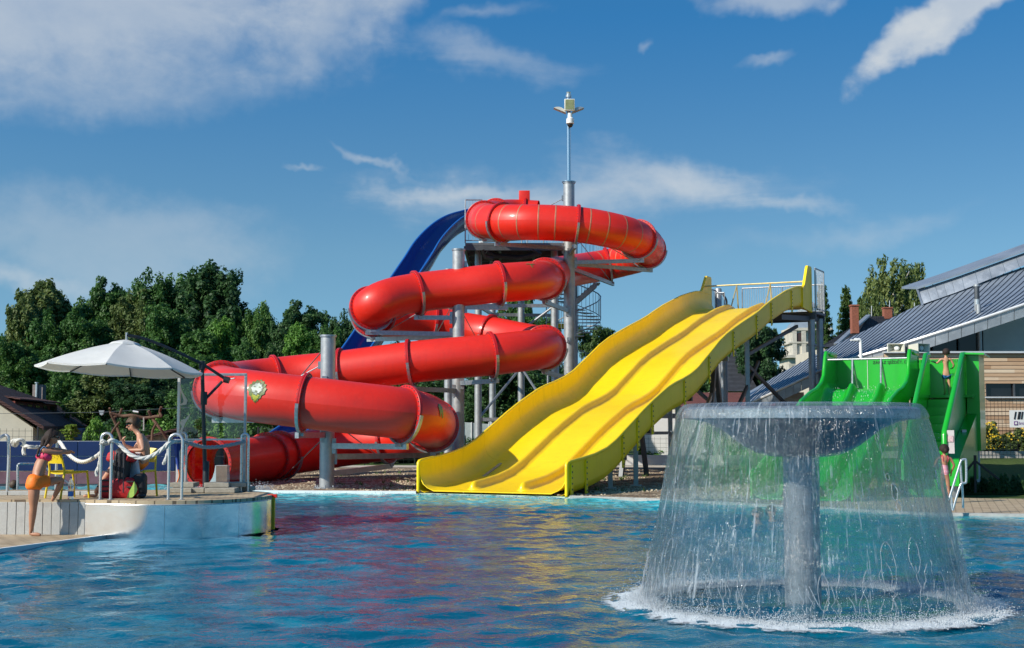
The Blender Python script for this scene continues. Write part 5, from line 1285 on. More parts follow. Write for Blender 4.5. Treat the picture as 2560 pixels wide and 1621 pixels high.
blob_mesh((bq.x + .02, 22.56, PT + .70), (.46, .28, .20), .2, 9).build('upper_body', M['redcloth'], t_, smooth=True)
for k, (x0_, x1_, z_) in enumerate(((-.30, -.13, .30), (-.32, -.13, .20), (-.30, -.13, .12), (.17, .34, .28), (.17, .33, .19))):
    MB().box((bq.x + (x0_ + x1_) / 2, 22.37, PT + z_), (x1_ - x0_, .02, .028), None, .006).build('webbing', M['blackcloth'], t_)
for x_ in (-.08, 0, .08): MB().box((bq.x + .03 + x_, 22.385, PT + .45), (.012, .012, .70)).build('zip', mat('dark_grey_zip', (.06, .06, .07, 1), .5), t_)
MB().box((bq.x - .06, 22.37, PT + .62), (.02, .02, .05), None, .004).build('buckle', M['chrome'], t_)
blob_mesh((bq.x + .33, 22.6, PT + .20), (.22, .26, .42), .1, 3).build('black_pocket', M['blackcloth'], t_, smooth=True)
q = z1(895, 1155, 22.3); t_ = thing('swim_fin', 'lime green swim fin leaning on the red and black bag', 'fin', (q.x, 22.28, PT))
fin = [z1(x_, y_, 22.28) for x_, y_ in [(862, 1158), (872, 1125), (890, 1095), (905, 1065), (912, 1046), (926, 1070), (934, 1100), (922, 1130), (900, 1155)]]
MB().prism(fin, (0, .02, 0)).build('blade', mat('lime_plastic', (.42, .62, .12, 1), .4, 0, .15, 12), t_)
q = z1(955, 1140, 22.4); MB().ball((q.x, 22.45, PT + .04), .06, 10, 6, (1.3, 1, .7)).build('foot_pocket', M['black'], t_, smooth=True)
# ------------------------------------------------------------------ right ladder rails
lq = W(2420, 1270, 27.2); t_ = thing('pool_ladder', 'pair of bent steel ladder rails at the right pool edge', 'ladder', (lq.x, 27.2, .1))
D_ = lambda x_, y_, Y_: W(2000 + x_ * .3148, 820 + y_ * .3148, Y_)
for pts, Y_ in (([(1180, 1370), (1215, 1260), (1272, 1075), (1285, 1050), (1305, 1044), (1318, 1060), (1320, 1210), (1308, 1232), (1280, 1240), (1250, 1320), (1212, 1450)], 27.2), ([(1275, 1090), (1280, 1180), (1290, 1290), (1296, 1432)], 27.35), ([(1200, 1330), (1205, 1400), (1208, 1440)], 27.2)):
    MB().tube(spline([D_(x_, y_, Y_) for x_, y_ in pts], 6), .024, 10).build('rail', M['chrome'], t_, smooth=True)
# ================================================================== BACKGROUND BUILDINGS AND FENCES
# -- blue pool wall
bw = thing('pool_wall', 'long glossy dark blue panelled wall behind the swimmers at the left', 'wall', (-14, 42.4, 0))
M['bluepanel'] = mat('blue_wall_panel', (.003, .012, .075, 1), .3, 0, .15, 2, coat=.6)
M['mauve'] = mat('plinth_reflection_tint', (.24, .10, .115, 1), .2, .35, .3, 1.5, coat=.4)  # mauve base colour paints in the red tube's reflection on the steel
zt_ = W(100, 1103, 42.4).z; zb_ = W(100, 1178, 42.4).z; zl_ = W(100, 1141, 42.4).z
x = -20.0
while x < -9.2:
    w_ = min(3.1, -9.15 - x)
    for a, b in ((zb_, zl_), (zl_, zt_)):
        MB().box((x + w_ / 2, 42.4, (a + b) / 2), (w_ - .02, .06, b - a - .02), None, .004).build('blue_panel', M['bluepanel'], bw)
    MB().box((x + w_ / 2, 42.38, zb_ / 2 - .1), (w_ - .015, .05, zb_ + .17)).build('plinth_panel', M['mauve'] if x > -17 else M['granite'], bw)
    x += w_
MB().box((-14.6, 42.46, (zt_ + zb_) / 2), (10.9, .03, zt_ - zb_)).build('seam_backing', M['whiteal'], bw)
# pale cheek beside the red exit
ck = thing('exit_cheek', 'pale steel cheek plate standing in front of the red tube exit', 'panel', W(548, 1222, 39.8))
MB().prism([W(px, py, 39.75) for px, py in [(538, 1164), (568, 1164), (568, 1222), (506, 1222), (520, 1212), (531, 1195), (536, 1178)]], (0, .35, 0)).build('cheek', M['whiteal'], ck)
MB().prism([W(px, py, 39.7) for px, py in [(540, 1165), (568, 1165), (568, 1221), (540, 1221)]], (0, .03, 0)).build('beige_face', mat('beige_plate', (.26, .17, .13, 1), .5, 0, .2, 4), ck)
# -- left house
hs = thing('left_house', 'cream gabled house with a maroon tiled roof at the far left', 'house', (-22, 62, 0))
M['cream'] = mat('cream_render', (.56, .52, .42, 1), .9, 0, .08, 1.5, .2, 30, dirt=((.34, .31, .25, 1), .8, .55, .35))
def tiles(name, c0, c1, sc=5.0):
    m, t = matn(name); tcn = t.n('ShaderNodeTexCoord')
    wv = t.n('ShaderNodeTexWave', {'Vector': (tcn, 'Object'), 'Scale': sc, 'Distortion': .6, 'Detail': 2}, wave_type='BANDS', bands_direction='Y'); wz = t.n('ShaderNodeTexWave', {'Vector': (tcn, 'Object'), 'Scale': sc, 'Distortion': .3}, wave_type='BANDS', bands_direction='Z')
    ns = t.n('ShaderNodeTexNoise', {'Vector': (tcn, 'Object'), 'Scale': 2.5, 'Detail': 6, 'Roughness': .7})
    c = t.ramp(ns, [(.3, c0), (.7, c1)])
    p = t.n('ShaderNodeBsdfPrincipled', {'Base Color': (c, 0), 'Roughness': .75, 'Normal': t.n('ShaderNodeBump', {'Height': t.m('ADD', wv, wz), 'Strength': .8, 'Distance': .05})}); t.n('ShaderNodeOutputMaterial', {0: p}); return m
M['maroon'] = tiles('maroon_roof_tiles', (.055, .022, .022, 1), (.11, .045, .04, 1))
R0, R1, E0, E1 = W(-122, 920, 58), W(140, 1010, 78), W(97, 1063, 58), W(207, 1066, 75)
L0 = V((R0.x - (E0.x - R0.x), 58, E0.z)); L1 = L0 + (E1 - E0)
e_out = V((.45, -.3, -.18))
MB().prism([R0 + V((0, -.4, .0)), E0 + V((.35, -.4, -.05)), E1 + V((.3, 0, 0)), R1], (0, 0, -.16)).build('roof', M['maroon'], hs)
MB().prism([R0 + V((0, -.4, .0)), L0 + V((-.35, -.4, -.05)), L1, R1], (0, 0, -.16)).build('roof', M['maroon'], hs)
def wallq(a, b, z0, z1_, m, par, name='wall', th=.2):
    n_ = V((b.y - a.y, a.x - b.x, 0)).normalized() * -th
    return MB().prism([V((a.x, a.y, z0)), V((b.x, b.y, z0)), V((b.x, b.y, z1_)), V((a.x, a.y, z1_))], n_).build(name, m, par)
MB().prism([V((L0.x + .3, 58, -.5)), V((E0.x - .25, 58, -.5)), E0 + V((-.25, 0, -.12)), R0 + V((0, 0, -.2)), L0 + V((.3, 0, -.12))], (0, .25, 0)).build('gable_wall', M['cream'], hs)
wallq(E0 + V((-.25, .3, 0)), E1 + V((-.25, 0, 0)), -.5, E0.z - .15, M['cream'], hs)
# dormer band
da, db = W(38, 1003, 60.5), W(143, 1012, 72); 
dz = -.62
MB().prism([da, db, db + V((0, 0, dz)), da + V((0, 0, dz * .95))], (-1.2, 1.0, 0)).build('dormer', mat('dark_red_boards', (.11, .022, .016, 1), .8, 0, .3, 8), hs)
for k in range(5):
    a = lerp(da, db, .06 + k * .19) + V((.03, -.03, -.12)); b = lerp(da, db, .16 + k * .19) + V((.03, -.03, -.12))
    MB().prism([a, b, b + V((0, 0, -.34)), a + V((0, 0, -.34))], (-.05, .04, 0)).build('dormer_window', mat('dark_window', (.015, .017, .02, 1), .15), hs)
MB().prism([da + V((.3, -.2, .05)), db + V((.3, -.2, .05)), db + V((-1.4, 1, .3)), da + V((-1.4, 1, .3))], (0, 0, .06)).build('dormer_roof', M['maroon'], hs)
cp = W(97.5, 1006, 74); cb = W(97.5, 967, 74)
M['brickgrey'] = mat('grey_brick', (.26, .22, .20, 1), .9, 0, .25, 6, .4, 20)
M['brick'] = mat('red_brick', (.30, .10, .06, 1), .9, 0, .25, 9, .5, 24, dirt=((.12, .05, .035, 1), 10, .5, .6))
chm = MB().box((cp.x, 74, (cp.z + cb.z) / 2 - .1), (.56, .56, cb.z - cp.z + .4)).build('chimney', M['brickgrey'], hs)
MB().lathe([(.07, 0), (.07, 1.15), (.12, 1.15), (.12, 1.2)], (cp.x - .02, 73.65, cp.z - .1), 12).build('flue', M['chrome'], chm, smooth=True)
sh = thing('low_shed', 'low shed with grey pitched roof beside the cream house', 'shed', W(215, 1100, 72))
a, b = W(150, 1103, 66), W(243, 1103, 70)
MB().box(((a.x + b.x) / 2, 69, .6), (b.x - a.x, 3, 1.2)).build('wall', M['cream'], sh)
MB().prism([V((a.x - .2, 67.2, 1.15)), V((b.x + .2, 67.2, 1.15)), V((b.x - .9, 69, 1.72)), V((a.x + .3, 69, 1.72))], (0, 0, .07)).build('roof', mat('grey_mauve_roof', (.16, .13, .15, 1), .8, 0, .2, 5), sh)
sh2 = thing('log_shed', 'small red-roofed shed seen through the left edge of the glass screen', 'shed', W(420, 1100, 56))
a, b = W(366, 1100, 56), W(446, 1100, 56)
MB().box(((a.x + b.x) / 2, 57, .75), (b.x - a.x, 1.6, 1.5)).build('wall', mat('pale_plank', (.36, .32, .25, 1), .85, 0, .2, 7), sh2)
MB().prism([W(352, 1093, 55.6), W(446, 1069, 55.6), W(446, 1069, 55.6) + V((0, 2.4, 0)), W(352, 1093, 55.6) + V((0, 2.4, 0))], (0, 0, -.09)).build('roof', M['maroon'], sh2)
# -- log swing frame
M['log'] = mat('brown_log', (.13, .070, .042, 1), .85, 0, .3, 6, .5, 30)
sw = thing('log_swing', 'rustic swing frame of crooked brown logs behind the seated man', 'swing', z1(900, 800, 46))
for pts, r in (([(752, 578), (790, 660), (832, 780)], .052), ([(828, 550), (812, 590), (775, 610)], .04), ([(745, 546), (750, 570), (757, 590)], .035), ([(815, 640), (770, 700), (738, 760)], .04), ([(752, 582), (830, 600), (900, 596), (985, 612), (1090, 600)], .055), ([(1010, 565), (1040, 620), (1085, 680), (1135, 755)], .052), ([(1097, 538), (1088, 575), (1098, 604), (1070, 604)], .045), ([(1066, 650), (1040, 700), (1034, 770)], .045)):
    MB().tube(spline([z1(x_, y_, 46 + .1 * (i % 2)) for i, (x_, y_) in enumerate(pts)], 5), r, 9).build('log', M['log'], sw, smooth=True)
for x_ in (975, 980): MB().tube([z1(x_, 610, 46), z1(x_, 700, 46)], .008, 5).build('hanging_rope', M['rope'], sw)
MB().tube([z1(905, 568, 46), z1(942, 574, 46)], .03, 8).build('small_lamp', M['white'], sw)
wr = thing('overhead_wire', 'thin cable crossing the trees with a small hanging lantern', 'cable', z1(690, 575, 50))
MB().tube([z1(-20, 584, 50), z1(300, 580, 50), z1(690, 575, 50), z1(900, 562, 50), z1(1200, 546, 50), z1(1420, 535, 50), z1(2600, 500, 50)], .009, 5).build('wire', M['darksteel'], wr)
MB().prism([z1(672, 562, 50), z1(708, 562, 50), z1(700, 590, 50), z1(690, 596, 50), z1(680, 590, 50)], (0, .12, 0)).build('lantern', mat('lantern_grey', (.30, .34, .36, 1), .5), wr)
# -- fences
M['fence'] = mat('dark_green_wire', (.02, .035, .025, 1), .6, .2, .2, 5)
M['fence_black'] = mat('anthracite_wire', (.02, .022, .025, 1), .55, .2, .2, 5)
def fence(label, p0, p1, h, step, m, vs=.2, hs_=.2, name='mesh_fence', r=.006):
    p0, p1 = V(p0), V(p1); L_ = (p1 - p0).length; t_ = thing(name, label, 'fence', lerp(p0, p1, .5)); n_ = max(1, round(L_ / step))
    for i in range(n_ + 1): q = lerp(p0, p1, i / n_); MB().box(q + V((0, 0, h / 2 + .02)), (.05, .05, h + .08)).build('post', m, t_)
    for i in range(n_):
        a, b = lerp(p0, p1, i / n_), lerp(p0, p1, (i + 1) / n_); mb = MB(); w_ = (b - a).length
        k = int(w_ / vs)
        for j in range(1, k): q = lerp(a, b, j / k); mb.bar(q + V((0, 0, .04)), q + V((0, 0, h)), r * 1.3, r * 1.3)
        j = .06
        while j < h + .001: mb.bar(a + V((0, -.012, j)), b + V((0, -.012, j)), r * 1.6, r * 1.6); j += hs_
        mb.build('mesh_panel', m, t_)
    return t_
fence('dark wire mesh fence running behind the blue pool wall', (-24, 45.5, .03), (-6.5, 47.5, .03), 1.75, 2.5, M['fence_black'])
fence('green wire mesh fence along the path behind the gravel', (-7, 63.4, .03), (17, 60.5, .03), 1.35, 2.5, M['fence'], .25)
# -- greenhouse
gh = thing('greenhouse', 'small glazed greenhouse seen between the grey posts under the red loops', 'greenhouse', W(1185, 1110, 72))
a, b = W(1157, 1110, 72), W(1222, 1110, 72); zt_ = W(1185, 1056, 72).z
mm = mat('greenhouse_glass', (.40, .46, .46, 1), .15, 0, .2, 2)
MB().prism([V((a.x, 72, 0)), V((b.x, 72, 0)), V((b.x, 72, zt_ - .1)), V((a.x + .1, 72, zt_))], (0, 2.5, 0)).build('glazing', mm, gh)
for k in range(4): MB().bar((lerp(a.x, b.x, k / 3), 71.97, 0), (lerp(a.x, b.x, k / 3) , 71.97, zt_), .05).build('frame_bar', M['white'], gh)
# ================================================================== HALL WITH THE SWEEPING METAL ROOF
hl = thing('pool_hall', 'long pool hall with sweeping grey standing-seam roof and horizontal larch cladding', 'building', (16, 52, .8))
eave = [(2700, 718, 53), (2560, 765, 53.5), (2440, 805, 54), (2328, 841, 54.6), (2235, 870, 55.3), (2120, 903, 56.4), (2050, 931, 57.5), (1975, 966, 59), (1872, 1012, 61.5)]
upper = [(2760, 606, 69), (2560, 668, 69.5), (2450, 707, 70), (2300, 762, 70.6), (2236, 792, 71), (2139, 838, 71.5), (2068, 873, 72), (1964, 927, 72.5), (1862, 985, 73)]
EV = resample(spline([W(*p_) for p_ in eave], 8), .1); UP = resample(spline([W(*p_) for p_ in upper], 8), .1)
def at(P_, f): k = f * (len(P_) - 1); i = min(int(k), len(P_) - 2); return lerp(P_[i], P_[i + 1], k - i)
def roofp(f, g, up_=0):   # f along, g from eave to top; the slope is gently dished
    p_ = lerp(at(EV, f), at(UP, f), g); p_.z += up_ - .35 * math.sin(math.pi * g) * (1 - f) ; return p_
M['zinc'] = mat('zinc_roof', (.30, .345, .40, 1), .45, .45, .18, .6, .15, 6, dirt=((.28, .32, .36, 1), 1.2, .5, .5))
M['zinc_light'] = mat('zinc_fascia', (.34, .38, .42, 1), .38, .55, .18, .8, .25, 4, dirt=((.60, .64, .68, 1), 2.0, .5, .5))
M['seam'] = mat('zinc_seam', (.045, .055, .075, 1), .5, .4, .1, 3)
rows = [[roofp(i / 60, j / 12) for j in range(13)] for i in range(61)]
rf_ = MB().shell(rows, [[V((0, 0, -.18))] * 13] * 61).build('metal_roof', M['zinc'], hl, smooth=True)
for k in range(1, 46):
    f = k / 46; sk = .13
    pts = [roofp(min(1, max(0, f + sk * (.5 - g))), g, .012) for g in np.linspace(0, 1, 13) if 0 <= f + sk * (.5 - g) <= 1]
    if len(pts) < 3: continue
    mb = MB(); mb.tube(pts, .03, 4); mb.build('roof_seam', M['seam'], rf_)
mb_list = []
nf_ = 30
for k in range(nf_):
    a, b = at(EV, k / nf_ + .0008), at(EV, (k + 1) / nf_ - .0008)
    d_ = V((0, -.12, 0)); hh = .44
    MB().prism([a + d_ + V((0, 0, .05)), b + d_ + V((0, 0, .05)), b + d_ * .4 + V((0, 0, -hh)), a + d_ * .4 + V((0, 0, -hh))], (0, .05, 0)).build('fascia_panel', M['zinc_light'], hl)
MB().tube([at(EV, f) + V((0, -.16, .07)) for f in np.linspace(0, 1, 50)], .055, 8).build('gutter_edge', M['whiteal'], hl, smooth=True)
# ridge light box
tp = [(2303, 722, 69.6), (2400, 690, 69.2), (2560, 633, 68.6), (2760, 560, 68.0)]; bt = [(2309, 760, 69.6), (2400, 728, 69.2), (2560, 664, 68.6), (2760, 585, 68.0)]
for k in range(14):
    f0, f1 = k / 14 + .001, (k + 1) / 14 - .001; ps = [at([W(*p_) for p_ in q], f) for q, f in ((bt, f0), (bt, f1), (tp, f1), (tp, f0))]
    ps[2].y += .5; ps[3].y += .5
    MB().prism(ps, (0, .05, 0)).build('ridge_panel', M['zinc_light'], hl)
t0 = [W(*p_) for p_ in tp]; MB().shell([[p_ + V((-.1, .3, .0)), p_ + V((0, 3.5, .35))] for p_ in t0], [[V((0, 0, .12))] * 2 for _ in t0]).build('ridge_cap', M['zinc'], hl)
MB().prism([W(2296, 724, 70), W(2309, 764, 69.6), W(2330, 760, 73), W(2330, 716, 73)], (-.12, 0, 0)).build('ridge_end', M['zinc_light'], hl)
fq = W(2443, 768, 60); fl = thing('roof_flue', 'steel roof flue standing on the grey metal roof', 'flue', fq)
MB().lathe([(.135, -.3), (.135, .35)], fq, 16).build('base', M['chrome'], fl, smooth=True); MB().lathe([(.115, .35), (.115, .93)], fq, 16).build('dark_pipe', M['darksteel'], fl, smooth=True); MB().lathe([(.14, .93), (.14, 1.02)], fq, 16).build('cap', M['galv'], fl, smooth=True)
# larch wall
m, t = matn('larch_cladding'); tcn = t.n('ShaderNodeTexCoord'); sx_ = t.n('ShaderNodeSeparateXYZ', {0: (tcn, 'Object')})
bd = t.m('FRACT', t.m('MULTIPLY', (sx_, 2), 1 / .145)); idx = t.m('FLOOR', t.m('MULTIPLY', (sx_, 2), 1 / .145))
wn = t.n('ShaderNodeTexWhiteNoise', {0: t.n('ShaderNodeCombineXYZ', {0: idx, 1: t.m('FLOOR', t.m('ADD', t.m('MULTIPLY', (sx_, 0), .42), t.m('MULTIPLY', idx, .37)))})}, noise_dimensions='3D')
gr_ = t.n('ShaderNodeTexNoise', {'Vector': t.n('ShaderNodeMapping', {'Vector': (tcn, 'Object'), 'Scale': (1.2, 1, 16)}), 'Scale': 2.2, 'Detail': 8, 'Roughness': .7})
c = t.ramp(t.m('ADD', t.m('MULTIPLY', (wn, 0), .55), t.m('MULTIPLY', gr_, .5)), [(.2, (.38, .22, .12, 1)), (.5, (.58, .39, .24, 1)), (.8, (.74, .59, .42, 1))])
ln_ = t.ramp(bd, [(.0, (0, 0, 0, 1)), (.10, (0, 0, 0, 1)), (.14, (1, 1, 1, 1)), (1, (1, 1, 1, 1))])
cc = t.mix(ln_, (.09, .045, .025, 1), (c, 0))
p = t.n('ShaderNodeBsdfPrincipled', {'Base Color': cc, 'Roughness': .7, 'Normal': t.n('ShaderNodeBump', {'Height': ln_, 'Strength': .8, 'Distance': .02})}); t.n('ShaderNodeOutputMaterial', {0: p}); M['larch'] = m
wx0, wx1 = W(2215, 1000, 50).x, W(2820, 1000, 50).x; wz = W(2400, 884, 50).z
mb = MB(); win = [W(2464, 959, 50), W(2600, 992, 50)]
X0, X1, Z1_, Z0_ = win[0].x, win[1].x, win[0].z, win[1].z
for (a, b, c_, d_) in ((wx0, X0, .0, wz), (X1, wx1, .0, wz), (X0, X1, .0, Z0_), (X0, X1, Z1_, wz)):
    MB().box(((a + b) / 2, 50.1, (c_ + d_) / 2), (b - a, .2, d_ - c_)).build('larch_wall', M['larch'], hl)
wq = MB().box(((X0 + X1) / 2, 50.16, (Z0_ + Z1_) / 2), (X1 - X0, .03, Z1_ - Z0_)).build('window', mat('dark_pane', (.012, .014, .018, 1), .06, 0, .2, 2), hl)
MB().box(((X0 + X1) / 2, 49.97, Z0_ - .03), (X1 - X0 + .12, .14, .05)).build('window_sill', M['whiteal'], wq)
for f in (.0, .53, .99): MB().box((lerp(X0, X1, f), 50.05, (Z0_ + Z1_) / 2), (.06, .08, Z1_ - Z0_)).build('window_frame', M['darksteel'], wq)
MB().box(((wx0 + wx1) / 2, 50.02, wz + .04), (wx1 - wx0 + .1, .34, .07)).build('wall_coping', M['whiteal'], hl)
MB().box((wx0 + .1, 56.4, wz / 2 - .08), (.2, 12.4, wz - .16)).build('larch_wall', M['larch'], hl)
# recess above the cladding
yr = 62.8
pts_ = [(2250, 871), (2352, 838), (2450, 806), (2560, 770), (2760, 702)]
def recess(pa, y_, name, m_):
    top_ = [W(px, py, y_) for px, py in pa]; return MB().prism([V((top_[0].x, y_, wz - .3)), V((top_[-1].x, y_, wz - .3))] + top_[::-1], (0, .12, 0)).build(name, m_, hl)
recess(pts_[:3] + [(2462, 802)], yr, 'dark_glazing', mat('dark_brown_glass', (.018, .013, .012, 1), .12, 0, .2, 1))
recess([(2457, 804)] + pts_[3:], yr - .5, 'white_wall', mat('white_render', (.80, .80, .79, 1), .9, 0, .06, 1))
for px in (2330, 2395): a = W(px, 800, yr - .1); MB().box((a.x, yr - .1, wz + .7), (.06, .08, 2.0)).build('glazing_bar', M['darksteel'], hl)
q = W(2447, 800, 58); MB().lathe([(.11, 0), (.11, 2.6)], (q.x, 58, wz), 14).build('column', M['galv'], hl, smooth=True)
MB().box(((wx0 + wx1) / 2, 56.5, wz - .1), (wx1 - wx0, 12.8, .1)).build('terrace', M['concrete'], hl)
# low white side wall of the hall under the left roof tip
q = W(1985, 990, 60); MB().box((q.x, 61, 1.7), (.9, 2, 3.4)).build('end_wall', M['white'], hl)
# -- lawn bank, retaining wall
rows = [[V((x_, 35.4 + .0, .06)), V((x_, 38, .22)), V((x_, 41.5, .50)), V((x_, 45, .78))] for x_ in np.linspace(11.6, 34, 24)]
MB().grid(rows).build('lawn', M['grass'], smooth=True)['kind'] = 'structure'
rt = thing('retaining_wall', 'low pale retaining wall at the top of the lawn in front of the flower bed', 'wall', (18, 45.1, .7))
for k in range(6): MB().box((11.6 + 1.9 + k * 3.8, 45.12, .80), (3.78, .2, .42), None, .01).build('wall_block', M['concrete'], rt)
MB().grid([[V((x_, 45.2, .95)), V((x_, 50, 1.1))] for x_ in (11.5, 34)]).build('flower_bed', mat('bed_soil', (.06, .045, .03, 1), .95, 0, .4, 3))['kind'] = 'structure'
fence('tall anthracite mesh fence with a banner in front of the larch wall', (W(2404, 1100, 44.6).x, 44.6, .85), (W(2404, 1100, 44.6).x + 12.5, 44.6, .85), 1.95, 2.33, M['fence_black'], .12, .16, r=.007)
f2 = thing('fence_corner_post', 'low dark fence post with two diagonal stays among the hedge', 'post', W(2438, 1230, 35.2))
a = D_(1390, 1310, 35.2); MB().bar((a.x, 35.2, .1), D_(1390, 1012, 35.2), .06).build('post', M['fence_black'], f2)
MB().bar(D_(1395, 1060, 35.2), D_(1580, 1205, 35.2), .05).build('stay', M['fence_black'], f2); MB().bar(D_(1385, 1060, 35.2), D_(1300, 1160, 35.2), .05).build('stay', M['fence_black'], f2)
bn = thing('banner', 'white advertising banner with slanted black bars and purple lettering on the fence', 'banner', W(2560, 1068, 44.4))
ba, bb_ = W(2524, 1026, 44.4), W(2660, 1069, 44.4)
MB().box(((ba.x + bb_.x) / 2, 44.42, (ba.z + bb_.z) / 2), (bb_.x - ba.x, .02, ba.z - bb_.z)).build('sheet', M['white'], bn)
for k in range(9):
    x_ = ba.x + .13 + k * .115; w_ = (.05, .085, .05, .07, .05)[k % 5]
    MB().prism([V((x_, 44.40, ba.z - .30)), V((x_ + w_, 44.40, ba.z - .30)), V((x_ + w_ + .05, 44.40, ba.z - .05)), V((x_ + .05, 44.40, ba.z - .05))], (0, -.004, 0)).build('black_bar', M['black'], bn)
M['purple'] = mat('purple_ink', (.16, .06, .24, 1), .5)
MB().box((ba.x + .20, 44.40, bb_.z + .14), (.13, .008, .13), None, .003).build('logo_square', M['purple'], bn)
MB().lathe([(.04, 0), (.04, .004)], (ba.x + .20, 44.394, bb_.z + .14), 14, rot=Matrix.Rotation(R(90), 3, 'X')).build('logo_dot', M['white'], bn)
text('banner_text', 'Inte', .15, M['purple'], bn, (ba.x + .30, 44.405, bb_.z + .09), (R(90), 0, 0), .002)
# -- loudspeakers and lamp post
lp = W(2269, 990, 42.6); ls = thing('loudspeaker_pole', 'thin grey pole carrying the two cream horn loudspeakers', 'pole', (lp.x, 42.6, .05))
MB().lathe([(.05, 0), (.045, W(2269, 862, 42.6).z)], (lp.x, 42.6, .02), 12).build('pole', M['darksteel'], ls, smooth=True)
M['horn'] = mat('cream_horn', (.60, .59, .50, 1), .5, 0, .08, 4)
for (pa, pb, yaw, lab) in ((2218, 2264, -.35, 'cream horn loudspeaker facing the camera, left one of the pair above the green slide'), (2275, 2318, .55, 'cream horn loudspeaker turned right, seen from its side')):
    c = W((pa + pb) / 2, 871, 42.5); t_ = thing('horn_loudspeaker', lab, 'loudspeaker', c, 'horn loudspeakers on the pole', yaw); OFF[t_.name] = V((0, 0, 0))
    w_, h_ = .27, .14
    fr0 = [V((-w_, -.22, -h_)), V((w_, -.22, -h_)), V((w_, -.22, h_)), V((-w_, -.22, h_))]; bk0 = [V((-w_ * .8, .24, -h_ * .75)), V((w_ * .8, .24, -h_ * .75)), V((w_ * .8, .24, h_ * .75)), V((-w_ * .8, .24, h_ * .75))]
    mb = MB(); mb.add(fr0 + bk0, [(0, 1, 5, 4), (1, 2, 6, 5), (2, 3, 7, 6), (3, 0, 4, 7), (4, 5, 6, 7)]); inn_ = [v_ * .88 + V((0, -.03, 0)) for v_ in fr0]; dp = [V((v_.x * .35, .05, v_.z * .45)) for v_ in fr0]
    b = len(mb.v); mb.v += [tuple(v_) for v_ in fr0 + inn_ + dp]
    for i in range(4): j = (i + 1) % 4; mb.f += [(b + i, b + j, b + 4 + j, b + 4 + i), (b + 4 + i, b + 4 + j, b + 8 + j, b + 8 + i)]
    mb.f.append((b + 8, b + 9, b + 10, b + 11)); mb.build('horn', M['horn'], t_, local=True)
    MB().lathe([(.075, 0), (.085, .05), (.05, .09), (.0001, .09)], (.02, -.05, 0), 16, rot=Matrix.Rotation(R(90), 3, 'X')).build('driver', M['white'], t_, smooth=True, local=True)
    MB().bar((0, .1, -.08), (.25 if yaw < 0 else -.25, .14, -.1), .04).build('bracket', M['darksteel'], t_, local=True)
lq = W(2156, 1000, 44); t_ = thing('lamp_post', 'slim white lamp post with a short bent arm above the green slide', 'street lamp', (lq.x, 44, .05))
MB().tube(spline([V((lq.x, 44, .05)), V((lq.x, 44, 2.5)), W(2152, 870, 44), W(2150, 852, 44), W(2146, 850, 44), W(2136, 850, 44)], 5), .055, 10).build('pole', M['white'], t_, smooth=True)
MB().box(W(2136, 851, 44), (.25, .14, .05), None, .01).build('lamp_head', M['white'], t_)
# ================================================================== FAR BUILDINGS
vl = thing('slate_house', 'old house with dark slate hip roof behind the metal roof', 'house', W(2180, 860, 96))
M['slate'] = tiles('dark_slate', (.022, .024, .03, 1), (.045, .05, .06, 1), 3.0)
a = [W(2050, 868, 94), W(2330, 868, 94), W(2400, 850, 108), W(2090, 850, 108)]; r_ = [W(2170, 791, 99), W(2262, 791, 101)]
MB().add([*a, *r_], [(0, 1, 5, 4), (1, 2, 5), (2, 3, 4, 5), (3, 0, 4), (0, 3, 2, 1)]).build('roof', M['slate'], vl)
MB().box(((a[0].x + a[1].x) / 2, 100, a[0].z / 2), (a[1].x - a[0].x - 1, 9, a[0].z - .02)).build('wall', M['cream'], vl)
MB().bar(W(2171, 789, 98.7), W(2090, 861, 93.8), .35, .12).build('hip_flashing', M['zinc_light'], vl)
for px0, px1, py0, py1, yy in ((2127, 2145, 766, 834, 92.5), (2208, 2228, 772, 798, 100)):
    p0_, p1_ = W(px0, py0, yy), W(px1, py1, yy); MB().box(((p0_.x + p1_.x) / 2, yy, (p0_.z + p1_.z) / 2), (p1_.x - p0_.x, .6, p0_.z - p1_.z)).box(((p0_.x + p1_.x) / 2, yy, p0_.z + .04), (p1_.x - p0_.x + .1, .7, .1)).build('chimney', M['brick'], vl)
for px_, y0_, y1_ in ((2224, 752, 792), (2179, 765, 792), (2286, 757, 780)): MB().tube([W(px_, y1_, 100), W(px_, y0_, 100)], .035, 5).build('aerial', M['steel'], vl)
# church tower
ct = thing('church_tower', 'weathered white baroque tower with pale metal cap and arched window', 'tower', W(2026, 1060, 140))
M['stucco'] = mat('weathered_stucco', (.56, .53, .45, 1), .9, 0, .10, .8, .4, 5, dirt=((.20, .18, .15, 1), 1.1, .50, .7))
M['capmetal'] = mat('pale_cap_metal', (.36, .42, .46, 1), .4, .4, .15, 1.0)
yy = 140; wpx = lambda px, py: W(px, py, yy); cx = wpx(2028, 900).x; zz_ = lambda py: wpx(2028, py).z
def sq(w, d, y0, y1, name, m, par=None, cx_=cx): return MB().box((cx_, yy + 2, (zz_(y0) + zz_(y1)) / 2), (w, d, zz_(y0) - zz_(y1))).build(name, M[m], par or ct)
w_ = (wpx(2076, 900) - wpx(1981, 900)).x
sq(w_, w_, 826, 890, 'belfry_wall', 'stucco'); sq(w_ + .5, w_ + .5, 820, 827, 'cornice', 'stucco'); sq(w_ + .5, w_ + .5, 855, 859, 'string_course', 'stucco'); sq(w_ + 1.9, w_ + 1.9, 889, 896, 'main_cornice', 'stucco'); sq(w_ + .9, w_ + .9, 896, 1080, 'lower_wall', 'stucco')
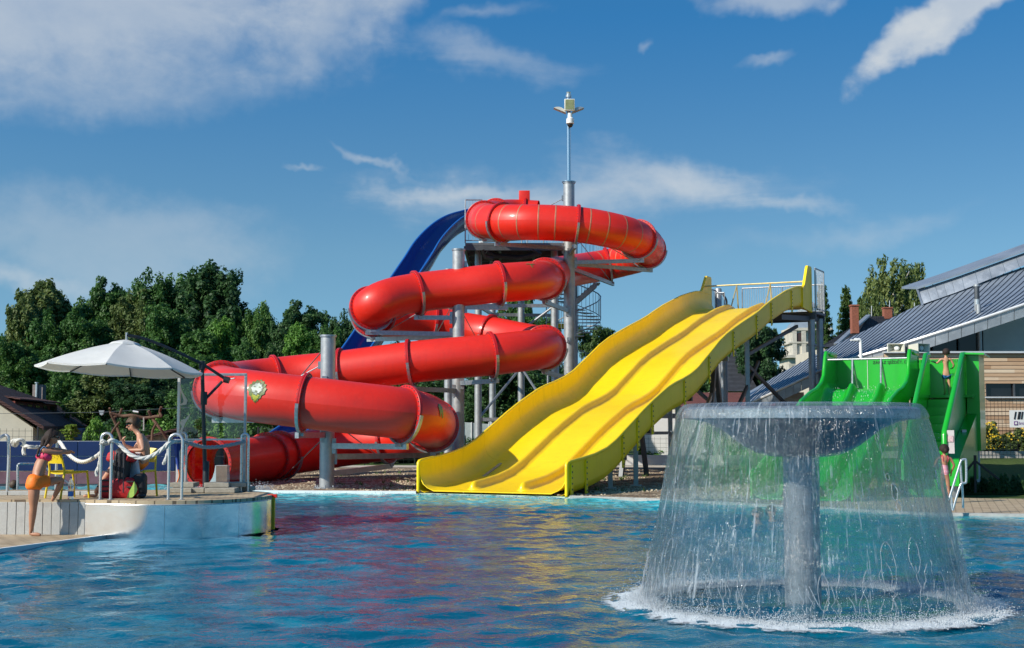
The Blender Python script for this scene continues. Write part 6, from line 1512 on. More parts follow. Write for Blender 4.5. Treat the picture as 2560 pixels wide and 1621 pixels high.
for sx_ in (-1, -.45, .45, 1): MB().box((cx + sx_ * (w_ / 2 - .25), yy + 2 - w_ / 2 - .06, (zz_(828) + zz_(888)) / 2), (.45, .3, zz_(828) - zz_(888))).build('pilaster', M['stucco'], ct)
for sx_, nm in ((-.0, 'arched_window'),):
    for k in (-1, 1):
        c = V((cx + k * w_ * .21 - (0 if k > 0 else .35), yy + 2 - w_ / 2 - .03, zz_(856))); hw = .42; ht = zz_(832) - zz_(856) - hw
        pts = [c + V((-hw, 0, .1)), c + V((hw, 0, .1)), c + V((hw, 0, ht))] + [c + V((hw * math.cos(a_), 0, ht + hw * math.sin(a_))) for a_ in np.linspace(.2, math.pi - .2, 8)] + [c + V((-hw, 0, ht))]
        MB().prism(pts, (0, -.08, 0)).build(nm, mat('dark_louvre', (.05, .03, .03, 1), .7), ct)
pr_ = [(w_ / 2 * 1.35, zz_(820)), (w_ / 2 * 1.1, zz_(806)), (w_ / 2 * .78, zz_(795)), (w_ / 2 * .52, zz_(788)), (w_ / 2 * .5, zz_(782))]
MB().lathe([(r, z) for r, z in pr_], (cx, yy + 2, 0), 4, rot=Matrix.Rotation(R(45), 3, 'Z')).build('cap_roof', M['capmetal'], ct)
MB().lathe([(w_ / 2 * .46, zz_(783)), (w_ / 2 * .46, zz_(766)), (w_ / 2 * .6, zz_(765)), (w_ / 2 * .55, zz_(758)), (w_ / 2 * .30, zz_(749)), (.1, zz_(742)), (.06, zz_(725))], (cx, yy + 2, 0), 8).build('lantern', M['capmetal'], ct)
sb_ = thing('shingle_house', 'small grey shingled pyramid roof seen under the yellow slide', 'house', W(1838, 990, 88))
b = [W(1778, 978, 86), W(1898, 978, 86), W(1900, 978, 94), W(1776, 978, 94)]; tp_ = W(1836, 872, 90)
MB().add([*b, tp_], [(0, 1, 4), (1, 2, 4), (2, 3, 4), (3, 0, 4), (0, 3, 2, 1)]).build('roof', M['slate'], sb_)
MB().box(((b[0].x + b[1].x) / 2, 90, b[0].z / 2), (b[1].x - b[0].x - .6, 7, b[0].z)).build('wall', M['cream'], sb_)
lh = thing('red_roof_house', 'low house with dull red roof beyond the fence right of the yellow slide', 'house', W(1760, 1060, 78))
a, b_2 = W(1690, 1020, 76), W(1990, 1020, 76)
MB().prism([a, b_2, b_2 + V((-1, 4, .9)), a + V((1, 4, .9))], (0, 0, .08)).build('roof', tiles('dull_red_tiles', (.14, .04, .03, 1), (.22, .07, .05, 1), 4), lh)
MB().box(((a.x + b_2.x) / 2, 79, a.z / 2 - .05), (b_2.x - a.x - .6, 5, a.z)).build('wall', M['cream'], lh)
gw = thing('garden_wall', 'pale garden wall with dark coping beyond the fence under the yellow slide', 'wall', W(1650, 1110, 66))
a, b_2 = W(1605, 1104, 66), W(1760, 1104, 66); MB().box(((a.x + b_2.x) / 2, 66, (W(1650, 1032, 66).z) / 2), (b_2.x - a.x, .3, W(1650, 1032, 66).z)).build('wall', M['white'], gw)
lpz = W(1691, 1200, 45); t_ = thing('fence_pole', 'slim pale pole standing on a block under the yellow slide', 'pole', (lpz.x, 52, .05))
MB().lathe([(.04, 0), (.04, W(1691, 975, 52).z)], (W(1691, 1100, 52).x, 52, .05), 10).build('pole', M['steel'], t_, smooth=True)
wk = thing('white_kerb', 'long low white kerb crossing behind the yellow slide legs', 'kerb', W(1650, 1140, 56)); MB().box((W(1660, 1140, 56).x, 56, .45), (9.5, .25, .42)).build('kerb', M['white'], wk)
# ================================================================== TREES AND PLANTS
def leaf_material(name, c0, c1, c2):
    m, t = matn(name); tcn = t.n('ShaderNodeTexCoord'); oi = t.n('ShaderNodeObjectInfo'); gi = t.n('ShaderNodeNewGeometry')
    ns = t.n('ShaderNodeTexNoise', {'Vector': (tcn, 'Object'), 'Scale': .9, 'Detail': 3, 'Roughness': .6})
    wn = t.n('ShaderNodeTexWhiteNoise', {0: t.n('ShaderNodeVectorMath', {0: (tcn, 'Object'), 1: (.12, .12, .12)}, operation='SNAP')}, noise_dimensions='3D')
    f = t.m('ADD', t.m('MULTIPLY', ns, .75), t.m('MULTIPLY', t.m('ADD', (wn, 0), (oi, 'Random')), .16))
    c = t.ramp(f, [(.32, c0), (.55, c1), (.78, c2)])
    p = t.n('ShaderNodeBsdfPrincipled', {'Base Color': (c, 0), 'Roughness': .55, 'Specular IOR Level': .35})
    tl = t.n('ShaderNodeBsdfTranslucent', {0: (c, 0)})
    t.n('ShaderNodeOutputMaterial', {0: t.n('ShaderNodeMixShader', {0: .36, 1: p, 2: tl})}); return m
LM = {'mid': leaf_material('leaf_mid_green', (0.033, 0.091, 0.025, 1), (0.070, 0.172, 0.036, 1), (0.151, 0.282, 0.060, 1)),
      'dark': leaf_material('leaf_dark_green', (0.021, 0.056, 0.025, 1), (0.044, 0.111, 0.036, 1), (0.101, 0.202, 0.056, 1)),
      'bright': leaf_material('leaf_bright_green', (0.060, 0.161, 0.025, 1), (0.131, 0.293, 0.044, 1), (0.242, 0.424, 0.070, 1)),
      'olive': leaf_material('leaf_olive', (0.070, 0.111, 0.029, 1), (0.151, 0.212, 0.060, 1), (0.282, 0.322, 0.111, 1)),
      'needle': leaf_material('needle_green', (0.021, 0.056, 0.016, 1), (0.051, 0.111, 0.025, 1), (0.111, 0.172, 0.040, 1))}
M['bark'] = mat('bark', (.11, .085, .06, 1), .9, 0, .3, 4, .6, 15)
M['birchbark'] = mat('birch_bark', (.42, .38, .33, 1), .8, 0, .4, 6)
def leaves(centers, radii, per, size, rng, flat=.0, droop=0.0, aspect=1.6):
    """numpy leaf quads scattered round clump centres"""
    C = np.repeat(np.array(centers), per, 0); Rr = np.repeat(np.array(radii), per, 0)
    if Rr.ndim == 1: Rr = Rr[:, None] * np.ones(3)
    n = len(C); d = rng.normal(size=(n, 3)); d /= np.linalg.norm(d, axis=1)[:, None]
    rad = rng.random(n) ** .42; Pp = C + d * Rr * rad[:, None]
    nrm = d * .9 + rng.normal(size=(n, 3)) * .55 + np.array([0, 0, .55]); nrm /= np.linalg.norm(nrm, axis=1)[:, None]
    a = rng.normal(size=(n, 3)) + np.array([0, 0, -droop]); t1 = np.cross(nrm, a); t1 /= np.linalg.norm(t1, axis=1)[:, None]; t2 = np.cross(nrm, t1)
    s_ = (size * (.6 + .8 * rng.random(n)))[:, None]
    A = t1 * s_ / aspect; B = t2 * s_
    q = np.stack([Pp - B, Pp + A * .9 - B * .1, Pp + B, Pp - A * .9 - B * .1], 1)
    return q.reshape(-1, 3)
def mesh_quads(name, v, m):
    me = bpy.data.meshes.new(name); n = len(v) // 4
    me.vertices.add(len(v)); me.vertices.foreach_set('co', v.astype(np.float32).ravel())
    me.loops.add(len(v)); me.loops.foreach_set('vertex_index', np.arange(len(v), dtype=np.int32))
    me.polygons.add(n); me.polygons.foreach_set('loop_start', np.arange(0, len(v), 4, dtype=np.int32))
    try: me.polygons.foreach_set('loop_total', np.full(n, 4, np.int32))
    except Exception: pass
    me.materials.append(m); me.update(calc_edges=True); me.validate(); return me
def tree_proto(kind, seed, lm, dens=1.0):
    """nominal 10 m tree at the origin: (crown mesh, trunk mesh)"""
    rng = np.random.default_rng(seed); rd = random.Random(seed); cs, rs = [], []; tb = MB(); sz = .125; per = 90; droop = 0; asp = 1.6
    bark = M['bark']
    if kind in ('broad', 'round', 'airy'):
        nl = {'broad': 9, 'round': 6, 'airy': 11}[kind]; lobes = []
        for k in range(nl):
            a = k * 2.4 + rd.random(); z = rd.uniform(.40, .86) * 10; rmax = {'broad': 2.7, 'round': 2.4, 'airy': 2.5}[kind] * math.sqrt(max(.08, 1 - ((z - 5.8) / 4.6) ** 2))
            rr_ = rmax * rd.uniform(.45, .95); lobes.append((V((math.cos(a) * rr_, math.sin(a) * rr_, z)), rd.uniform(1.25, 2.0) * (1 if kind != 'airy' else .72)))
        lobes.append((V((rd.uniform(-.5, .5), 0, 8.6)), 1.35)); lobes.append((V((0, 0, 6.2)), 2.3 if kind != 'airy' else 1.3))
        if kind == 'airy': lobes += [(V((rd.uniform(-1.8, 1.8), rd.uniform(-1, 1), rd.uniform(8, 9.3))), .75) for _ in range(4)]
        for c, r in lobes:
            m_ = int(14 * r * (1.5 if kind == 'airy' else 1))
            for _ in range(m_):
                d = V((rd.gauss(0, 1), rd.gauss(0, 1), rd.gauss(0, 1))).normalized(); cs.append(tuple(c + d * r * rd.uniform(.55, 1.05))); rs.append(rd.uniform(.32, .62) * (.8 if kind == 'airy' else 1))
            if kind != 'airy':
                for _ in range(int(5 * r)):
                    d = V((rd.gauss(0, 1), rd.gauss(0, 1), rd.gauss(0, 1))).normalized(); cs.append(tuple(c + d * r * .4)); rs.append(.7)
        per = int((115 if kind == 'airy' else 115) * dens)
        tb.tube([V((0, 0, -.3)), V((.1, 0, 2)), V((0, .1, 4.5)), V((.1, 0, 7.2))], [.34, .26, .2, .08], 8)
        for c, r in lobes[:nl]: z0_ = c.z * rd.uniform(.4, .6); tb.tube(spline([V((0, 0, z0_)), V((c.x * .4, c.y * .4, lerp(z0_, c.z, .6))), c], 4), [.12, .11, .10, .09, .08, .07, .06, .05, .04], 6)
    elif kind == 'tallleaf':      # tall lumpy upright tree of stacked sprays
        for k in range(46):
            z = 1.5 + 8.1 * (k / 46); w_ = 2.5 * math.sin(math.pi * min(.97, (z / 10.4)) ** 1.15) + .25; a = k * 2.399; rr_ = w_ * rd.uniform(.45, 1.0)
            c = V((math.cos(a) * rr_, math.sin(a) * rr_, z)); 
            for _ in range(7): cs.append((c.x + rd.gauss(0, .35), c.y + rd.gauss(0, .35), c.z + rd.gauss(0, .45) + .2)); rs.append((rd.uniform(.3, .5), rd.uniform(.3, .5), rd.uniform(.4, .75)))
        for _ in range(70): z = rd.uniform(2, 8.4); w_ = 1.7 * math.sin(math.pi * min(.97, z / 10.2)); a = rd.random() * 6.28; cs.append((math.cos(a) * w_ * .6, math.sin(a) * w_ * .6, z)); rs.append((.7, .7, .7))
        per = int(95 * dens); tb.tube([V((0, 0, -.3)), V((0, 0, 4)), V((.1, 0, 8.5))], [.33, .22, .06], 8)
    elif kind == 'spruce':
        z = 1.2; asp = 2.6
        while z < 9.9:
            L_ = 2.3 * (1 - (z - .8) / 9.4) ** .85 + .12; nb = max(4, int(9 * L_ / 2.3) + 3)
            for k in range(nb):
                a = 2 * math.pi * k / nb + z * 3 + rd.uniform(-.2, .2)
                for q in (.3, .55, .8, 1.0): cs.append((math.cos(a) * L_ * q, math.sin(a) * L_ * q, z - .30 * L_ * q * .8 + (.12 if q == 1 else 0))); rs.append((.22 + .12 * L_ * .4, .22 + .12 * L_ * .4, .16))
            z += .36
        cs += [(0, 0, 9.9), (0, 0, 10.1)]; rs += [(.1, .1, .2)] * 2; per = int(15 * dens); sz = .17; droop = 1.0; tb.tube([V((0, 0, -.3)), V((0, 0, 9.9))], [.25, .03], 7)
    elif kind == 'pine':
        for k in range(9):
            a = k * 2.4; r_ = rd.uniform(.4, 2.4); c = V((math.cos(a) * r_, math.sin(a) * r_, rd.uniform(6.8, 9.2) - r_ * .3))
            for _ in range(9): cs.append((c.x + rd.gauss(0, .5), c.y + rd.gauss(0, .5), c.z + rd.gauss(0, .25))); rs.append((.5, .5, .32))
            tb.tube([V((0, 0, c.z * .65)), c], [.10, .04], 6)
        per = int(60 * dens); asp = 3.0; sz = .2; tb.tube([V((0, 0, -.3)), V((.2, 0, 4)), V((0, 0, 8))], [.26, .2, .08], 8)
    elif kind == 'weeping':
        bark = M['birchbark']; sz = .13; asp = 1.9; droop = 2.0
        for k in range(150):
            z = rd.uniform(3.8, 9.6); w_ = 2.25 * math.sqrt(max(.05, 1 - ((z - 6.6) / 3.5) ** 2)); a = rd.random() * 6.28; r_ = w_ * rd.uniform(.3, 1.0) ** .6
            x_, y_ = math.cos(a) * r_, math.sin(a) * r_; L_ = rd.uniform(.8, 2.8) * (1 if z < 8 else .6); st_ = 0
            while st_ < L_: cs.append((x_ + rd.gauss(0, .08), y_ + rd.gauss(0, .08), z - st_)); rs.append((.20, .20, .30)); st_ += .3
        per = int(17 * dens); tb.tube([V((0, 0, -.3)), V((0, 0, 5)), V((.2, 0, 8.8))], [.24, .16, .05], 8)
        for k in range(12): a = k * 2.4; tb.tube([V((0, 0, 3.5 + k * .35)), V((math.cos(a) * 1.3, math.sin(a) * 1.3, 5.2 + k * .35))], [.07, .03], 5)
    elif kind == 'bush':
        for k in range(80): d = V((rd.gauss(0, 1), rd.gauss(0, 1), abs(rd.gauss(0, 1)))).normalized(); q = rd.uniform(.45, 1.0); cs.append((d.x * 4.4 * q, d.y * 4.4 * q, .6 + d.z * 8.0 * q)); rs.append((rd.uniform(.9, 1.5),) * 3)
        per = int(80 * dens); sz = .42
        for k in range(5): a = k * 1.3; tb.tube([V((0, 0, -.2)), V((math.cos(a) * 2, math.sin(a) * 2, 5))], [.2, .08], 5)
    rs = np.array([(r,) * 3 if not hasattr(r, '__len__') else r for r in rs])
    v = leaves(cs, rs, per, sz, rng, droop=droop, aspect=asp)
    cm_ = mesh_quads('crown', v, LM[lm])
    tm = bpy.data.meshes.new('trunk'); tm.from_pydata(tb.v, [], tb.f); tm.materials.append(bark)
    for pz in tm.polygons: pz.use_smooth = True
    return cm_, tm
PROTO = {}
def tree(kind, lm, px, top, Y_, wpx_, label, name='broadleaf_tree', cat='tree', base=0.0, seed=0, group='trees standing behind the pool', rot=None):
    key = (kind, lm, seed)
    if key not in PROTO: PROTO[key] = tree_proto(kind, hash(kind) % 97 if 0 else sum(map(ord, kind)) + seed * 13, lm)
    cm_, tm = PROTO[key]; c = W(px, 1100, Y_); zt__ = W(px, top, Y_).z; h = zt__ - base; s_ = h / 10
    nat = {'broad': 7.6, 'round': 7.2, 'airy': 6.6, 'tallleaf': 5.6, 'spruce': 4.8, 'pine': 6.0, 'weeping': 4.9, 'bush': 10.5}[kind]
    sw_ = (wpx_ * (1.22 if kind != 'bush' else 1) * Y_ / F) / nat
    t_ = thing(name, label, cat, (c.x, Y_, base), group, rot if rot is not None else (px * 1.7) % 6.28)
    a = bpy.data.objects.new('crown' if kind != 'bush' else 'foliage', cm_); COL.objects.link(a); a.parent = t_; b = bpy.data.objects.new('trunk' if kind != 'bush' else 'stems', tm); COL.objects.link(b); b.parent = t_
    t_.scale = (sw_, sw_, s_); return t_
T_ = [('broad','mid',235,738,99,170,'green tree filling the line between the two loose trees at left'),('round','olive',335,738,93,150,'olive-tinted round tree behind the parasol mast tip'),('airy','olive',60,742,92,140,'thin olive tree at the left picture edge'),
 ('broad','mid',180,770,90,180,'mid green tree low between the tall left trees'),('round','mid',410,770,88,160,'round mid green tree right above the parasol arm'),('broad','bright',560,790,86,160,'lighter green tree under the tallest one'),('round','dark',700,790,90,120,'rounded dark tree behind the bright green one'),
 ('broad','mid',820,830,90,140,'mid green tree left of the blue slide foot'),('airy','olive',108,703,96,200,'tall airy tree at the far left of the tree line'),('airy','mid',285,700,97,150,'tall loose tree second from the left in the tree line'),
 ('broad','mid',395,703,95,190,'wide mid green tree directly above the parasol'),('tallleaf','dark',530,676,94,190,'tallest dark green tree of the left tree line'),
 ('tallleaf','mid',470,708,97,150,'mid green tree just left of the tallest one'),('round','mid',645,768,92,120,'rounded mid green tree right of the tallest one'),
 ('broad','bright',735,805,86,150,'bright green tree beyond the short grey post'),('airy','dark',780,758,98,170,'dark thin-topped tree above the bright green one'),
 ('broad','dark',868,798,95,130,'dark tree left of the blue slide'),('round','mid',500,815,84,190,'round mid green tree in front of the tallest one'),
 ('round','mid',612,850,80,120,'small round tree below and right of the tallest one'),('broad','mid',40,855,82,160,'leafy tree low at the left picture edge'),
 ('round','mid',175,880,80,150,'leafy tree behind the left end of the parasol'),('broad','dark',340,850,84,210,'dark tree behind the parasol canopy'),
 ('round','olive',290,900,72,190,'olive tree under the left half of the parasol'),('broad','dark',430,880,74,170,'dark green tree beside the white screen post'),
 ('round','mid',120,940,83,180,'mid green tree above the cream house'),('broad','mid',220,930,83,170,'mid green tree above the log swing at left'),
 ('round','bright',600,905,78,120,'bright green tree hidden by the red tube end'),('broad','mid',520,960,64,160,'green tree seen through the glass screen'),
 ('broad','dark',350,960,66,180,'dark tree behind the log swing'),('round','mid',690,900,82,150,'green tree between the red tubes at left'),
 ('broad','dark',1130,930,80,200,'dark tree behind the paired grey posts'),('broad','dark',1250,905,78,190,'dark tree behind the tower braces'),
 ('round','mid',1330,930,84,160,'green tree at the foot of the tall post'),('broad','mid',1310,765,92,180,'mid green tree rising between the red loops'),
 ('broad','dark',950,870,90,170,'dark tree behind the blue slide foot'),('round','mid',1040,930,85,170,'mid green tree beside the middle post'),
 ('round','mid',850,930,80,180,'green tree under the second red loop'),
 ('airy','mid',1300,640,110,70,'thin tree top showing in the middle of the red loops'),
 ('broad','dark',1430,900,86,160,'dark tree behind the yellow slide'),('broad','mid',1850,850,92,130,'green tree right of the yellow slide'),
 ('airy','dark',1912,815,88,130,'loose dark tree left of the church tower'),('broad','dark',1800,880,96,150,'dark tree just under the yellow slide side wall')]
for k, (kd, lm, px, top, Y_, w_, lab) in enumerate(T_):
    tree(kd, lm, px, top, Y_, w_, lab, seed=k % 3)
tree('pine', 'needle', 1492, 783, 100, 120, 'dark flat-topped pine left of the yellow slide', 'pine_tree', seed=1)
tree('spruce', 'needle', 2063, 716, 112, 92, 'left of the two pointed spruces', 'spruce_tree', group='spruces behind the hall'); tree('spruce', 'needle', 2122, 722, 114, 95, 'right of the two pointed spruces', 'spruce_tree', group='spruces behind the hall'); tree('spruce', 'needle', 2158, 750, 116, 80, 'shorter spruce half hidden beside the brick chimney', 'spruce_tree', group='spruces behind the hall')
tree('weeping', 'olive', 2238, 632, 112, 150, 'tall weeping birch above the metal roof', 'birch_tree', seed=0, group='birches behind the hall'); tree('weeping', 'olive', 2190, 722, 110, 80, 'lower weeping birch leaning left of the tall one', 'birch_tree', seed=1, group='birches behind the hall'); tree('weeping', 'olive', 2285, 650, 114, 110, 'weeping birch crown right beside the tall one', 'birch_tree', seed=2, group='birches behind the hall')
# shrubs
k = 0
rnd = random.Random(21)
SH = [(px, rnd.uniform(1010, 1050), rnd.uniform(60, 66), rnd.uniform(75, 110)) for px in range(-20, 620, 52)]
names_s = ['by the gable of the cream house', 'under the maroon eaves', 'left of the woman', 'above the yellow chair', 'left of the log swing', 'inside the log swing legs', 'behind the seated man', 'right of the log swing', 'by the white screen post', 'left of the red exit', 'behind the parasol pole', 'above the red exit', 'right of the glass screen']
for i, (px, top, Y_, w_) in enumerate(SH):
    if i < 5: Y_ += 20
    tree('bush', ('mid', 'dark', 'bright')[i % 3], px, top, Y_, w_, 'green garden shrub ' + names_s[i % len(names_s)], 'shrub', 'shrub', group='shrubs behind the blue wall', seed=i % 2)
SH2 = [(700, 'under the lowest red loop at left'), (780, 'behind the short grey post'), (860, 'right of the short grey post'), (950, 'under the lower red loop'), (1030, 'left of the middle post foot'), (1110, 'at the foot of the middle post'), (1190, 'by the greenhouse'), (1270, 'behind the low yellow rim'), (1620, 'under the yellow slide legs'), (1700, 'beside the slim pale pole'), (1780, 'behind the splayed yellow slide legs'), (1850, 'left of the fountain rim')]
for i, (px, lab) in enumerate(SH2):
    tree('bush', ('mid', 'dark', 'bright')[i % 3], px, rnd.uniform(1075, 1105), rnd.uniform(64.5, 68), rnd.uniform(80, 120), 'low green bush ' + lab, 'bush', 'bush', group='bushes along the far path', seed=i % 2)
for i, px in enumerate(range(2400, 2600, 27)):
    tree('bush', 'dark', px, rnd.uniform(1178, 1196), 35.6 + .1 * (i % 3), 36, ('%s dark hedge shrub counting rightwards from beside the low corner post' % ('first', 'second', 'third', 'fourth', 'fifth', 'sixth', 'seventh', 'eighth')[i]), 'hedge_shrub', 'shrub', group='dark hedge shrubs behind the right deck', seed=i % 2, base=.05)
# flowering shrubs
M['petal'] = mat('yellow_petals', (.80, .55, .02, 1), .6, 0, .15, 5)
rng = np.random.default_rng(4)
FLW = [(2425, 1082, 46.2, 70, 'leafy grey-green flower clump by the green stair tower', 20), (2478, 1050, 46.8, 90, 'tall yellow-flowered bush in front of the larch wall', 90), (2500, 1085, 46.0, 90, 'low yellow-flowered bush beside the fence post', 110), (2545, 1060, 46.9, 90, 'yellow-flowered bush behind the banner', 30)]
for px, top, Y_, w_, lab, nfl in FLW:
    t_ = tree('bush', 'olive', px, top, Y_, w_, lab, 'flowering_bush', 'bush', group='yellow flowering bushes in the bed', seed=px % 2, base=.95)
    d = rng.normal(size=(nfl, 3)); d[:, 1] = -abs(d[:, 1]); d /= np.linalg.norm(d, axis=1)[:, None]; mbp = MB()
    for q in d:
        c = V((q[0] * 4.6, q[1] * 4.6, 2.0 + abs(q[2]) * 7.2)); a = rnd.random() * 3
        for j in range(5):
            aa_ = a + j * 1.257; mbp.add([c, c + V((math.cos(aa_) * .32, -.1, math.sin(aa_) * .32)), c + V((math.cos(aa_ + .8) * .32, -.1, math.sin(aa_ + .8) * .32))], [(0, 1, 2)])
    o = mbp.build('blossoms', M['petal'], t_, local=True)
# young tree with flat branches
yt = thing('young_tree', 'young light green tree with flat branches behind the woman', 'tree', z1(484, 770, 44)); mb = MB()
cs, rs = [], []
for zz_k, w_ in ((755, .08), (735, .14), (716, .2), (697, .26), (682, .22), (668, .12)):
    c = z1(484, zz_k, 44)
    for k in range(9): cs.append((c.x + rnd.uniform(-1, 1) * w_ * 1.1, 44 + rnd.uniform(-1, 1) * w_, c.z)); rs.append((.07, .07, .02))
b0 = OFF[yt.name]; cs = [(a - b0.x, b - b0.y, c - b0.z) for a, b, c in cs]
o = bpy.data.objects.new('crown', mesh_quads('crown', leaves(cs, np.array(rs), 26, .05, rng), leaf_material('leaf_lime', (.12, .2, .02, 1), (.22, .32, .04, 1), (.34, .42, .07, 1)))); COL.objects.link(o); o.parent = yt
MB().tube([z1(484, 810, 44), z1(484, 665, 44)], .018, 6).build('trunk', M['bark'], yt)
# far wooded hills
hb = MB(); 
M['hill'] = mat('far_wood', (.030, .055, .022, 1), .95, 0, .4, .05, 1, 1)
hw = MB().grid([[V((x_, 190 + 20 * math.sin(x_ * .03), -2)), V((x_, 200, 4 + 3.0 * noise.noise(V((x_ * .03, 0, 2)))))  , V((x_, 260, 6 + 4 * noise.noise(V((x_ * .02, 4, 2)))))] for x_ in range(-400, 401, 8)]).build('hills', M['hill'], smooth=True); hw['kind'] = 'structure'
# ================================================================== PEOPLE
M['skin'] = mat('skin_light', (.52, .27, .17, 1), .5, 0, .08, 8, .1, 60)
M['skin_tan'] = mat('skin_tanned', (.42, .20, .115, 1), .5, 0, .08, 8, .1, 60)
M['brownhair'] = mat('dark_brown_hair', (.022, .010, .006, 1), .75, 0, .4, 40, .4, 90)
M['blondhair'] = mat('sandy_hair', (.065, .033, .013, 1), .55, 0, .4, 40, .4, 90)
M['orangecloth'] = mat('orange_nylon', (.95, .20, .008, 1), .6, 0, .08, 9, .5, 14)
M['pinkcloth'] = mat('pink_fabric', (.72, .04, .13, 1), .6, 0, .15, 9, .3, 30)
M['towel'] = mat('white_towel', (.68, .67, .70, 1), .95, 0, .06, 14, .7, 26)
M['sunglass'] = mat('sunglasses_black', (.008, .008, .01, 1), .12)
def skinned(name, J, E, m, parent, sub=2):
    """J: name -> (x, y, z, radius or (rx, ry)); E: edges between joints; one continuous skin"""
    ks = list(J); idx = {k: i for i, k in enumerate(ks)}
    me = bpy.data.meshes.new('tmp'); bm = bmesh.new(); sl = bm.verts.layers.skin.verify(); vs = []
    for i, k in enumerate(ks):
        x, y, z, r = J[k]; v = bm.verts.new((x, y, z)); v[sl].radius = r if isinstance(r, tuple) else (r, r); v[sl].use_root = (i == 0); vs.append(v)
    for a, b in E: bm.edges.new((vs[idx[a]], vs[idx[b]]))
    bm.to_mesh(me); bm.free()
    o = bpy.data.objects.new('tmp', me); COL.objects.link(o)
    md = o.modifiers.new('s', 'SKIN'); md.use_smooth_shade = True; md.branch_smoothing = .6
    sb2 = o.modifiers.new('u', 'SUBSURF'); sb2.levels = sub; sb2.render_levels = sub
    bpy.context.view_layer.update(); dg = bpy.context.evaluated_depsgraph_get()
    nm = bpy.data.meshes.new_from_object(o.evaluated_get(dg)); bpy.data.objects.remove(o)
    nm.materials.clear(); nm.materials.append(m); nm.name = name
    for p_ in nm.polygons: p_.use_smooth = True
    ob = bpy.data.objects.new(name, nm); COL.objects.link(ob); ob.parent = parent; return ob
def hand(J, E, pre, wrist, d, up, s=1.0, curl=.3):
    """palm with five fingers: d points along the hand, up is the back of the hand"""
    d, up = V(d).normalized(), V(up).normalized(); sd = d.cross(up).normalized(); w = V(wrist)
    palm = w + d * .045 * s; J[pre + 'palm'] = (*palm, (.030 * s, .018 * s)); E.append((pre + 'wrist', pre + 'palm'))
    for i, (o_, L_) in enumerate(((-.030, .062), (-.010, .075), (.010, .070), (.029, .055))):
        b = palm + d * .04 * s + sd * o_ * s; m_ = b + d * L_ * .5 * s - up * curl * L_ * .3 * s; t_ = m_ + d * L_ * .42 * s * (1 - curl * .6) - up * curl * L_ * .9 * s
        for q, p_, r in ((0, b, .0095), (1, m_, .0088), (2, t_, .0075)): J[f'{pre}f{i}{q}'] = (*p_, r * s)
        E += [(pre + 'palm', f'{pre}f{i}0'), (f'{pre}f{i}0', f'{pre}f{i}1'), (f'{pre}f{i}1', f'{pre}f{i}2')]
    b = palm - d * .01 * s + sd * -.038 * s; t_ = b + (d * .7 - sd * .6).normalized() * .045 * s - up * .01 * s
    J[pre + 't0'] = (*b, .012 * s); J[pre + 't1'] = (*t_, .0095 * s); E += [(pre + 'palm', pre + 't0'), (pre + 't0', pre + 't1')]
def head(J, E, c, f, s=1.0, tiltup=(0, 0, 1), neck='necktop'):
    """head about centre c looking along f"""
    c, f, u = V(c), V(f).normalized(), V(tiltup).normalized(); sd = f.cross(u).normalized(); u = sd.cross(f)
    J['skull'] = (*(c - f * .012 * s + u * .02 * s), .088 * s); J['crownv'] = (*(c - f * .015 * s + u * .065 * s), .070 * s); J['jaw'] = (*(c + f * .030 * s - u * .055 * s), .056 * s)
    J['chin'] = (*(c + f * .058 * s - u * .088 * s), .030 * s); J['nose'] = (*(c + f * .088 * s - u * .004 * s), .020 * s); J['nosetip'] = (*(c + f * .112 * s - u * .022 * s), .011 * s)
    J['mouth'] = (*(c + f * .085 * s - u * .055 * s), .016 * s)
    E += [(neck, 'skull'), ('skull', 'crownv'), ('skull', 'jaw'), ('jaw', 'chin'), ('skull', 'nose'), ('nose', 'nosetip'), ('jaw', 'mouth')]
    for i, k in enumerate((-1, 1)):
        J[f'ear{i}'] = (*(c + sd * k * .086 * s - f * .005 * s - u * .005 * s), .016 * s); J[f'eart{i}'] = (*(c + sd * k * .095 * s - f * .018 * s + u * .012 * s), .011 * s); E += [('skull', f'ear{i}'), (f'ear{i}', f'eart{i}')]
    return c, f, sd, u
def sunglasses(par, c, f, sd, u, s=1.0):
    mb = MB(); m_ = Matrix((f, sd, u)).transposed()
    for k in (-1, 1): mb.box(c + f * .092 * s + sd * k * .034 * s + u * .022 * s, (.012, .056 * s, .034 * s), m_, .004); mb.bar(c + f * .09 * s + sd * k * .066 * s + u * .028 * s, c - f * .01 * s + sd * k * .09 * s + u * .022 * s, .007, .014)
    mb.bar(c + f * .096 * s - sd * .03 * s + u * .03 * s, c + f * .096 * s + sd * .03 * s + u * .03 * s, .008, .008); mb.build('sunglasses', M['sunglass'], par, local=True)
def haircap(par, c, f, sd, u, m, s=1.0, vol=1.0, back=.35, nm='hair', seed=0):
    rows = []
    for i in range(13):
        ph = math.pi * .5 * (1 - i / 12 * 1.55); row = []
        for j in range(28):
            a = 2 * math.pi * j / 28; fw = math.cos(a)
            phh = max(ph, (.30 if fw > .35 else lerp(.30, -.75, min(1, (.35 - fw) / 1.0))))
            d = f * math.cos(a) * math.cos(phh) + sd * math.sin(a) * math.cos(phh) + u * math.sin(phh)
            r = (.112 if fw > 0 else .114 + back * .02) * s * vol * (1 + .05 * noise.noise(d * 9 + V((seed, 0, 0))))
            row.append(c + u * .018 * s - f * .012 * s + V((d.x * r, d.y * r, d.z * r * 1.05)))
        rows.append(row + [row[0]])
    return MB().grid(rows).build(nm, m, par, smooth=True, local=True, auto=180)
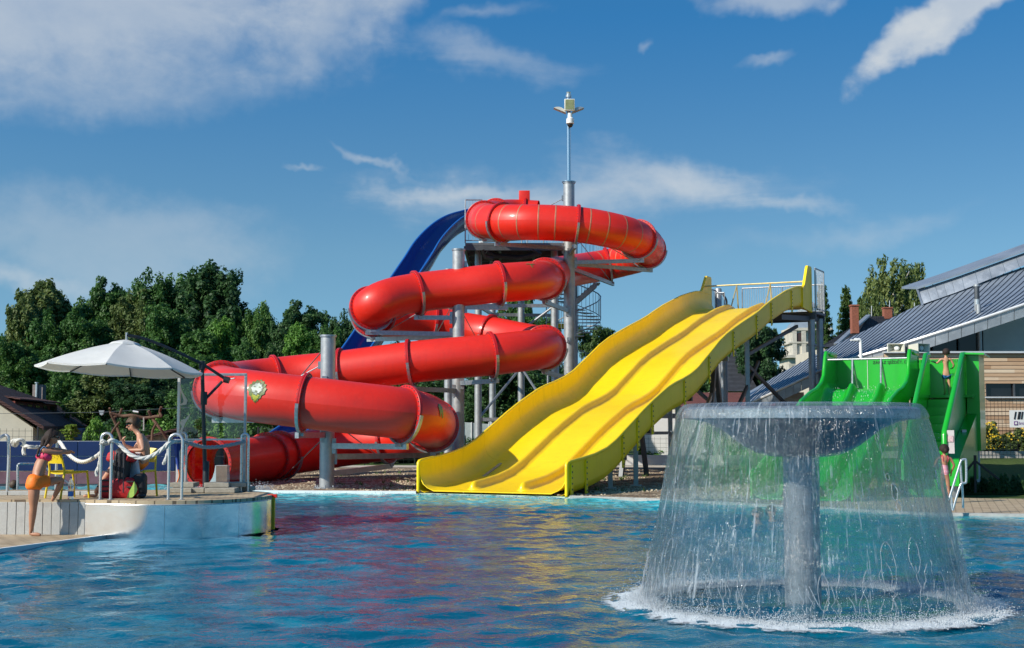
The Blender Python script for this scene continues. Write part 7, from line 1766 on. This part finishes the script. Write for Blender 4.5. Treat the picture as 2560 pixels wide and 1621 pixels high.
# ---- woman
w0 = z1(225, 1395, 21.75); w0.z = .052
wm = thing('person', 'woman in bright orange shorts and pink bikini top with one foot on the platform edge', 'person', w0)
J = {'pelvis': (.036, .03, .915, (.165, .135)), 'waist': (.045, .06, 1.09, (.130, .100)), 'chest': (.095, .12, 1.27, (.148, .112)), 'uchest': (.128, .16, 1.37, (.125, .085)), 'neck': (.158, .19, 1.445, .052), 'necktop': (.178, .20, 1.49, .047),
     'hipR': (.020, -.05, .83, .115), 'thR': (.012, -.05, .66, .100), 'kneeR': (.006, -.03, .475, .064), 'calfR': (-.014, -.01, .33, .064), 'ankR': (-.032, .0, .085, .034), 'heelR': (-.050, .0, .028, .028), 'ballR': (.07, -.02, .026, .034), 'toeR': (.14, -.03, .018, .022),
     'hipL': (.085, .12, .83, .095), 'thL': (.22, .20, .88, .080), 'kneeL': (.36, .27, .90, .056), 'calfL': (.30, .29, .76, .052), 'ankL': (.21, .31, .59, .033), 'heelL': (.18, .31, .55, .028), 'toeL': (.33, .34, .545, .024),
     'shR': (.115, .02, 1.375, .055), 'elR': (.33, .14, 1.335, .038), 'Rwrist': (.44, .37, 1.365, .026), 'shL': (.20, .30, 1.385, .052), 'elL': (.44, .42, 1.335, .038), 'Lwrist': (.30, .40, 1.385, .026)}
E_ = [('pelvis', 'waist'), ('waist', 'chest'), ('chest', 'uchest'), ('uchest', 'neck'), ('neck', 'necktop'), ('pelvis', 'hipR'), ('hipR', 'thR'), ('thR', 'kneeR'), ('kneeR', 'calfR'), ('calfR', 'ankR'), ('ankR', 'heelR'), ('heelR', 'ballR'), ('ballR', 'toeR'),
      ('pelvis', 'hipL'), ('hipL', 'thL'), ('thL', 'kneeL'), ('kneeL', 'calfL'), ('calfL', 'ankL'), ('ankL', 'heelL'), ('heelL', 'toeL'), ('uchest', 'shR'), ('shR', 'elR'), ('elR', 'Rwrist'), ('uchest', 'shL'), ('shL', 'elL'), ('elL', 'Lwrist')]
hand(J, E_, 'R', J['Rwrist'][:3], (.1, .9, -.1), (.2, 0, 1)); hand(J, E_, 'L', J['Lwrist'][:3], (-.7, -.6, 0), (0, 0, 1))
hc = head(J, E_, (.205, .215, 1.575), (.96, .22, -.10))
skinned('body', J, E_, M['skin_tan'], wm)
skinned('shorts', {'pelvis': (.030, .03, .93, (.185, .165)), 'top': (.040, .045, 1.03, (.155, .125)), 'a': (.000, -.05, .83, .170), 'b': (-.002, -.055, .72, .150), 'c': (.10, .12, .85, .150), 'd': (.21, .18, .875, .130)}, [('pelvis', 'top'), ('pelvis', 'a'), ('a', 'b'), ('pelvis', 'c'), ('c', 'd')], M['orangecloth'], wm)
skinned('bikini_top', {'a': (.082, .105, 1.20, (.150, .118)), 'b': (.10, .13, 1.28, (.168, .128)), 'c': (.112, .145, 1.335, (.155, .115))}, [('a', 'b'), ('b', 'c')], M['pinkcloth'], wm)
MB().tube(spline([V((.06, .0, 1.30)), V((.07, .03, 1.38)), V((.13, .03, 1.44)), V((.19, .05, 1.38))], 5), .008, 6).build('bikini_strap', mat('blue_strap_cloth', (.12, .25, .45, 1), .6), wm, local=True, smooth=True)
haircap(wm, *hc, M['brownhair'], 1.0, 1.05, .6, seed=2)
MB().tube(spline([hc[0] - hc[1] * .09 + V((0, 0, .03)), hc[0] + V((-.13, -.04, -.03)), hc[0] + V((-.14, -.06, -.14)), V((.045, .03, 1.38)), V((.03, .01, 1.27))], 6), [.05] * 6 + [.048] * 6 + [.035] * 6 + [.022] * 6 + [.006], 10).build('loose_hair', M['brownhair'], wm, smooth=True, local=True)
MB().tube(spline([hc[0] + V((-.02, -.10, .02)), hc[0] + V((-.06, -.12, -.08)), V((.12, .05, 1.42)), V((.13, .02, 1.32)), V((.14, .01, 1.25))], 6), [.03] * 8 + [.022] * 8 + [.014] * 8 + [.006], 8).build('loose_hair', M['brownhair'], wm, smooth=True, local=True)
sunglasses(wm, *hc)
# ---- seated man
m0 = z1(990, 1140, 22.9); m0.z = PT
mn = thing('person', 'shirtless man with sunglasses sitting on a yellow chair, white towel on his lap', 'person', m0)
J = {'pelvis': (-.03, .0, .56, (.155, .135)), 'waist': (-.005, .0, .70, (.135, .115)), 'chest': (-.035, .0, .87, (.165, .125)), 'uchest': (-.075, .0, .99, (.160, .105)), 'neck': (-.135, .0, 1.075, .066), 'necktop': (-.185, .0, 1.13, .060),
     'hipN': (-.10, -.10, .53, .10), 'thN': (-.30, -.13, .54, .088), 'kneeN': (-.50, -.15, .545, .062), 'calfN': (-.63, -.14, .36, .058), 'ankN': (-.82, -.12, .085, .038), 'heelN': (-.79, -.12, .03, .03), 'toeN': (-1.02, -.15, .022, .028),
     'hipF': (-.10, .10, .53, .10), 'thF': (-.30, .15, .54, .088), 'kneeF': (-.48, .19, .545, .062), 'calfF': (-.50, .19, .34, .056), 'ankF': (-.54, .19, .085, .038), 'toeF': (-.74, .20, .025, .028),
     'shN': (-.055, -.185, 1.0, .066), 'elN': (.03, -.27, .80, .045), 'Nwrist': (-.22, -.22, .80, .030), 'shF': (-.10, .185, 1.0, .066), 'elF': (-.27, .20, .80, .045), 'Fwrist': (-.40, .05, .885, .030)}
E_ = [('pelvis', 'waist'), ('waist', 'chest'), ('chest', 'uchest'), ('uchest', 'neck'), ('neck', 'necktop'), ('pelvis', 'hipN'), ('hipN', 'thN'), ('thN', 'kneeN'), ('kneeN', 'calfN'), ('calfN', 'ankN'), ('ankN', 'heelN'), ('heelN', 'toeN'),
      ('pelvis', 'hipF'), ('hipF', 'thF'), ('thF', 'kneeF'), ('kneeF', 'calfF'), ('calfF', 'ankF'), ('ankF', 'toeF'), ('uchest', 'shN'), ('shN', 'elN'), ('elN', 'Nwrist'), ('uchest', 'shF'), ('shF', 'elF'), ('elF', 'Fwrist')]
hand(J, E_, 'N', J['Nwrist'][:3], (-1, .1, 0), (0, -.3, 1), 1.08, .5); hand(J, E_, 'F', J['Fwrist'][:3], (-.2, -.3, 1), (-1, 0, 0), 1.08, .7)
hc = head(J, E_, (-.245, .0, 1.225), (-.97, -.12, -.20), 1.05)
skinned('body', J, E_, M['skin'], mn)
skinned('shorts', {'pelvis': (-.02, .0, .57, (.165, .148)), 'top': (-.01, .0, .645, (.148, .128)), 'a': (-.12, -.10, .545, .118), 'b': (-.30, -.13, .55, .112), 'c': (-.12, .10, .545, .118), 'd': (-.30, .15, .55, .112)}, [('pelvis', 'top'), ('pelvis', 'a'), ('a', 'b'), ('pelvis', 'c'), ('c', 'd')], M['orangecloth'], mn)
haircap(mn, *hc, M['blondhair'], 1.05, 1.08, .3, seed=7)
sunglasses(mn, *hc, 1.05)
tw = thing('towel', 'white towel draped over the knees of the seated man', 'towel', m0)
rows = []
for i in range(15):
    t_ = i / 14; row = []
    for j in range(13):
        q = j / 12; xx = lerp(-.42, -.03, q) + .03 * math.sin(t_ * 5 + q * 3); 
        if t_ < .35: y_, z_ = lerp(.16, -.20, t_ / .35), .665 + .035 * math.sin(q * 3) + .11 * q * (1 - t_)
        else: k = (t_ - .35) / .65; y_, z_ = -.22 - .05 * math.sin(q * 7 + 1) - .02 * k, .66 + .03 * math.sin(q * 3) - k * (.30 + .09 * math.sin(q * 2.6 + .4))
        xx = lerp(xx, -.20 + (xx + .20) * .8, max(0, t_ - .5))
        row.append(V((xx, y_, z_ + .012 * noise.noise(V((q * 6, t_ * 6, 2))))))
    rows.append(row)
OFF[tw.name] = V((0, 0, 0)); MB().shell(rows, [[V((0, -.004, .008))] * 13] * 15).build('cloth', M['towel'], tw, smooth=True, local=True, auto=80)
# ---- girl in the striped swimsuit
m, t = matn('pink_striped_swimsuit'); tcn = t.n('ShaderNodeTexCoord'); sx_ = t.n('ShaderNodeSeparateXYZ', {0: (tcn, 'Object')})
c = t.ramp(t.m('FRACT', t.m('MULTIPLY', (sx_, 2), 1 / .032)), [(.45, (.72, .10, .20, 1)), (.55, (.80, .62, .64, 1))]); p = t.n('ShaderNodeBsdfPrincipled', {'Base Color': (c, 0), 'Roughness': .6}); t.n('ShaderNodeOutputMaterial', {0: p}); M['striped'] = m
g0 = V((W(2364, 1250, 31.3).x, 31.3, .052)); gg = thing('person', 'girl in a pink striped swimsuit walking away up to the green stairs', 'person', g0)
J = {'pelvis': (.01, 0, .64, (.115, .085)), 'waist': (.0, .01, .80, (.095, .072)), 'chest': (-.005, .01, .95, (.115, .080)), 'uchest': (-.005, .01, 1.04, (.108, .07)), 'neck': (-.0, .015, 1.105, .040), 'necktop': (.0, .02, 1.14, .038),
     'hipR': (.06, 0, .58, .073), 'kneeR': (.065, .0, .345, .045), 'calfR': (.062, -.03, .23, .042), 'ankR': (.06, -.03, .07, .028), 'heelR': (.06, -.05, .025, .024), 'toeR': (.07, .08, .02, .022),
     'hipL': (-.055, .02, .58, .072), 'kneeL': (-.045, .06, .36, .044), 'calfL': (-.045, -.02, .24, .041), 'ankL': (-.05, -.10, .14, .028), 'toeL': (-.05, -.05, .03, .022),
     'shR': (.135, .0, 1.045, .040), 'elR': (.225, .0, .87, .030), 'Rwrist': (.185, .10, .72, .022), 'shL': (-.145, .0, 1.045, .040), 'elL': (-.215, .06, .88, .030), 'Lwrist': (-.17, .20, .84, .022)}
EB = [('pelvis', 'waist'), ('waist', 'chest'), ('chest', 'uchest'), ('uchest', 'neck'), ('neck', 'necktop'), ('pelvis', 'hipR'), ('hipR', 'kneeR'), ('kneeR', 'calfR'), ('calfR', 'ankR'), ('ankR', 'heelR'), ('heelR', 'toeR'), ('pelvis', 'hipL'), ('hipL', 'kneeL'), ('kneeL', 'calfL'), ('calfL', 'ankL'), ('ankL', 'toeL'), ('uchest', 'shR'), ('shR', 'elR'), ('elR', 'Rwrist'), ('uchest', 'shL'), ('shL', 'elL'), ('elL', 'Lwrist')]
E_ = list(EB); hand(J, E_, 'R', J['Rwrist'][:3], (0, .3, -1), (1, 0, 0), .8); hand(J, E_, 'L', J['Lwrist'][:3], (.3, 1, 0), (0, 0, 1), .8)
hc = head(J, E_, (0, .03, 1.235), (-.1, 1, 0), .92); skinned('body', J, E_, M['skin_tan'], gg)
skinned('swimsuit', {'pelvis': (.008, .0, .64, (.124, .094)), 'waist': (.0, .01, .80, (.103, .080)), 'chest': (-.005, .01, .93, (.122, .087)), 'a': (.05, 0, .59, .084), 'b': (-.045, .01, .59, .084)}, [('pelvis', 'waist'), ('waist', 'chest'), ('pelvis', 'a'), ('pelvis', 'b')], M['striped'], gg)
for sx_ in (-.06, .06): MB().tube(spline([V((sx_ * .9, -.075, .96)), V((sx_, -.075, 1.05)), V((sx_ * 1.05, .0, 1.115)), V((sx_, .08, 1.04))], 5), .007, 6).build('strap', M['pinkcloth'], gg, local=True)
haircap(gg, *hc, M['brownhair'], .92, 1.02, .5, seed=3); MB().ball(hc[0] + V((0, -.12, -.02)), .05, 12, 8, (1, 1, 1.3)).build('hair_bun', M['brownhair'], gg, smooth=True, local=True)
# ---- boy on the stair
b0 = H(4.95, -.42, 2.72); by = thing('person', 'shirtless boy in blue shorts at the top of the green stairs', 'person', b0)
J2 = dict(J); J2 = {k: v for k, v in J.items() if not (k[0] in 'RL' and k not in ())}
for k, v in {'Rwrist': (.21, .12, .78, .022), 'Lwrist': (-.30, .18, .98, .022), 'elL': (-.24, .05, .93, .030), 'ankL': (-.055, .0, .07, .028), 'kneeL': (-.055, .0, .345, .045), 'calfL': (-.055, -.03, .23, .042), 'toeL': (-.06, .09, .02, .022)}.items(): J2[k] = v
for k in [k for k in J2 if k.startswith(('skull', 'crownv', 'jaw', 'chin', 'nose', 'mouth', 'ear'))]: del J2[k]
E2 = list(EB); hand(J2, E2, 'R', J2['Rwrist'][:3], (0, 1, .1), (0, 0, 1), .8); hand(J2, E2, 'L', J2['Lwrist'][:3], (-.4, 1, .3), (0, 0, 1), .8)
hc = head(J2, E2, (.02, .03, 1.235), (.3, 1, 0), .92); skinned('body', J2, E2, M['skin'], by)
skinned('shorts', {'pelvis': (.005, 0, .66, (.122, .094)), 'a': (.06, 0, .56, .085), 'b': (.065, .0, .45, .075), 'c': (-.055, 0, .56, .085), 'd': (-.06, .0, .45, .075)}, [('pelvis', 'a'), ('a', 'b'), ('pelvis', 'c'), ('c', 'd')], mat('blue_shorts', (.01, .10, .28, 1), .7, 0, .2, 8), by)
haircap(by, *hc, M['brownhair'], .92, 1.0, .1, seed=5)
# ---- swimmers
def swimmer(label, px, y_, Y_, f, m_hair, vol=1.0, sink=.0):
    q = W(px, y_, Y_); q.z = sink; t_ = thing('person', label, 'person', q, None)
    J = {'chest': (0, 0, -.12, (.17, .11)), 'uchest': (0, 0, .0, (.16, .10)), 'neck': (.0, 0, .085, .055), 'necktop': (0, 0, .13, .050), 'shR': (.17, 0, .0, .062), 'elR': (.25, -.05, -.16, .045), 'Rwrist': (.15, -.2, -.2, .03), 'shL': (-.17, 0, .0, .062), 'elL': (-.25, -.05, -.16, .045), 'Lwrist': (-.15, -.2, -.2, .03)}
    E_ = [('chest', 'uchest'), ('uchest', 'neck'), ('neck', 'necktop'), ('uchest', 'shR'), ('shR', 'elR'), ('elR', 'Rwrist'), ('uchest', 'shL'), ('shL', 'elL'), ('elL', 'Lwrist')]
    hand(J, E_, 'R', J['Rwrist'][:3], (-1, 0, 0), (0, 0, 1)); hand(J, E_, 'L', J['Lwrist'][:3], (1, 0, 0), (0, 0, 1))
    hc = head(J, E_, (0, 0, .235), f); skinned('body', J, E_, M['skin'], t_, 2); haircap(t_, *hc, m_hair, 1.0, vol, .2, seed=px); return t_
swimmer('blond swimmer with wet hair standing in the water behind the platform', 36, 1222, 35.0, (.4, 1, 0), M['blondhair'], 1.05, .06)
swimmer('dark-haired swimmer cut off by the left picture edge', 1, 1228, 35.5, (-1, .2, 0), M['brownhair'], 1.05, -.22)
swimmer('swimmer behind the water curtain, left of the fountain column', 1895, 1315, 25.0, (0, -1, 0), M['brownhair'], 1.0, -.05)
swimmer('second swimmer behind the water curtain, nearer the fountain column', 1930, 1312, 25.6, (.5, -1, 0), M['blondhair'], 1.0, -.05)
